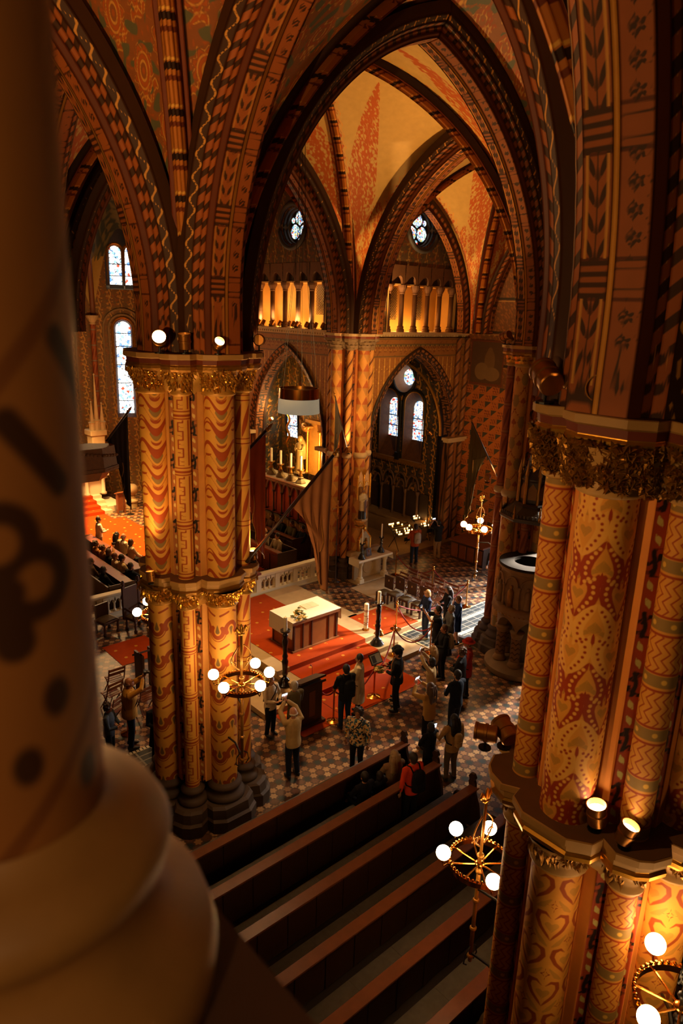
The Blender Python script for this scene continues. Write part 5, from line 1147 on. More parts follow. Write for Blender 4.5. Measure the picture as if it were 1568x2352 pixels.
# thrones
def throne(loc, rz, label, high=True):
    t = thing('throne' if high else 'stool_chair', label, 'chair', loc, rz, 'dark carved thrones left of the pier'); b = MB(); b.cbox((0, 0, .44), (.62, .55, .09), bev=.015); b.build('seat', WOODD, t)
    b = MB(); P = [[(x, y, .485+.04*(1-(x/.27)**4)) for y in np.linspace(-.25, .22, 5)] for x in np.linspace(-.27, .27, 7)]; b.grid(P); b.build('cushion', CG, t, smooth=True)
    for sx in (-1, 1):
        for sy in (-1, 1): b = MB(); b.lathe([(.05, 0), (.06, .06), (.035, .12), (.045, .25), (.03, .32), (.05, .42)], 10, (sx*.26, sy*.22, 0)); b.build('leg', WOODD, t, smooth=True)
    if high:
        b = MB(); b.cbox((0, .26, .98), (.58, .05, 1.0)); b.build('backrest', WOODD, t)
        for s in (-1, 1): b = MB(); b.cbox((s*.31, .26, .98), (.08, .09, 1.2)); b.lathe([(.03, 1.56), (.06, 1.62), (.055, 1.7), (.02, 1.76)], 10, (s*.31, .26, 0)); b.build('back_post', WOODD, t)
        for s in (-1, 1): b = MB(); b.tube([(s*.3, .24, .78), (s*.31, -.05, .74), (s*.31, -.24, .70), (s*.31, -.28, .64)], .035, 8); b.cbox((s*.3, -.2, .58), (.05, .05, .2)); b.build('armrest', WOODD, t, smooth=True)
    else: b = MB(); b.cbox((0, .24, .72), (.5, .05, .5)); b.build('backrest', WOODD, t)
    return t
throne((9.45, 20.55, 0), .25, 'high-backed dark throne left of the wave-painted pier'); throne((8.55, 20.9, 0), .25, 'low dark chair left of the high throne', False); throne((10.3, 20.9, 0), .25, 'low dark chair between the throne and the pier', False)
# --- balustrades
def balustrade(x0, x1, y, label, nb):
    t = thing('stone_balustrade', label, 'balustrade', (x0, y, 0), group='stone balustrades'); L = x1-x0; b = MB(); b.cbox((L/2, 0, .1), (L, .26, .2)); b.cbox((L/2, 0, .02), (L, .36, .04)); b.build('plinth', MARB, t)
    b = MB(); b.cbox((L/2, 0, .83), (L, .30, .10), bev=.02); b.build('rail', MARB, t)
    n = int(L/.21); b = MB(); w = L/n
    for i in range(n):
        if i % 4 == 3: b.cbox(((i+.5)*w, 0, .49), (w, .2, .6)); continue
        N = 14; th = np.linspace(0, PI, N); a = w/2*.72; xx = -a*np.cos(th)*(1-.18*np.abs(np.sin(1.5*th))); zz = .56+a*1.15*np.sin(th); V = []
        for yy in (-.09, .09):
            V += [((i+.5)*w+xq, yy, zq) for xq, zq in zip(xx, zz)]+[((i+.5)*w+xq, yy, .79) for xq in np.linspace(-w/2, w/2, N)]
        b.add(V, [(o+j, o+j+1, o+N+j+1, o+N+j) for o in (0, 2*N) for j in range(N-1)]+[(j, j+1, 2*N+j+1, 2*N+j) for j in range(N-1)])
    b.build('pierced_panel', MARB, t)
    for i in range(n+1):
        b = MB(); b.lathe([(.06, .2), (.06, .24), (.035, .27), (.032, .46), (.05, .5), (.065, .53), (.065, .58)], 10, (i*w, 0, 0)); b.build('baluster', MARB, t, smooth=True)
    return t
balustrade(13.5, 17.4, 20.45, 'pierced stone balustrade behind the altar', 0); balustrade(8.2, 11.3, 22.0, 'pale stone rail behind the thrones', 0)
t = thing('missal', 'red leather book lying on the stone balustrade', 'book', (14.15, 20.42, .885)); b = MB(); b.cbox((0, 0, .04), (.34, .26, .07)); b.build('cover', mat('red_leather', '6a2414', .5), t)
# ================================================================== SIDE ALTAR ON THE FARTHEST PIER
t = thing('side_altar', 'small stone altar table with white cloth at the foot of the farthest pier', 'altar', (18.93, 19.18, 0))
b = MB(); b.cbox((0, 0, .97), (1.86, .58, .11), bev=.02); b.build('table_top', MARB, t)
for s in (-1, 1): b = MB(); b.cbox((s*.68, -.12, .1), (.26, .26, .2), bev=.02); b.lathe([(.11, .2), (.12, .24), (.08, .28), (.075, .72), (.10, .76), (.13, .9)], 14, (s*.68, -.12, 0)); b.build('leg', MARB, t, smooth=True, auto=40)
b = MB(); b.cbox((0, .22, .5), (1.5, .12, .9)); b.cbox((0, .05, .03), (1.8, .56, .06)); b.build('back_slab', STONE, t)
b = MB(); b.tube([(.28*math.cos(a), .15, .52+.28*math.sin(a)) for a in np.linspace(0, TAU, 24)], .02, 5); b.build('carved_ring', STONE, t)
b = MB(); b.cbox((0, .42, 1.1), (1.7, .3, .2), bev=.02); b.build('gradine', STONE, t)
b = MB(); b.cbox((0, -.01, 1.03), (1.88, .6, .012))
for s in (-1, 1): b.add([(s*.945, -.31, 1.03), (s*.945, .29, 1.03), (s*.955, .29, .78), (s*.965, -.33, .76)], [(0, 1, 2, 3)])
b.add([(-.945, -.305, 1.03), (.945, -.305, 1.03), (.945, -.312, .97), (-.945, -.312, .97)], [(0, 1, 2, 3)])
tag(b.build('altar_cloth', mat('white_linen', 'e8dcc0')), 'white cloth on the small side altar', 'cloth').location = (18.93, 19.18, 0)
candlestick((18.28, 19.05, 1.04), 'slim black candlestick on the left of the side altar', .55, BLK, .5, .62, .03); candlestick((19.5, 19.2, 1.04), 'slim black candlestick on the right of the side altar', .55, BLK, .5, .60, .03)
t = thing('reliquary', 'gabled gold reliquary with glass front on the side altar', 'shrine', (18.72, 19.5, 1.2))
b = MB(); b.cbox((0, 0, .02), (.62, .34, .04)); b.prism([(-.28, .04), (.28, .04), (.28, .52), (0, .86), (-.28, .52)], -.14, .14, axis='y'); b.build('case', mat('pale_reliquary_glass', '9a8a5c', .2, amt=.5, scale=6), t)
b = MB()
for s in (-1, 1):
    for k in range(8): q = (k+.5)/8; b.sphere((s*(.34*(1-q)+.0), -.1, .5+.42*q), .045, 7, 5, (1, 1.6, 1))
    b.cbox((s*.30, -.1, .28), (.05, .12, .5))
b.cbox((0, -.1, .95), (.1, .1, .12)); b.build('gilt_gable', GOLD, t)
b = MB(); b.lathe([(.05, .06), (.08, .1), (.06, .3), (.03, .34)], 10, (-.08, -.17, 0)); b.sphere((-.08, -.17, .38), .045, 8, 6); b.lathe([(.05, .06), (.1, .12), (.07, .42), (.03, .46)], 10, (.06, -.16, 0)); b.sphere((.06, -.16, .5), .05, 8, 6); b.build('gilt_figures', GILTD, t, smooth=True)
t = thing('framed_picture', 'small dark framed portrait leaning on the reliquary', 'picture', (18.75, 19.14, 1.04)); R = np.array(Matrix.Rotation(-.2, 3, 'X')); b = MB(); b.cbox((0, 0, .17), (.26, .025, .32), R); b.build('frame', WOODD, t)
b = MB(); b.sphere((0, -.012, .21), .045, 8, 6, (1, .3, 1.2), R); b.sphere((0, -.01, .12), .08, 8, 6, (1, .2, .6), R); b.build('portrait', mat('portrait_flesh', '9a6a48', .6), t)
def robed(t, H, mats, beard=False, arms='front', n=18):
    """carved standing figure in robes"""
    k = H/1.7; b = MB(); P = []
    for z, r, d in ((0, .22, .2), (.1, .21, .19), (.5, .18, .15), (.9, .19, .15), (1.1, .2, .14), (1.3, .22, .14), (1.42, .17, .12), (1.47, .07, .07), (1.52, .055, .055)):
        row = []
        for j in range(n): a = TAU*j/n; f = 1+.09*math.sin(7*a+z*2)*(1 if z < 1.2 else .2); row.append((r*f*math.cos(a)*k, d*f*math.sin(a)*k, z*k))
        P.append(row)
    b.grid(P, cu=True); b.build('robe', mats[0], t, smooth=True)
    b = MB(); b.sphere((0, -.01*k, 1.60*k), .105*k, 12, 9, (.82, .95, 1.15)); b.sphere((0, -.115*k, 1.59*k), .022*k, 6, 4); b.build('head', mats[1], t, smooth=True)
    for s in (-1, 1):
        b = MB(); b.tube([(s*.2*k, 0, 1.36*k), (s*.27*k, -.05*k, 1.1*k), (s*.12*k, -.2*k, 1.08*k), (s*.02*k, -.22*k, 1.16*k)], [.075*k, .07*k, .05*k, .035*k], 8); b.sphere((s*.02*k, -.23*k, 1.18*k), .04*k, 7, 5); b.build('arm', mats[0], t, smooth=True)
    b = MB(); b.cbox((0, 0, -.03), (.42*k, .42*k, .08)); b.build('plinth', mats[2], t)
    return t
t = thing('saint_statue', 'painted statue of a robed saint on the farthest pier', 'statue', (18.45, 19.3, 2.62)); robed(t, 1.2, (mat('cream_carved_robe', 'c8b48a', .6), mat('carved_flesh', '8a6040', .6), STONE))
b = MB(); P = [[(.165*math.cos(a)*q, .155*math.sin(a)*q, z) for a in np.linspace(0, TAU, 16, endpoint=False)] for z, q in ((0, 1.02), (.16, .98), (.34, .92))]; b.grid(P, cu=True); b.build('cassock', BLK, t, smooth=True)
b = MB(); b.prism([(-.04, .3), (.04, .3), (.05, .8), (-.05, .8)], -.175, -.15, axis='y'); b.build('stole', mat('brown_stole', '5c3a20', .6), t)
t = thing('statue_canopy', 'double gabled gilt canopy over the saint on the pier', 'canopy', (18.45, 19.4, 3.95))
b = MB()
for s in (-1, 1):
    b.prism([(s*.17-.15, 0), (s*.17+.15, 0), (s*.17+.15, .34), (s*.17, .62), (s*.17-.15, .34)], -.12, .15, axis='y')
b.build('gabled_hood', GSTONE, t)
for x in (-.33, 0, .33): b = MB(); b.lathe([(.035, -.5), (.035, .36), (.05, .38), (.0, .5)], 8, (x, -.13, 0)); b.build('pinnacle', GOLD, t)
b = MB()
for s in (-1, 1): b.tube([(s*.17+.11*math.cos(a), -.125, -.02+.2*math.sin(a)) for a in np.linspace(0, PI, 12)], .02, 5)
b.build('pointed_hood_arches', GOLD, t)
t = thing('statue_bracket', 'gilt carved bracket under the saint statue', 'bracket', (18.45, 19.4, 2.2)); b = MB(); b.lathe([(.06, 0), (.1, .1), (.2, .26), (.24, .3), (.24, .36)], 8); b.build('corbel', GSTONE, t); b = MB(); leaves(b, (0, 0), .1, .24, .02, .26, 8, 1); b.build('corbel_leaves', GOLD, t)
# processional cross
t = thing('processional_cross', 'gilt processional cross on a tall staff beside the side altar', 'cross', (17.55, 19.75, 0)); b = MB(); b.lathe([(.16, 0), (.16, .03), (.05, .08), (.018, .12), (.018, 2.68)], 10); b.lathe([(.02, 1.55), (.05, 1.6), (.02, 1.66)], 10); b.build('staff', mat('dark_staff', '3a2414', .4), t, smooth=True)
b = MB(); b.cbox((0, 0, 3.02), (.035, .03, .66)); b.cbox((0, 0, 3.1), (.46, .03, .035))
for x, z in ((-.24, 3.1), (.24, 3.1), (0, 3.36)): b.sphere((x, 0, z), .045, 8, 6, (1, .5, 1))
b.lathe([(.02, 2.64), (.06, 2.68), (.045, 2.72), (.02, 2.76)], 10); b.build('cross', GILTD, t); b = MB(); b.sphere((0, -.03, 3.17), .03, 6, 5); b.tube([(0, -.03, 3.14), (0, -.03, 2.95), (0.01, -.03, 2.82)], [.028, .025, .014], 6); b.tube([(-.17, -.03, 3.16), (0, -.03, 3.12), (.17, -.03, 3.16)], .012, 5); b.build('corpus', GOLD, t, smooth=True)
# ================================================================== NICHE ALTAR ON THE CHOIR SIDE
t = thing('niche_altar', 'raised marble altar with red arcaded front in the choir niche', 'altar', (19.25, 25.0, 1.3))
b = MB(); b.cbox((.1, 0, .05), (.9, 4.2, .1)); b.cbox((0, 0, .8), (.8, 3.9, 1.4)); b.build('body', mat('red_marble', '8a2c12', .45, amt=.3), t)
b = MB(); b.cbox((-.05, 0, 1.7), (1.0, 4.2, .1), bev=.02); b.build('table_top', MARB, t)
for i in range(7): y = -1.86+.62*i; b = MB(); b.lathe([(.07, .1), (.07, .16), (.04, .2), (.04, 1.0), (.07, 1.06), (.08, 1.12)], 10, (-.48, y, 0)); b.build('colonnette', mat('dark_marble', '3a2a1e', .3), t, smooth=True)
b = MB()
for i in range(6): y = -1.55+.62*i; b.tube([(-.46, y-.27+.54*q, 1.12+.42*math.sin(PI*q)**.6) for q in np.linspace(0, 1, 14)], .05, 6)
b.cbox((-.42, 0, 1.58), (.12, 3.9, .16)); b.build('front_arcade', DSTONE, t)
t = thing('niche_wall_base', 'plain stone base under the niche altar', 'plinth', (19.3, 24.9, 0), kind='structure'); b = MB(); b.box(-.30, .7, -2.2, 2.3, 0, 1.28); b.build('block', DSTONE, t)
cs0 = None
for i, y in enumerate((26.72, 26.1, 25.38, 24.62, 23.9)):
    lb = ['first white candle from the left on the niche altar', 'second white candle from the left on the niche altar', 'middle white candle on the niche altar', 'fourth white candle on the niche altar, left of the statue', 'white candle on the niche altar nearest the flag pole'][i]
    if cs0 is None:
        cs0 = thing('altar_candlestick', lb, 'candlestick', (18.98, y, 3.05), group='ornate candlesticks on the niche altar'); b = MB(); b.lathe([(.24, 0), (.25, .05), (.16, .16), (.12, .2), (.15, .26), (.09, .3)], 6); b.build('foot', mat('mottled_enamel', '7a6a4a', .4, .3, amt=.6, scale=14), cs0); b = MB(); b.lathe([(.07, .3), (.1, .36), (.06, .42), (.06, .54), (.16, .58), (.17, .62), (.08, .6)], 14); b.build('stem', GILTD, cs0, smooth=True); b = MB(); b.lathe([(.055, .6), (.055, 1.22), (.04, 1.24)], 12); b.build('candle', WAX, cs0, smooth=True, auto=40)
    else: dup(cs0, (18.98, y, 3.05), label=lb)
t = thing('madonna_statue', 'pale gilded statue of a veiled woman praying on the niche altar', 'statue', (19.75, 24.95, 3.28), -PI/2); robed(t, 1.6, (mat('pale_gilded_plaster', 'c8a860', .45, .2), mat('pale_gilded_plaster', 'c8a860'), STONE)); b = MB(); b.sphere((0, .02, 1.52), .135, 12, 9, (.85, 1.0, 1.25)); b.tube([(0, .08, 1.5), (0, .16, 1.2), (0, .16, .6)], [.12, .19, .2], 10); b.build('veil', mat('pale_gilded_plaster', 'c8a860'), t, smooth=True)
t = thing('gilt_retable', 'gilded carved retable behind the veiled statue', 'retable', (20.15, 24.3, 3.2)); b = MB(); b.cbox((0, 0, 1.2), (.16, .8, 2.4)); b.cbox((-.05, 0, 2.45), (.3, 1.1, .14)); b.lathe([(.24, -.04), (.26, 0), (.24, .04)], 16, (-.15, .35, 2.2)); b.build('panel', GSTONE, t)
b = MB(); 
for y in (-.42, .45): b.lathe([(.1, 0), (.1, .1), (.06, .16), (.06, 1.9), (.1, 2.0), (.12, 2.1)], 10, (-.14, y, 0))
b.build('twisted_columns', GOLD, t, smooth=True); b = MB(); b.sphere((-.2, .55, 2.15), .28, 14, 8, (.35, 1, .8)); b.sphere((-.28, .55, 2.15), .14, 10, 8, (.5, 1, 1)); b.build('scroll_boss', GSTONE, t, smooth=True)
b = MB(); b.tube([(-.1, 1.95+.10*math.sin(q*22), 1.0+q*2.6) for q in np.linspace(0, 1, 80)], .05, 6); b.build('wavy_gilt_border', GOLD, t, smooth=True)
pane('window_niche', outline_round(26.65, .46, 5.6, 4.55, (20.66, 0), (0, 1)), G1); q = MB(); q.tube([(20.62, 26.2, 5.1), (20.62, 27.1, 5.1)], .02, 4); q.tube(outline_round(26.65, .48, 5.6, 4.5, (20.56, 0), (0, 1)), .05, 5); q.build('trim_frame', IRON, kind='structure')
lamp((19.35, 23.2, 4.3), 190, (1, .58, .2), .1); lamp((19.5, 26.6, 5.9), 45, (1, .58, .2), .08)
# ================================================================== VOTIVE CANDLE RACKS
def rack(loc, rz, label, spots, glabel):
    t = thing('candle_rack', label, 'candle rack', loc, rz, 'votive candle racks'); b = MB()
    for k in range(6): y = -.36+.145*k; b.tube([(-.58, y, .72+.055*k), (.58, y, .72+.055*k)], .012, 5); b.tube([(-.58, y+.05, .72+.055*k), (.58, y+.05, .72+.055*k)], .012, 5)
    b.build('tiered_bars', IRON, t)
    for s in (-1, 1):
        b = MB(); b.tube([(s*.58, -.4, .7), (s*.58, .44, 1.02)], .018, 5); b.build('side_rail', IRON, t)
        b = MB(); b.tube([(s*.5, -.36, 0), (s*.5, .2, .9)], .018, 5); b.tube([(s*.5, .36, 0), (s*.5, -.2, .8)], .018, 5); b.build('crossed_leg', IRON, t)
    b = MB(); b.cbox((-.1, -.42, .55), (.3, .03, .18)); b.build('coin_box', IRON, t)
    c0 = None; R = np.array(Matrix.Rotation(rz, 3, 'Z'))
    for i, k in spots:
        p = np.array(loc)+R @ np.array((-.52+.08*i, -.34+.145*k, .74+.055*k))
        if c0 is None:
            c0 = thing('votive_candle', glabel, 'candle', tuple(p), group=glabel); b = MB(); b.lathe([(.026, 0), (.03, .05), (.027, .05)], 10); b.build('cup', WAX, c0); b = MB(); b.sphere((0, 0, .07), .021, 8, 6, (1, 1, 1.7)); b.build('flame', FLAME, c0, smooth=True)
        else: dup(c0, tuple(p))
sp1 = [(0, 0), (1, 0), (2, 0), (0, 1), (2, 1), (1, 2), (5, 0), (6, 0), (7, 0), (8, 0), (9, 0), (10, 0), (11, 0), (12, 0), (6, 1), (8, 1), (9, 1), (11, 1), (7, 2), (9, 2), (0, 5), (1, 5), (2, 5), (3, 5), (1, 4), (6, 5), (7, 5), (8, 4), (12, 3)]
sp2 = [(2, 0), (3, 0), (5, 0), (1, 1), (3, 1), (4, 1), (6, 2), (7, 2), (9, 3), (10, 3), (11, 3), (12, 3), (8, 4), (0, 4), (1, 4), (2, 4), (4, 4), (1, 5), (2, 5), (4, 5), (11, 4), (12, 4), (13, 2), (6, 4), (7, 4)]
rack((22.55, 20.85, .15), -.12, 'left iron rack of burning votive candles by the chapel', sp1, 'burning votive candles on the left rack')
rack((24.35, 21.1, .15), -.12, 'right iron rack of burning votive candles by the chapel', sp2, 'burning votive candles on the right rack')
for x, y in ((22.3, 20.8), (22.8, 20.9), (24.3, 21.1)): lamp((x, y, 1.15), 7, AMBER, .15)
st = MB(); st.box(19.9, 25.9, 20.2, 26.2, 0, .14); st.build('trim_step', DSTONE, kind='structure')
t = thing('wooden_booth', 'low dark panelled wooden enclosure against the right wall', 'partition', (23.68, 18.05, 0)); b = MB(); b.cbox((1.05, 0, .42), (2.1, 1.8, .84)); b.build('body', WOODD, t); b = MB(); b.cbox((1.0, 0, .88), (2.26, 1.92, .07), bev=.02); b.build('top_rail', WOODR, t)
for k in range(4): b = MB(); b.cbox((-.012, -.66+.44*k, .42), (.03, .36, .62), bev=.008); b.build('panel', WOODR, t)
# floor grille
def grille_mat():
    m, nt, b = nt_new('floor_grille'); g = nt.nodes.new('ShaderNodeNewGeometry'); sp = nt.nodes.new('ShaderNodeSeparateXYZ'); nt.links.new(g.outputs['Position'], sp.inputs[0])
    fx = math_n(nt, 'LESS_THAN', math_n(nt, 'PINGPONG', sp.outputs[0], .21), .022); fy = math_n(nt, 'LESS_THAN', math_n(nt, 'PINGPONG', sp.outputs[1], .10), .018); f = math_n(nt, 'MAXIMUM', fx, fy)
    w = math_n(nt, 'LESS_THAN', math_n(nt, 'PINGPONG', math_n(nt, 'ADD', sp.outputs[1], .12), .36), .075); w2 = math_n(nt, 'LESS_THAN', math_n(nt, 'PINGPONG', sp.outputs[0], .045), .03); w = math_n(nt, 'MULTIPLY', w, w2)
    c = mixc(nt, math_n(nt, 'MAXIMUM', w, math_n(nt, 'MULTIPLY', f, .35)), '161a14', 'c4b89c'); nt.links.new(c, b.inputs['Base Color']); b.inputs['Roughness'].default_value = .5; return m
t = thing('floor_grille', 'dark metal floor grille with pale bars beside the crowd', 'grille', (16.2, 13.1, 0)); b = MB(); b.box(0, 4.6, 0, 1.66, .002, .012); b.build('bars', grille_mat(), t); b = MB()
for x0, x1, y0, y1 in ((-.06, 4.66, -.06, 0), (-.06, 4.66, 1.66, 1.72), (-.06, 0, 0, 1.66), (4.6, 4.66, 0, 1.66)): b.box(x0, x1, y0, y1, .001, .016)
b.build('frame', STONE, t)
t = thing('floor_grille', 'small dark metal floor grille at the feet of the man in yellow', 'grille', (5.9, 13.1, 0)); b = MB(); b.box(0, 1.5, 0, 1.2, .002, .012); b.build('bars', grille_mat(), t)
b = MB(); b.box(17.6, 19.9, 16.9, 18.9, .002, .012); b.build('trim_slab', STONE, kind='structure')
# ================================================================== PULPIT
PUL = mat('weathered_carved_stone', '8a6436', .65, amt=.35, scale=5, bump=.25); t = thing('pulpit', 'round carved stone pulpit with arched base on the far pier', 'pulpit', (17.45, 10.95, 0)); r = .82
b = MB(); b.lathe([(1.0, 0), (1.05, .06), (1.05, .2), (.98, .26), (.9, .3)], 36); b.build('base_slab', DSTONE, t, smooth=True, auto=40)
for i in range(6):
    a = TAU*i/6+.35; c = (.62*math.cos(a), .62*math.sin(a), 0); P, th, v = ring(c, .15, .5, 1.25, .03); painted('column', P, stack(th, .025-np.abs(per(v+np.abs(per(th*.15, .157))*1., .16))), ('7a5430', '4a2c18', '4a2c18', '4a2c18'), t)
    b = MB(); b.lathe([(.2, .28), (.21, .36), (.16, .42), (.16, .5)], 14, c); b.build('column_base', PUL, t, smooth=True); b = MB(); b.lathe([(.15, 1.24), (.17, 1.28), (.2, 1.4), (.22, 1.44)], 14, c); b.build('column_capital', PUL, t, smooth=True)
    a2 = a+TAU/12; b = MB(); N = 14; th = np.linspace(0, 1, N); ang = a+th*TAU/6; z = 1.42+.42*np.sin(PI*th)**.7; V = [(.78*math.cos(q), .78*math.sin(q), zz) for q, zz in zip(ang, z)]+[(.78*math.cos(q), .78*math.sin(q), 1.95) for q in ang]+[(.5*math.cos(q), .5*math.sin(q), zz) for q, zz in zip(ang, z)]
    b.add(V, [(j, j+1, N+j+1, N+j) for j in range(N-1)]+[(j, j+1, 2*N+j+1, 2*N+j) for j in range(N-1)]); b.build('arch', PUL, t)
b = MB(); b.lathe([(.3, .3), (.3, 1.95)], 20); b.build('core', DSTONE, t, smooth=True)
b = MB(); b.lathe([(.74, 1.86), (.84, 1.9), (.96, 2.0), (.98, 2.06), (.94, 2.1), (.97, 2.14), (.9, 2.2), (r, 2.24)], 40, cap=False); b.build('cornice', PUL, t, smooth=True)
b = MB()
for i in range(44): a = TAU*i/44; b.sphere((.96*math.cos(a), .96*math.sin(a), 2.03), .04, 6, 4, (1, 1, .8))
b.build('gilt_rope_border', GILTD, t, smooth=True)
b = MB(); b.lathe([(r-.03, 2.2), (r-.03, 3.26), (r+.02, 3.3), (r+.06, 3.36), (r+.06, 3.42), (r+.02, 3.46)], 40, cap=False); b.build('parapet_drum', PUL, t, smooth=True, auto=40)
for i in range(10):
    a = TAU*i/10; a1 = a+TAU/20; b = MB(); b.lathe([(.05, 2.24), (.05, 2.3), (.032, 2.34), (.032, 2.8), (.055, 2.86), (.06, 2.92)], 8, ((r+.02)*math.cos(a1), (r+.02)*math.sin(a1), 0)); b.build('parapet_colonnette', PUL, t, smooth=True)
    b = MB(); w = TAU/20; b.tube([((r+.015)*math.cos(a+w*.8*math.cos(q)), (r+.015)*math.sin(a+w*.8*math.cos(q)), 2.92+.24*math.sin(q)*(1+.2*abs(math.sin(1.5*q)))) for q in np.linspace(0, PI, 12)], .028, 5); b.build('trefoil_niche', PUL, t)
    b = MB(); c = ((r+.0)*math.cos(a), (r+.0)*math.sin(a), 0); b.lathe([(.09, 2.26), (.085, 2.5), (.1, 2.72), (.06, 2.8), (.03, 2.83)], 9, c); b.sphere((c[0], c[1], 2.88), .06, 8, 6); b.build('carved_apostle', GILTD if i % 2 else PUL, t, smooth=True)
b = MB(); b.lathe([(r+.07, 3.42), (r+.07, 3.5), (.46, 3.5), (.44, 3.42)], 40, cap=False); b.build('padded_rim', mat('dark_brown_padding', '20160e', .85), t)
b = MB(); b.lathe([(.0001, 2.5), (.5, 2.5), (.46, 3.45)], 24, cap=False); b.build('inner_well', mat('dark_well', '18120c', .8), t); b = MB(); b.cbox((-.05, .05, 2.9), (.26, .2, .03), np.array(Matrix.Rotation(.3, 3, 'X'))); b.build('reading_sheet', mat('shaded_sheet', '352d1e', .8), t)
t = thing('pulpit_canopy', 'dark octagonal pulpit canopy with gabled turret and spire', 'canopy', (17.55, 11.1, 4.82)); DK_ = mat('dark_carved_walnut', '3c2c1c', .5, amt=.3, scale=6); b = MB(); b.lathe([(.0001, 0), (.92, 0), (.96, .05), (.96, .12), (.9, .16)], 8, cap=False); b.build('sounding_board', DK_, t)
b = MB(); b.lathe([(.92, .15), (.5, .42), (.0001, .45)], 8, cap=False); b.build('roof', mat('slate_grey_roof', '4a4034', .6, amt=.2), t)
for i in range(8):
    a = TAU*i/8; b = MB(); b.lathe([(.035, .1), (.045, .2), (.02, .26), (.04, .3), (.008, .52)], 8, (.93*math.cos(a), .93*math.sin(a), 0)); b.build('finial', GILTD, t, smooth=True)
    a2 = a+TAU/8; b = MB()
    for k in range(1, 7): q = k/7; b.cbox((.93*(math.cos(a)*(1-q)+math.cos(a2)*q), .93*(math.sin(a)*(1-q)+math.sin(a2)*q), .19), (.05, .05, .09))
    b.build('crenellated_edge', DK_, t)
b = MB(); b.lathe([(.56, .38), (.58, .44), (.52, .48)], 8); b.lathe([(.42, .48), (.42, 1.1), (.46, 1.16), (.46, 1.2)], 8); b.build('turret', DK_, t)
for i in range(8):
    a = TAU*i/8+TAU/16; c, s = math.cos(a), math.sin(a); b = MB(); b.add([(.40*c-.12*s, .40*s+.12*c, .6), (.40*c+.12*s, .40*s-.12*c, .6), (.40*c+.12*s, .40*s-.12*c, .92), (.405*c, .405*s, 1.08), (.40*c-.12*s, .40*s+.12*c, .92)], [(0, 1, 2, 3, 4)]); b.build('lancet_opening', mat('warm_hollow', '8a5a1c', .6), t)
    a = TAU*i/8; b = MB(); b.lathe([(.05, .48), (.05, 1.3), (.065, 1.33), (.005, 1.75)], 6, (.47*math.cos(a), .47*math.sin(a), 0)); b.build('pinnacle', GILTD, t)
b = MB(); b.lathe([(.44, 1.2), (.30, 1.55), (.05, 2.7), (.005, 2.8)], 8)
for i in range(8):
    for k in range(7): a = TAU*i/8; q = k/7; rr = .42*(1-q)+.03; b.sphere((rr*math.cos(a), rr*math.sin(a), 1.28+1.4*q), .03, 5, 4)
b.build('spire', DK_, t)
t = thing('kneeler_slab', 'dark low slab edge leaning at the foot of the pulpit pier', 'slab', (17.75, 12.9, 0)); b = MB(); b.prism([(-.32, .5), (-.2, .5), (-.12, -.35), (.1, -.75), (-.02, -.82), (-.28, -.4)], .0, .14); b.build('edge', DK_, t)
# ================================================================== CANOPY ON THE CHOIR PIER, LEFT
WALN = mat('carved_brown_walnut', '6a4420', .6, amt=.35, scale=9, bump=.5, bscale=26)
t = thing('throne_canopy', 'dark carved wooden canopy jutting out beside the gallery column', 'canopy', (7.75, 19.75, 5.55)); b = MB(); b.prism([(-.9, -.5), (.35, -.5), (.9, -.15), (.9, .15), (.35, .5), (-.9, .5)], .35, .95, .93); b.prism([(-.9, -.52), (.36, -.52), (.94, -.16), (.94, .16), (.36, .52), (-.9, .52)], .25, .36); b.build('hood', WALN, t)
b = MB(); b.prism([(-.9, -.4), (.2, -.4), (.6, 0), (.2, .4), (-.9, .4)], 0, .26, 1.35); b.build('soffit', WOODM, t)
b = MB()
for i in range(9): b.sphere((.35+.55*(i/8), -.5+.34*(i/8), .3), .035, 6, 4)
b.build('gilt_edge', GILTD, t)
b = MB()
for i in range(16): q = i/15; b.sphere((-.9+1.2*min(1, q*1.4) if q < .72 else .35+.52*(q-.72)/.28, -.5*.93 if q < .72 else -.5+.36*(q-.72)/.28, .95-.02*i%3), .06, 6, 4, (1.3, .8, .8))
b.build('leaf_crest', WALN, t, smooth=True)
# ================================================================== CHOIR
ribbon('choir_carpet', 11.2, 14.75, [(22.6, .012), (33.0, .012)], CARPET, 'wide orange red carpet over the choir floor'); ribbon('choir_carpet', 14.75, 16.6, [(22.6, .012), (30.95, .012)], CARPET, 'orange red carpet edge right of the choir, behind the pier')
st = MB()
for k in range(4): st.box(9.5, 14.62+.02*k, 34.05+.48*k, 37.2, .16*k, .16*(k+1))
st.box(14.5, 15.4, 34.3, 36.2, 0, .3); st.build('trim_altar_steps', MARB, kind='structure')
ribbon('step_carpet', 11.0, 14.2, [(35.98, .652), (35.48, .652), (35.475, .492), (35.0, .492), (34.995, .332), (34.52, .332), (34.515, .172), (34.04, .172), (34.035, .012), (33.0, .012)], CARPET, 'red carpet on the high altar steps')
t = thing('high_altar', 'bright marble high altar lit at the left edge', 'altar', (12.8, 36.3, .64)); b = MB(); b.cbox((0, 0, .5), (4.2, 1.0, 1.0)); b.build('body', MARB, t); b = MB(); b.cbox((0, -.1, 1.05), (4.8, 1.3, .12), bev=.02); b.build('mensa', MARB, t)
for x in (-2.1, -1.2, 1.2, 2.1): b = MB(); b.lathe([(.16, 0), (.16, .1), (.1, .16), (.1, .8), (.15, .9), (.17, .98)], 12, (x, -.6, 0)); b.build('colonnette', MARB, t, smooth=True)
b = MB(); b.cbox((2.2, .2, 1.9), (.7, .7, 2.4), bev=.03); b.cbox((2.2, .2, 3.2), (.9, .9, .3), bev=.04); b.build('side_tower', STONE, t)
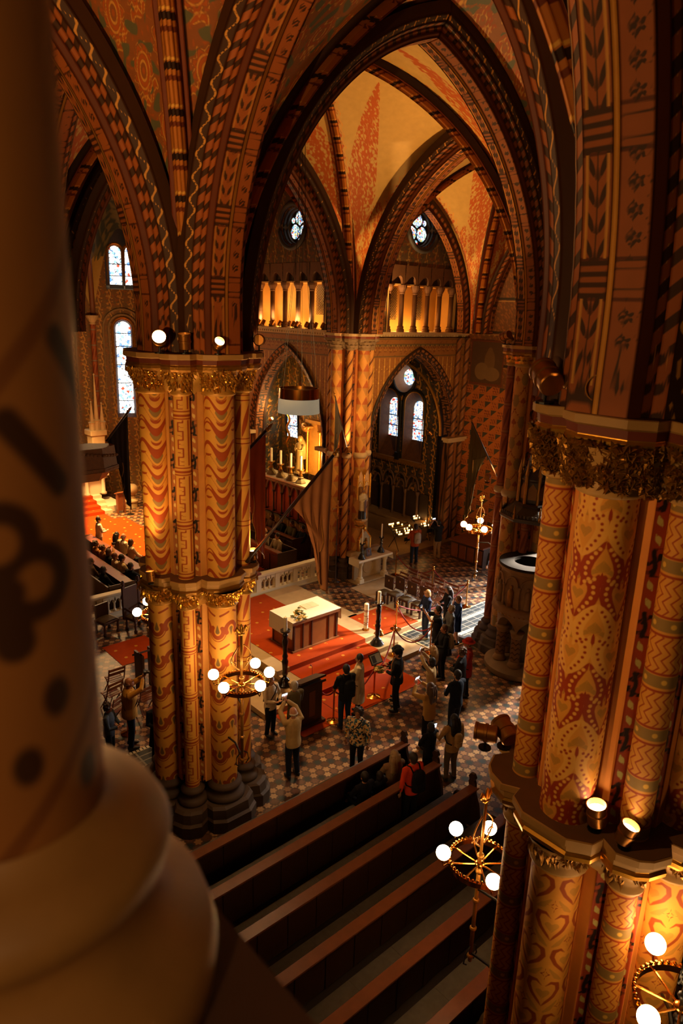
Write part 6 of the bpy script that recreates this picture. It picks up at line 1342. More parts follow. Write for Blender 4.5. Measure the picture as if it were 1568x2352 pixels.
for i, (x, z, h) in enumerate(((2.2, 3.3, 2.9), (1.95, 3.2, 1.6), (2.5, 3.2, 1.5))): b = MB(); b.lathe([(.16, z), (.17, z+.5), (.2, z+.55), (.12, z+.62), (.02, z+h), (.05, z+h+.04), (.0, z+h+.12)], 8, (x, 0, 0)); b.build('pinnacle', STONE, t)
lamp((13.2, 25.5, 9.3), 1500, (1, .55, .2), .3, 'SPOT', to=(10.4, 24.6, 0), size=50, blend=1.); lamp((12.9, 31.5, 7.5), 420, (1, .55, .2), .4); lamp((12.5, 33.5, 6.0), 2200, (1, .56, .2), .4, 'SPOT', to=(12.9, 35.5, .5), size=95, blend=.9); lamp((13.5, 29.0, 9.2), 11000, (1, .52, .15), .5, 'SPOT', to=(13.2, 29.5, 0), size=75, blend=.9)
t = thing('ambo', 'slender red wooden reading stand before the high altar', 'lectern', (14.95, 33.75, 0)); b = MB(); b.cbox((0, 0, 1.1), (.5, .4, .05), np.array(Matrix.Rotation(-.35, 3, 'X'))); b.build('desk', WOODM, t); b = MB(); b.cbox((0, 0, .6), (.26, .05, .9)); b.build('front_panel', WOODR, t)
for s in (-1, 1): b = MB(); b.cbox((s*.18, 0, .54), (.05, .22, 1.06)); b.build('leg', WOODR, t)
t = thing('microphone_stand', 'thin black stand with round foot beside the red reading stand', 'stand', (15.25, 33.3, 0)); b = MB(); b.lathe([(.17, 0), (.17, .02), (.02, .04), (.012, .06), (.012, 1.2)], 14); b.build('stand', IRON, t)
t = thing('altar_vase', 'stout stone urn on a pedestal beside the high altar', 'urn', (16.3, 37.2, 0)) if False else thing('stone_urn', 'stout stone urn on a pedestal right of the high altar', 'urn', (15.9, 34.5, 0)); b = MB(); b.lathe([(.3, 0), (.3, .3), (.36, .34), (.36, .4), (.22, .5), (.2, .7), (.34, .85), (.38, 1.0), (.34, 1.15), (.2, 1.25)], 16); b.build('urn', STONE, t, smooth=True, auto=40)
throne((17.4, 35.6, 0), 2.6, 'small cushioned chair behind the pier, by the apse', False)
def stall(x, y0, y1, label, face):
    """choir bench along the choir: sloping desk in front (face = +1 looks to +x), seat behind it"""
    t = thing('choir_stall', label, 'pew', (x, y0, 0), group='choir stalls'); L = y1-y0
    b = MB(); b.cbox((0, L/2, .46), (.06, L, .9)); 
    for k in np.arange(.3, L, .55): b.cbox((face*.04, k, .46), (.03, .4, .7))
    b.build('front_panel', WOODD, t); b = MB(); b.cbox((-face*.08, L/2, .94), (.34, L, .04), np.array(Matrix.Rotation(-face*.18, 3, 'Y'))); b.build('desk', WOODR, t)
    b = MB(); b.cbox((-face*.62, L/2, .42), (.42, L, .05)); b.cbox((-face*.62, L/2, .2), (.3, L, .4)); b.build('seat', WOODD, t); b = MB(); b.cbox((-face*.86, L/2, .6), (.05, L, .75)); b.build('backrest', WOODD, t)
    for e in (0, L): b = MB(); b.cbox((-face*.35, e, .5), (.95, .05, 1.0), bev=.01); b.build('end_panel', WOODD, t)
stall(11.05, 23.3, 28.3, 'inner choir stall on the left, people seated behind it', 1); stall(10.1, 22.3, 28.0, 'outer choir stall on the left, nearest the thrones', 1)
stall(17.75, 22.7, 27.5, 'dark choir stall on the right, people seated behind it', -1); stall(16.15, 21.6, 27.5, 'dark choir stall on the right behind the balustrade', -1)
# ================================================================== FLAGS
def flag(A, B, s0, drop, m, label, gx=.85, folds=5, amp=.05, tip=None, side=(0, 0), w0=.12, pole_r=.035, trim=None):
    """banner hung on a slanting pole from A to B; the cloth starts at fraction s0 and gathers under the tip"""
    A, B = np.array(A, float), np.array(B, float); t = thing('flag', label, 'flag', tuple(A)); d = B-A; L = np.linalg.norm(d)
    b = MB(); b.tube([(0, 0, 0), tuple(d)], pole_r, 8); b.build('pole', mat('dark_flag_pole', '2c1a10', .4), t, smooth=True)
    b = MB(); b.lathe([(.045, 0), (.06, .05), (.03, .1), (.05, .14), (.0, .3)], 8) ; M = np.eye(4); M[:3, :3] = rotz_to(d/L); M[:3, 3] = d
    b2 = MB(); b2.M = M; b2.lathe([(.04, 0), (.055, .04), (.03, .08), (.045, .12), (.004, .24)], 8); b2.build('finial', GILTD, t); n, mrow = 44, 50; h = d.copy(); h[2] = 0; hl = np.linalg.norm(h)+1e-9; hn = np.array((-h[1], h[0], 0))/hl; P = []
    for i in range(n+1):
        s = s0+(1-s0)*i/n; top = d*s; q = i/n; Ls = drop*(.06+.94*q**.55); row = []
        for j in range(mrow+1):
            tt = j/mrow; g = gx*(tt**1.25)*(1-q); p = top+(d-top)*g*np.array((1, 1, 0)); p[2] = top[2]-Ls*tt
            f = amp*math.sin(folds*TAU*q+2*tt+1.3*math.sin(3*tt))*(.15+.85*tt)*(1-.3*tt); p = p+hn*f+h/hl*(.3*amp*math.cos(folds*TAU*q*1.3+tt*3)*tt)+np.array((*side, 0))*tt*tt; row.append(tuple(p))
        P.append(row)
    b = MB(); b.grid(P); b.build('cloth', m, t, smooth=True)
    b = MB(); b.tube([P[i][-1] for i in range(n+1)], .012, 5); b.build('fringe', trim or GILTD, t); return t
def cloth(name, c, em=None): return mat(name, c, .85, amt=.22, scale=3, spec=.15)
flag((7.45, 11.08, 5.6), (9.62, 11.02, 7.55), .50, 3.15, cloth('old_brown_silk', '94603a'), 'big brown flag on a slanting pole, its tip hanging over the altar', .80, 4, .07)
flag((7.7, 12.35, 7.05), (8.72, 12.2, 7.98), .35, 2.9, cloth('rust_red_silk', '8e3c18'), 'narrow rust red banner hanging beside the wave-painted pier', .55, 3, .05)
flag((17.92, 19.7, 5.3), (16.98, 19.45, 7.5), .42, 2.25, cloth('grey_striped_silk', '4c4236'), 'dark grey flag on a slender pole at the farthest pier', .8, 4, .05, pole_r=.022)
flag((18.35, 12.95, 5.45), (18.08, 14.02, 7.2), .42, 3.3, cloth('black_gold_silk', '52401e'), 'black and gold flag hanging before the patterned right wall', .75, 4, .05, pole_r=.022)
flag((8.5, 19.95, 6.55), (9.25, 20.05, 7.35), .02, 3.05, cloth('black_silk', '241a14'), 'dark flag hanging near the choir windows, left of the wave-painted pier', .65, 4, .05)
# ================================================================== GALLERY COLUMN AND PARAPET
ct = thing('gallery_column', 'blurred painted stone column filling the left edge, standing on the gallery parapet', 'column', (.25, 1.07, 9.35))
P, th, v = ring((0, 0), .155, .36, 3.2, .008); uu = (th-PI)*.155
def clover(x, y, s): return mx(circ(x, y-.5*s, .42*s), circ(x-.44*s, y+.1*s, .42*s), circ(x+.44*s, y+.1*s, .42*s), stroke(x, y, [(0, 0), (.1*s, -.9*s)], .12*s))
uu = per((th-(-1.25))*.155, TAU*.155); vv = v
dk = NO+0*uu
for (x0, y0, s) in ((-.06, .44, .10), (.12, 1.55, .10), (-.2, 1.0, .09), (.3, .5, .1)):
    c = clover(uu-x0, vv-y0, s); dk = mx(dk, .016-np.abs(c))
    dk = mx(dk, circ(uu-x0, vv-y0+.02, .03))
for (x0, y0) in ((.0, .60), (.085, .70), (-.22, .66), (-.13, .74), (.24, .62), (.32, .7)): dk = mx(dk, stroke(uu-x0, vv-y0, [(-.035, .045), (.035, -.045)], .019))
for (x0, y0) in ((-.02, 1.12), (.04, 1.27), (-.1, 1.2), (.13, 1.1), (-.05, .16), (.05, .1), (.0, .25), (.13, .2), (-.17, .3)): dk = mx(dk, circ((uu-x0), (vv-y0)*.7, .022))
wv = .018-np.abs(per(vv-uu*1.1, .62)-.12)
painted('shaft', P, stack(uu, wv, dk), ('b47236', '94582a', '50301a', 'b47236'), ct)
b = MB(); b.lathe([(.30, -.05), (.33, .0), (.335, .05), (.32, .10), (.265, .13), (.235, .17), (.225, .21), (.235, .24), (.255, .26), (.26, .29), (.245, .32), (.2, .345), (.17, .36), (.157, .38)], 64, cap=False); b.build('base_moulding', mat('worn_gallery_stone', 'bc8444', .55, amt=.3, scale=9), ct, smooth=True)
b = MB(); b.lathe([(.157, 3.15), (.2, 3.2), (.22, 3.3), (.3, 3.5)], 40); b.build('capital', mat('worn_gallery_stone', 'bc8444'), ct, smooth=True)
pb = MB(); pb.box(-.25, .615, -6, 9, 9.05, 9.30); pb.box(-.2, .56, -6, 9, 8.2, 9.05); pb.build('trim_parapet', mat('brown_parapet_stone', '5c3820', .7, amt=.2, scale=6), kind='structure')
pb = MB(); pb.box(-.3, .5, -6, 11, 13.2, 16); pb.build('wall_gallery', mat('brown_parapet_stone', '5c3820'), kind='structure')
pb = MB(); pb.box(-3.8, -.25, -6, 11, 8.2, 8.3); pb.build('floor', WOODD, kind='structure')
spotlight((-1.7, -1.1, 10.9), (.3, 1.1, 10.2), 'added floodlight out of view on the gallery floor', 4.6, .13, cone=90, col=(1, .6, .25), group='added floodlights of the gallery')  # lamp added behind the camera to brighten the gallery column
# ================================================================== PEOPLE
_bake = []
def remeshed(name, mb, vox, m, parent, smooth_it=0):
    o = mb.build(name, m, parent, smooth=True); md = o.modifiers.new('r', 'REMESH'); md.mode = 'VOXEL'; md.voxel_size = vox; md.use_smooth_shade = True
    if smooth_it: s = o.modifiers.new('s', 'SMOOTH'); s.factor = .5; s.iterations = smooth_it
    _bake.append(o); return o
def bake_people():
    dg = bpy.context.evaluated_depsgraph_get(); dg.update()
    new = [(o, bpy.data.meshes.new_from_object(o.evaluated_get(dg))) for o in _bake]
    for o, me in new: o.modifiers.clear(); old = o.data; o.data = me; me.name = o.name; bpy.data.meshes.remove(old)
    _bake.clear()
SKIN = mat('skin', 'b07a58', .55, amt=.08); SKIN2 = mat('skin_darker', '94603f', .55, amt=.08)
def fab(c, r=.85): return mat('cloth_'+c, c, r, amt=.16, scale=14, spec=.2, bump=.25, bscale=16)
def rings(mb, R, n=16):
    P = [[(x+rx*math.cos(TAU*j/n), y+ry*math.sin(TAU*j/n), z) for j in range(n)] for x, y, z, rx, ry in R]
    mb.grid(P, cu=True); k = len(R); v = [tuple(np.mean(P[0], 0)), tuple(np.mean(P[-1], 0))]
    mb.add(P[0]+[v[0]], [(j, (j+1) % n, n) for j in range(n)]); mb.add(P[-1]+[v[1]], [((j+1) % n, j, n) for j in range(n)])
def ik(s, w, hint, a=.285, b=.255):
    s, w = np.array(s, float), np.array(w, float); d = w-s; L = np.linalg.norm(d); L2 = min(L, (a+b)*.995); d = d/L; w = s+d*L2
    x = (a*a-b*b+L2*L2)/(2*L2); hgt = math.sqrt(max(0, a*a-x*x)); h = np.array(hint, float); h = h-d*(h@d); h /= np.linalg.norm(h)+1e-9
    return s+d*x+h*hgt, w
def hand(mb, wr, fd, side, curl):
    """palm, four curled fingers of unequal length and a thumb leaving the side of the palm"""
    fd = np.array(fd, float); fd /= np.linalg.norm(fd); up = np.array((0, 0, 1.)) if abs(fd[2]) < .9 else np.array((0, -1., 0)); ac = np.cross(fd, up); ac /= np.linalg.norm(ac); nn = np.cross(ac, fd)
    p = np.array(wr)+fd*.045; mb.tube([wr, p, np.array(wr)+fd*.088], [.022, .036, .034], 8, flat=.5)
    for i, L in enumerate((.062, .072, .068, .052)):
        b = np.array(wr)+fd*.085+ac*(.027-.018*i)*side; e1 = b+fd*L*.5-nn*curl*.012; e2 = e1+(fd*(1-curl)-nn*curl)*L*.55; mb.tube([b-fd*.02, b, e1, e2], [.0095, .0095, .009, .0075], 6)
    b = np.array(wr)+fd*.03+ac*.03*side; mb.tube([b-ac*.015*side, b+ac*.02*side+fd*.025, b+ac*.018*side+fd*.055-nn*curl*.02], [.012, .0105, .008], 6)
def person(pos, face, label, H=1.7, top='202020', legs='181c26', hair='1c140e', style='short', arms='down', skin=0, sit=False, coat=0., sleeve=1., shoes='14110e', group=None, hand_l=None, hand_r=None, pitch=0., wide=1., hood=None, hat=None, skirt=False, bare=False, lean=0., detail=1., turn=0.):
    H *= 1.03; wide *= 1.07; k = H/1.7; rz = math.atan2(face[1], face[0])+PI/2
    t = thing('person', label, 'person', (pos[0], pos[1], pos[2] if len(pos) > 2 else 0), rz, group); sk = SKIN2 if skin else SKIN
    dz = -.43*1.0 if sit else 0.; S = np.array((1, 1, 1.))*k
    oy = lambda z: -lean*max(0, z-.9)
    M = np.diag([k, k, k, 1.])
    # arms
    pre = dict(down=((.27, -.04, .80), (.27, -.04, .80)), phone=((.085, -.36, 1.56), (.085, -.36, 1.56)), high=((.08, -.30, 1.80), (.08, -.30, 1.80)), front=((.07, -.27, 1.10), (.07, -.27, 1.10)), one=((.12, -.30, 1.38), (.26, -.02, .80)), oneL=((.26, -.02, .80), (.12, -.30, 1.38)), strap=((.13, -.16, 1.22), (.27, -.03, .8)), lap=((.12, -.34, 1.02), (.12, -.34, 1.02)), back=((.1, .15, .95), (.1, .15, .95)), chin=((.05, -.2, 1.42), (.08, -.25, 1.1)))[arms]
    A = {}
    for sd, tg in ((-1, pre[0]), (1, pre[1])):
        tg = hand_r if sd < 0 and hand_r else hand_l if sd > 0 and hand_l else tg
        sh = np.array((sd*.185*wide, oy(1.4)+0, 1.395)); tgt = np.array((sd*abs(tg[0]) if tg[0] >= 0 else -sd*abs(tg[0]), tg[1]+oy(1.2), tg[2])); el, wr = ik(sh, tgt, (sd*.7, .35, -.6)); A[sd] = (sh, el, wr)
    for sd in A: A[sd] = tuple(q+np.array((0, 0, dz)) for q in A[sd])
    if sit: hip, kn, an = (.10, .0, .50), (.13, -.44, .50), (.13, -.42, .09)
    else: hip, kn, an = (.09, 0, .90), (.095, -.025, .49), (.10+.01*wide, .02, .085)
    T = lambda z: z+dz
    # body
    b = MB(); b.M = M; hz = T(1.60); hy = oy(1.6)-.012
    Rh = np.array(Matrix.Rotation(pitch, 3, 'X') @ Matrix.Rotation(turn, 3, 'Z')); hc = np.array((0, hy, hz))
    hp = lambda x, y, z: tuple(hc+Rh @ np.array((x, y, z)))
    b.sphere(hc, .1, 14, 10, (.77, .95, 1.12), Rh); b.sphere(hp(0, -.035, -.06), .062, 10, 7, (.9, .9, .9), Rh); b.sphere(hp(0, -.104, -.012), .017, 6, 5, (.8, 1.2, 1.3), Rh); b.sphere(hp(0, -.092, -.052), .02, 6, 4, (1.2, .6, .5), Rh)
    for s in (-1, 1): b.sphere(hp(s*.08, .01, -.01), .026, 7, 5, (.4, .8, 1.2), Rh)
    b.tube([(0, oy(1.42)+.01, T(1.40)), (0, oy(1.5)+.0, T(1.49)), (0, hy+.012, T(1.56))], [.058, .052, .05], 10)
    rings(b, [(0, oy(z)+y0, T(z), rx*wide*.9, ry*.9) for z, rx, ry, y0 in ((.84, .14, .10, 0), (.92, .155, .11, 0), (1.05, .125, .09, 0), (1.28, .15, .105, 0), (1.38, .16, .085, 0), (1.44, .09, .065, 0), (1.47, .05, .05, 0))], 14)
    for sd in (-1, 1):
        sh, el, wr = A[sd]; b.tube([sh*(.7, 1, 1)+(0, 0, .0), sh, (sh+el)/2, el, (el*.5+wr*.5), wr], [.05, .05, .043, .036, .034, .025], 8)
        fd = wr-el; 
        if arms in ('phone', 'high', 'front', 'one', 'oneL') and np.linalg.norm(wr-sh) > .2: fd = fd*.55+np.array((-sd*.02, -.06, .12))
        hand(b, wr, fd, -sd, .55 if arms in ('phone', 'high', 'front', 'lap', 'one', 'oneL') else .3)
        h_, k_, a_ = [np.array((sd*q[0], q[1], q[2])) for q in (hip, kn, an)]
        b.tube([h_, (h_*.5+k_*.5), k_, (k_*.6+a_*.4), a_], [.075, .066, .05, .047, .034], 8); b.tube([a_+(0, .045, -.04), a_+(0, -.04, -.045), a_+(0, -.13, -.06)], [.034, .036, .026], 8)
    remeshed('body', b, .0105*k/detail, sk, t) if False else None
    bo = b.build('person', sk, t, smooth=True); md = bo.modifiers.new('r', 'REMESH'); md.mode = 'VOXEL'; md.voxel_size = .0105*k/detail; md.use_smooth_shade = True; _bake.append(bo); bo.name = 'body'
    # upper garment
    b = MB(); b.M = M; zb = .80-coat; w_ = wide
    RR = [(1.05, .152, .118), (1.26, .178, .132), (1.37, .182, .108), (1.43, .125, .088), (1.47, .075, .07)]
    low = [(zb, .165+.16*min(coat, .8), .13+.10*min(coat, .8)), (.90, .172, .132)] if not (sit and coat) else [(.82, .18, .15), (.92, .172, .132)]
    rings(b, [(0, oy(z)+(.006 if z > 1 else 0)+.012*math.sin(z*9), T(z), rx*w_, ry*w_) for z, rx, ry in low+RR], 18)
    for sd in (-1, 1):
        sh, el, wr = A[sd]; q = wr-(wr-el)*.10; m1 = (sh+el)/2
        if sleeve >= 1: b.tube([sh*(.6, 1, 1), sh, m1, el, el*.5+q*.5, q], [.07, .072, .062, .056, .05, .042], 10)
        elif sleeve > 0: b.tube([sh*(.6, 1, 1), sh, sh+(el-sh)*.75], [.066, .068, .06], 10)
    if hood: b.tube([(-.09, oy(1.42)+.06, T(1.44)), (0, oy(1.4)+.115, T(1.40)), (.09, oy(1.42)+.06, T(1.44))], [.03, .055, .03], 8)
    g = remeshed('jacket' if coat == 0 else 'coat', b, .014*k/detail, fab(top), t, 1)
    # legs
    b = MB(); b.M = M
    if skirt:
        rings(b, [(0, 0, T(z), rx, ry) for z, rx, ry in ((.45 if not bare else .52, .21, .17), (.7, .19, .15), (.95, .155, .12), (1.0, .14, .11))], 18); remeshed('skirt', b, .016*k/detail, fab(legs), t)
    elif not (coat and sit):
        if sit: b.sphere((0, .02, .5), .17, 12, 8, (1, .9, .7))
        else: rings(b, [(0, 0, z, rx*w_, ry) for z, rx, ry in ((.78, .15, .115), (.88, .17, .128), (.97, .155, .118), (1.02, .14, .105))], 16)
        fl = wide_leg if False else 1.
        for sd in (-1, 1):
            h_, k_, a_ = [np.array((sd*q[0], q[1], q[2])) for q in (hip, kn, an)]; e = a_+(0, 0, .0)
            b.tube([h_, h_*.5+k_*.5, k_, k_*.5+e*.5, e], [.095, .086, .070, .064, .058], 10)
        remeshed('trousers', b, .015*k/detail, fab(legs), t, 1)
    # shoes
    for sd in (-1, 1):
        a_ = np.array((sd*an[0], an[1], 0)); b = MB(); b.M = M; b.sphere(a_+(0, -.055, .045), .1, 10, 7, (.47, 1.42, .45)); b.sphere(a_+(0, .02, .07), .055, 8, 6, (.9, 1.1, 1.0)); o = remeshed('shoe', b, .012*k, mat('shoe_'+shoes, shoes, .5), t)
    # hair
    b = MB(); b.M = M
    if style == 'bald': b.tube([hp(.080*math.cos(a), .085*math.sin(a)+.012, -.02) for a in np.linspace(-.25, PI+.25, 14)], .022, 7)
    else:
        b.sphere(hp(0, .016, .022), .108, 14, 10, (.84, .93, 1.06), Rh)
        if style == 'short': b.sphere(hp(0, .035, -.03), .088, 10, 8, (.9, .8, 1.0), Rh)
        elif style == 'curly':
            for i in range(26): a = i*2.4; z = -.05+.17*(i/25); rr = math.sqrt(max(.0, 1-((z-.03)/.13)**2))*.10; b.sphere(hp(rr*math.cos(a), .02+abs(rr)*math.sin(a)*.9+ (.02 if math.sin(a) < -.6 else 0), z), .035, 6, 5)
        elif style in ('long', 'wavy'):
            wv = .012 if style == 'wavy' else 0
            for s in (-.05, 0, .05): b.tube([hp(s, .06, .04), hp(s*1.3+wv, .1, -.08), (s*1.5-wv, hy+.105, T(1.40)), (s*1.5+wv, hy+.11, T(1.28)), (s*1.2, hy+.10, T(1.18))], [.06, .062, .06, .05, .02], 8)
            for s in (-1, 1): b.tube([hp(s*.07, .0, .04), hp(s*.088, .015, -.06), (s*.1, hy+.03, T(1.42)), (s*.1, hy+.04, T(1.30))], [.035, .035, .032, .014], 7)
        elif style == 'bob': b.sphere(hp(0, .03, -.05), .11, 12, 8, (.95, .82, .95), Rh)
        elif style == 'bun': b.sphere(hp(0, .11, .03), .05, 8, 6); b.sphere(hp(0, .035, -.02), .088, 10, 8, (.9, .8, 1.0), Rh)
    remeshed('hair', b, .013*k, mat('hair_'+hair, hair, .6, amt=.3, scale=22), t)
    if hat:
        b = MB(); b.M = M
        if hat[0] == 'brim': b.lathe([(.185, .035), (.19, .045), (.115, .055), (.11, .12), (.07, .155), (.0, .16)], 18, hp(0, .01, .0)); b.lathe([(.185, .035), (.10, .03)], 18, hp(0, .01, 0), cap=False)
        else: b.sphere(hp(0, .008, .045), .112, 14, 8, (.86, .98, .95), Rh); b.cbox(hp(0, -.10, .05), (.13, .12, .014))
        remeshed('hat', b, .012*k, fab(hat[1]), t)
    for s in (-1, 1): b = MB(); b.M = M; b.sphere(hp(s*.032, -.087, .012), .0105, 7, 5); b.build('eye', mat('eye_dark', '16100c', .3), t, smooth=True)
    t['_k'] = k; t['_rz'] = rz; t['_dz'] = dz
    del t['_k'], t['_rz'], t['_dz']
    W_ = Matrix.Translation(Vector(t.location)) @ Matrix.Rotation(rz, 4, 'Z') @ Matrix.Diagonal((k, k, k, 1))
    return t, dict(W=W_, A=A, dz=dz, k=k, loc=tuple(t.location), rz=rz)
def phone(p, label, lit=False, side=None, name='phone'):
    A = p['A']; w = (np.array(A[-1][2])+np.array(A[1][2]))/2 if side is None else np.array(A[side][2]); q = p['W'] @ Vector(w+np.array((0, -.05, .115)))
    t = thing(name, label, name, tuple(q), p['rz']); R = np.array(Matrix.Rotation(-.25, 3, 'X')) if name == 'phone' else np.eye(3); b = MB()
    if name == 'phone': b.cbox((0, 0, 0), (.078, .012, .155) if side is not None else (.155, .012, .078), R, bev=.003)
    else: b.cbox((0, 0, 0), (.13, .07, .09), bev=.012); b.tube([(0, -.03, 0), (0, -.11, 0)], [.042, .04], 12)
    b.build('case' if name == 'phone' else 'body', mat('black_glossy_case', '141414', .25), t); b = MB(); b.cbox(R @ np.array((0, .008, 0)), (.068, .003, .14) if side is not None else (.14, .003, .068), R)
    b.build('screen', bulb_mat('phone_screen', (.75, .85, 1.), 1.6) if lit else mat('dim_phone_screen', '3a4450', .2), t); return t
def backpack(p, label, c, sz=1., strap='18140f', name='backpack'):
    t = thing(name, label, 'backpack', p['loc'], p['rz']); M = np.diag([p['k']]*3+[1.]); dz = p['dz']; b = MB(); b.M = M; s = sz
    rings(b, [(0, .215, 1.20+dz+z*s, rx*s, ry*s) for z, rx, ry in ((-.23, .10, .06), (-.20, .14, .085), (0, .15, .095), (.14, .135, .085), (.20, .09, .06), (.22, .03, .02))], 16); remeshed('pack_body', b, .014, fab(c), t, 1)
    b = MB(); b.M = M; rings(b, [(0, .215+.075*s, 1.10+dz+z*s, rx*s, ry*s) for z, rx, ry in ((-.10, .09, .03), (-.08, .11, .045), (.06, .105, .045), (.09, .06, .02))], 12); remeshed('front_pocket', b, .014, fab(c), t)
    for sd in (-1, 1):
        b = MB(); b.M = M; b.tube([(sd*.09, .15, 1.36+dz), (sd*.115, .06, 1.475+dz), (sd*.125, -.06, 1.445+dz), (sd*.13, -.142, 1.30+dz), (sd*.15, -.10, 1.12+dz), (sd*.175, .04, 1.04+dz), (sd*.12, .15, 1.04+dz)], .02, 8, flat=.5); b.build('strap', fab(strap), t, smooth=True)
    return t
def bag(p, label, c, at, size=(.26, .10, .22), strap=None, name='handbag'):
    t = thing(name, label, 'bag', p['loc'], p['rz']); M = np.diag([p['k']]*3+[1.]); a = np.array(at, float)+(0, 0, p['dz']); b = MB(); b.M = M; x, y, z = np.array(size)/2
    rings(b, [(a[0], a[1], a[2]+q*z, x*f, y*f) for q, f in ((-1, .7), (-.85, 1.), (0, 1.02), (.8, .9), (1, .75))], 14); b.build('bag_body', fab(c), t, smooth=True)
    b = MB(); b.M = M
    if strap: b.tube([np.array(q)+(0, 0, p['dz']) for q in strap], .016, 7, flat=.6)
    else: b.tube([a+(-x*.6, 0, z), a+(-x*.5, 0, z+.14), a+(x*.5, 0, z+.14), a+(x*.6, 0, z)], .01, 6)
    b.build('strap', fab(c), t, smooth=True); return t
CROSS_STRAP = lambda s: [(-s*.17, -.03, 1.0), (-s*.12, -.145, 1.15), (0, -.16, 1.28), (s*.1, -.12, 1.41), (s*.11, 0, 1.475), (s*.06, .125, 1.36), (-s*.06, .155, 1.2), (-s*.16, .09, 1.02)]
CR = 'crowd of visitors before the altar'
p = person((8.72, 11.1), (.12, 1), 'bald man in tan jacket raising a phone, beside the wave-painted pier', 1.76, 'b0905c', '1a2030', 'b8a890', 'bald', 'high', group=CR, hand_r=(.02, -.33, 1.72), hand_l=(.02, -.33, 1.72)); phone(p[1], 'phone held up by the bald man in the tan jacket', True)
p = person((9.3, 12.78), (.15, -1), 'woman in open cream jacket facing the camera, dark trousers, beside the pier', 1.62, 'c8b494', '15161a', '6a4a2c', 'long', 'front', group=CR, shoes='1a1814'); bag(p[1], 'small black bag on the hip of the woman in cream jacket', '14120f', (.26, -.06, .92), (.2, .1, .2), CROSS_STRAP(1))
person((9.52, 12.1), (.1, 1), 'grey-haired man in olive jacket seen from behind by the lectern', 1.70, '5a5034', '201e1a', 'a89c88', 'short', 'front', group=CR)
p = person((11.0, 11.85), (.25, 1), 'man in black jacket and jeans with a black backpack', 1.76, '14161a', '20304a', '14100c', 'short', 'front', group=CR); backpack(p[1], 'black backpack on the man in jeans before the carpet', '121316')
p = person((11.75, 12.15), (-.7, .7), 'woman in long cream coat with short black hair', 1.70, 'd0bc94', '1a1712', '14100c', 'short', 'front', coat=.42, group=CR); bag(p[1], 'white bag beside the woman in the long cream coat', 'c8bca4', (.30, .08, .62), (.22, .09, .26))
p = person((12.66, 11.6), (-.55, .85), 'man all in black with a tan shoulder bag, feet wide apart', 1.78, '101114', '101114', '0e0c0a', 'short', 'front', group=CR, hat=('cap', '101012')); bag(p[1], 'tan shoulder bag hanging across the man in black', '8a6038', (-.24, .04, .86), (.2, .1, .2), CROSS_STRAP(-1))
t = flowers((12.35, 11.98, 1.12), 'pale bouquet held by the man in black', 12, .12, .22, (mat('cream_petals', 'e0c070'), mat('bouquet_leaves', '5a5a20')))
p = person((9.98, 10.28), (-.75, -.35), 'woman in colourful floral jacket turning her head, behind the first pew', 1.66, 'a08450', '14120f', '2a1a10', 'curly', 'down', group=CR, skin=1, wide=1.1); bag(p[1], 'black sling bag across the floral jacket', '121110', (.18, .12, 1.05), (.2, .1, .24), CROSS_STRAP(1))
floral = p[0]
p = person((12.05, 9.92), (-.05, 1), 'woman in camel sweater and black trousers filming with a phone', 1.74, 'a87c3c', '131214', '4a2e18', 'long', 'phone', group=CR, hood=True); phone(p[1], 'phone held by the woman in the camel sweater', True)
person((12.98, 9.84), (.1, 1), 'man in dark blue jacket seen from behind, right of the camel sweater', 1.80, '16202e', '1a2230', '120e0a', 'short', 'front', group=CR)
p = person((11.52, 8.72), (.3, 1), 'woman with long black hair, tan jacket and wide brown trousers', 1.66, '9a7440', '5c4a34', '100c0a', 'long', 'oneL', group=CR, skirt=False, hand_l=(.34, -.2, 1.25)); backpack(p[1], 'small tan backpack on the woman with long black hair', 'a07c48', .72); phone(p[1], 'white phone held out by the woman with long black hair', True, 1)
p = person((13.22, 10.9), (-.55, .9), 'woman in cream knit sweater stretching both arms up with a phone', 1.64, 'b89868', '8a8278', '100c0a', 'bob', 'high', group=CR); phone(p[1], 'phone raised by the woman in the cream knit sweater', True)
person((13.72, 11.3), (-.5, .9), 'woman with long wavy blonde hair in dark clothes', 1.66, '1c1a1c', '141416', 'a07c48', 'wavy', 'front', group=CR)
person((13.05, 12.0), (-.6, .8), 'person in black with a wide black hat, in front of the crowd', 1.58, '121214', '121214', '0e0c0a', 'bob', 'front', group=CR, hat=('brim', '0e0e10'), coat=.25)
person((14.12, 10.62), (-.35, .95), 'curly-haired person in dark grey coat from behind', 1.76, '22242a', '14161c', '4a3220', 'curly', 'front', group=CR, coat=.3)
person((14.78, 10.92), (-.85, .5), 'person in red coat and red brimmed hat at the right of the crowd', 1.70, '9c2c18', '1a1a20', '4a2c18', 'short', 'front', group=CR, hat=('brim', 'a82c18'), coat=.16)
p = person((14.98, 11.98), (-.9, .45), 'brown-haired person in dark jacket with a pale backpack', 1.68, '17181c', '15161a', '4a2e1a', 'short', 'front', group=CR); backpack(p[1], 'pale grey backpack in the middle of the crowd', '9a8c70')
p = person((15.55, 12.72), (-.85, .55), 'tall man in black raising a phone, short sleeves', 1.86, '121214', '131318', '14100c', 'short', 'phone', group=CR, sleeve=.5); phone(p[1], 'phone held up by the tall man in black')
person((16.35, 12.86), (-.85, .5), 'grey-haired woman in grey top beside the blue dress', 1.62, '5c5a58', '24242a', '7a6a54', 'curly', 'front', group=CR)
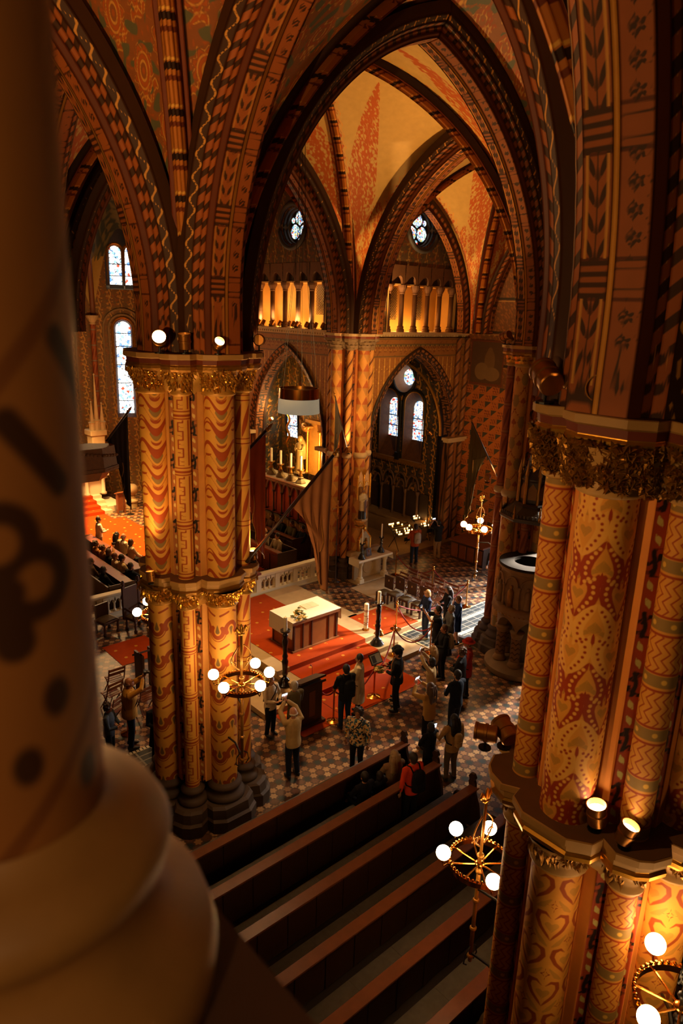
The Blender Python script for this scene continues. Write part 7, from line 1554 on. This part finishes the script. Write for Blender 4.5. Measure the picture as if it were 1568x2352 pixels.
p = person((17.12, 13.2), (-.85, .5), 'woman in navy blue dress with bare legs, farthest right of the crowd', 1.64, '14264a', '14264a', '5a3a20', 'short', 'front', group=CR, skirt=True, bare=True, coat=.1); bag(p[1], 'orange red bag held by the woman in the blue dress', 'b83c18', (.05, -.26, .95), (.3, .12, .3))
person((17.45, 13.9), (-.8, .6), 'woman with long dark hair in black by the folding chairs', 1.66, '151517', '18181c', '241812', 'long', 'front', group=CR)
person((16.62, 14.1), (-.9, .4), 'blonde woman in navy vest with cream sleeves, before the grey chairs', 1.68, '1a2440', '2a3448', 'a88454', 'bob', 'front', group=CR, shoes='b8ac98')
p = person((21.6, 19.25), (.35, 1), 'person in orange jacket with a grey backpack lighting candles', 1.78, 'a8481c', '1c2636', '1c140e', 'short', 'front', shoes='6a4428'); backpack(p[1], 'grey and white backpack on the orange jacket at the candles', 'a09684', strap='a8481c')
p = person((23.05, 19.2), (.3, 1), 'person in black top and beige wide trousers photographing the candles', 1.70, '141312', '8a6c48', '140f0c', 'bun', 'phone', sleeve=.5, shoes='8a6c48'); phone(p[1], 'phone of the person in beige trousers', True)
person((22.25, 15.6), (-.9, -.1), 'dark-clad person in grey jeans in the daylight beyond the pulpit pier', 1.6, '15151a', '4a505a', '1a140e', 'short', 'down')
p = person((6.35, 14.48), (.85, -.35), 'bald man in mustard yellow sweater aiming a camera upwards', 1.84, 'a87828', '14182a', '5a3a24', 'bald', 'phone', hand_r=(.03, -.30, 1.68), hand_l=(.03, -.30, 1.68), wide=1.22, skin=1, pitch=-.25); phone(p[1], 'camera held up by the man in the yellow sweater', name='camera'); bag(p[1], 'black camera bag strapped across the yellow sweater', '121110', (.26, .1, .95), (.16, .1, .2), CROSS_STRAP(1))
p = person((6.62, 13.6), (-.25, -1), 'woman in dark navy coat looking down at her hands beside the pier', 1.58, '161a26', '161a26', '100c0a', 'bob', 'front', coat=.32, pitch=.35)
person((5.72, 14.25), (.6, -.6), 'person in grey blue jacket half hidden by the gallery column', 1.5, '3a424c', '20242a', '2a1c12', 'curly', 'front')
# in the pews
person((9.86, 8.98, 0), (.25, 1), 'woman with long blonde hair and beige top seated in the second pew', 1.74, '8a6a4a', '2a2622', '9a7c50', 'wavy', 'lap', sit=True, group='visitors in the pews')
p = person((9.70, 8.30), (.15, 1), 'person in bright orange jacket with a black backpack standing between pews', 1.66, 'd8401a', '1a1a1e', '2c2018', 'short', 'down', group='visitors in the pews'); backpack(p[1], 'black backpack on the bright orange jacket', '111114', 1.1)
person((11.05, 9.0), (.1, 1), 'black-haired person in black sitting low at the end of the second pew', 1.5, '121214', '121214', '0f0c0a', 'bob', 'front', group='visitors in the pews')
person((8.95, 8.95, 0), (.1, 1), 'dark figure seated on the second pew', 1.6, '14141a', '14141a', '16100c', 'short', 'lap', sit=True, group='visitors in the pews')
person((9.4, 8.95, 0), (.1, 1), 'small dark-clad child seated on the second pew beside the blonde woman', 1.35, '181a22', '181a22', '20160e', 'bob', 'lap', sit=True, group='visitors in the pews')
# choir
CS = 'congregation seated in the choir'
for (x, y, f, lb, tp, hr, stl, arm, Hh) in ((10.42, 23.0, 1, 'person in dark navy holding up a bright phone in the left stalls', '161c24', '2a2018', 'short', 'one', 1.66), (10.43, 23.75, 1, 'broad man in cream shirt with black hair in the left stalls', 'c0a878', '1a120c', 'short', 'lap', 1.78),
        (10.43, 24.35, 1, 'auburn-haired person in pale top in the left stalls', 'c4b090', '5a2c14', 'short', 'lap', 1.64), (10.43, 24.9, 1, 'person in black vest with white collar in the left stalls', '1c1a18', '4a3220', 'bob', 'lap', 1.66), (10.43, 25.45, 1, 'person filming with a camera in the left stalls', '9a6c40', '5a4024', 'curly', 'phone', 1.66),
        (10.43, 26.1, 1, 'curly-haired person in tan jacket in the left stalls', '8a5a2c', '3c2814', 'curly', 'lap', 1.66), (11.62, 25.5, 1, 'person in cream top at the front of the left stalls', 'c4b48c', '4a2e18', 'bob', 'lap', 1.66), (11.62, 26.2, 1, 'balding man in white shirt at the front of the left stalls', 'c8c0a8', '3a281a', 'bald', 'lap', 1.72), (11.62, 26.8, 1, 'woman with dark ponytail and patterned blouse at the front of the left stalls', '8a8468', '140e0a', 'long', 'lap', 1.62),
        (9.48, 23.2, 1, 'dark figure in the back row of the left stalls', '1a1816', '1a120c', 'bob', 'lap', 1.66), (9.48, 24.3, 1, 'person in brown in the back row of the left stalls', '4a3420', '2a1c10', 'short', 'lap', 1.66),
        (16.77, 23.5, -1, 'bald man in white short-sleeved shirt in the right stalls', 'c8b898', '8a6c50', 'bald', 'lap', 1.72), (16.77, 22.6, -1, 'dark-haired person in pale striped shirt in the right stalls', 'b8a67c', '20160e', 'short', 'lap', 1.72),
        (18.37, 23.7, -1, 'person in olive shirt leaning on the right stall desk', '5a5434', '3a2414', 'short', 'lap', 1.70), (18.37, 24.5, -1, 'person in dark navy shirt in the back right stalls', '1c2428', '20160e', 'short', 'lap', 1.70), (18.37, 25.2, -1, 'person in brown cardigan in the back right stalls', '6a4828', '4a3018', 'bob', 'lap', 1.64), (18.37, 22.9, -1, 'person in dark top nearest the balustrade in the right stalls', '16161a', '1a120c', 'short', 'lap', 1.66)):
    p = person((x, y, .0), (f, .12*((int(y*10) % 3)-1)), lb, Hh*1.10, tp, '24201e', hr, stl, arm, sit=True, group=CS, detail=.75, sleeve=.5 if 'short' in lb.split('shirt')[0] else 1.)
    if arm == 'one': phone(p[1], 'bright phone held up in the left stalls', True, -1)
    if arm == 'phone': phone(p[1], 'camera held by the person in the left stalls', name='camera')
person((11.35, 27.95), (.9, -.2), 'person in white shirt standing at the left edge of the choir', 1.75, 'd0c4b0', '8a7a60', '2a1c12', 'short', 'front', group=CS)
t = thing('choir_bench', 'low dark bench in front of the left choir stalls', 'bench', (11.62, 25.0, 0)); b = MB(); b.cbox((0, 1.1, .42), (.4, 2.8, .05)); b.build('seat', WOODD, t)
for y in (-.2, 2.4): b = MB(); b.cbox((0, y, .2), (.34, .06, .4)); b.build('leg', WOODD, t)
bake_people()
# printed flowers of the floral jacket: its own procedural cloth
def floral_mat():
    m, nt, b = nt_new('floral_cloth'); tc = nt.nodes.new('ShaderNodeTexCoord'); v = node(nt, 'ShaderNodeTexVoronoi'); v.inputs['Scale'].default_value = 24; nt.links.new(tc.outputs['Object'], v.inputs['Vector']); s = nt.nodes.new('ShaderNodeSeparateColor'); nt.links.new(v.outputs['Color'], s.inputs[0])
    r = nt.nodes.new('ShaderNodeValToRGB'); r.color_ramp.interpolation = 'CONSTANT'; cols = [(0, 'c8a468'), (.35, '1c3a4a'), (.55, 'd0b080'), (.72, '14161a'), (.84, '2a6a7a'), (.93, 'b87a24')]
    while len(r.color_ramp.elements) < len(cols): r.color_ramp.elements.new(.5)
    for e, (p_, c) in zip(r.color_ramp.elements, cols): e.position = p_; e.color = (*lin(c), 1)
    nt.links.new(s.outputs[0], r.inputs[0]); nt.links.new(r.outputs[0], b.inputs['Base Color']); b.inputs['Roughness'].default_value = .7; return m
for ch in floral.children:
    if ch.name.startswith('jacket'): ch.data.materials.clear(); ch.data.materials.append(floral_mat())
pass
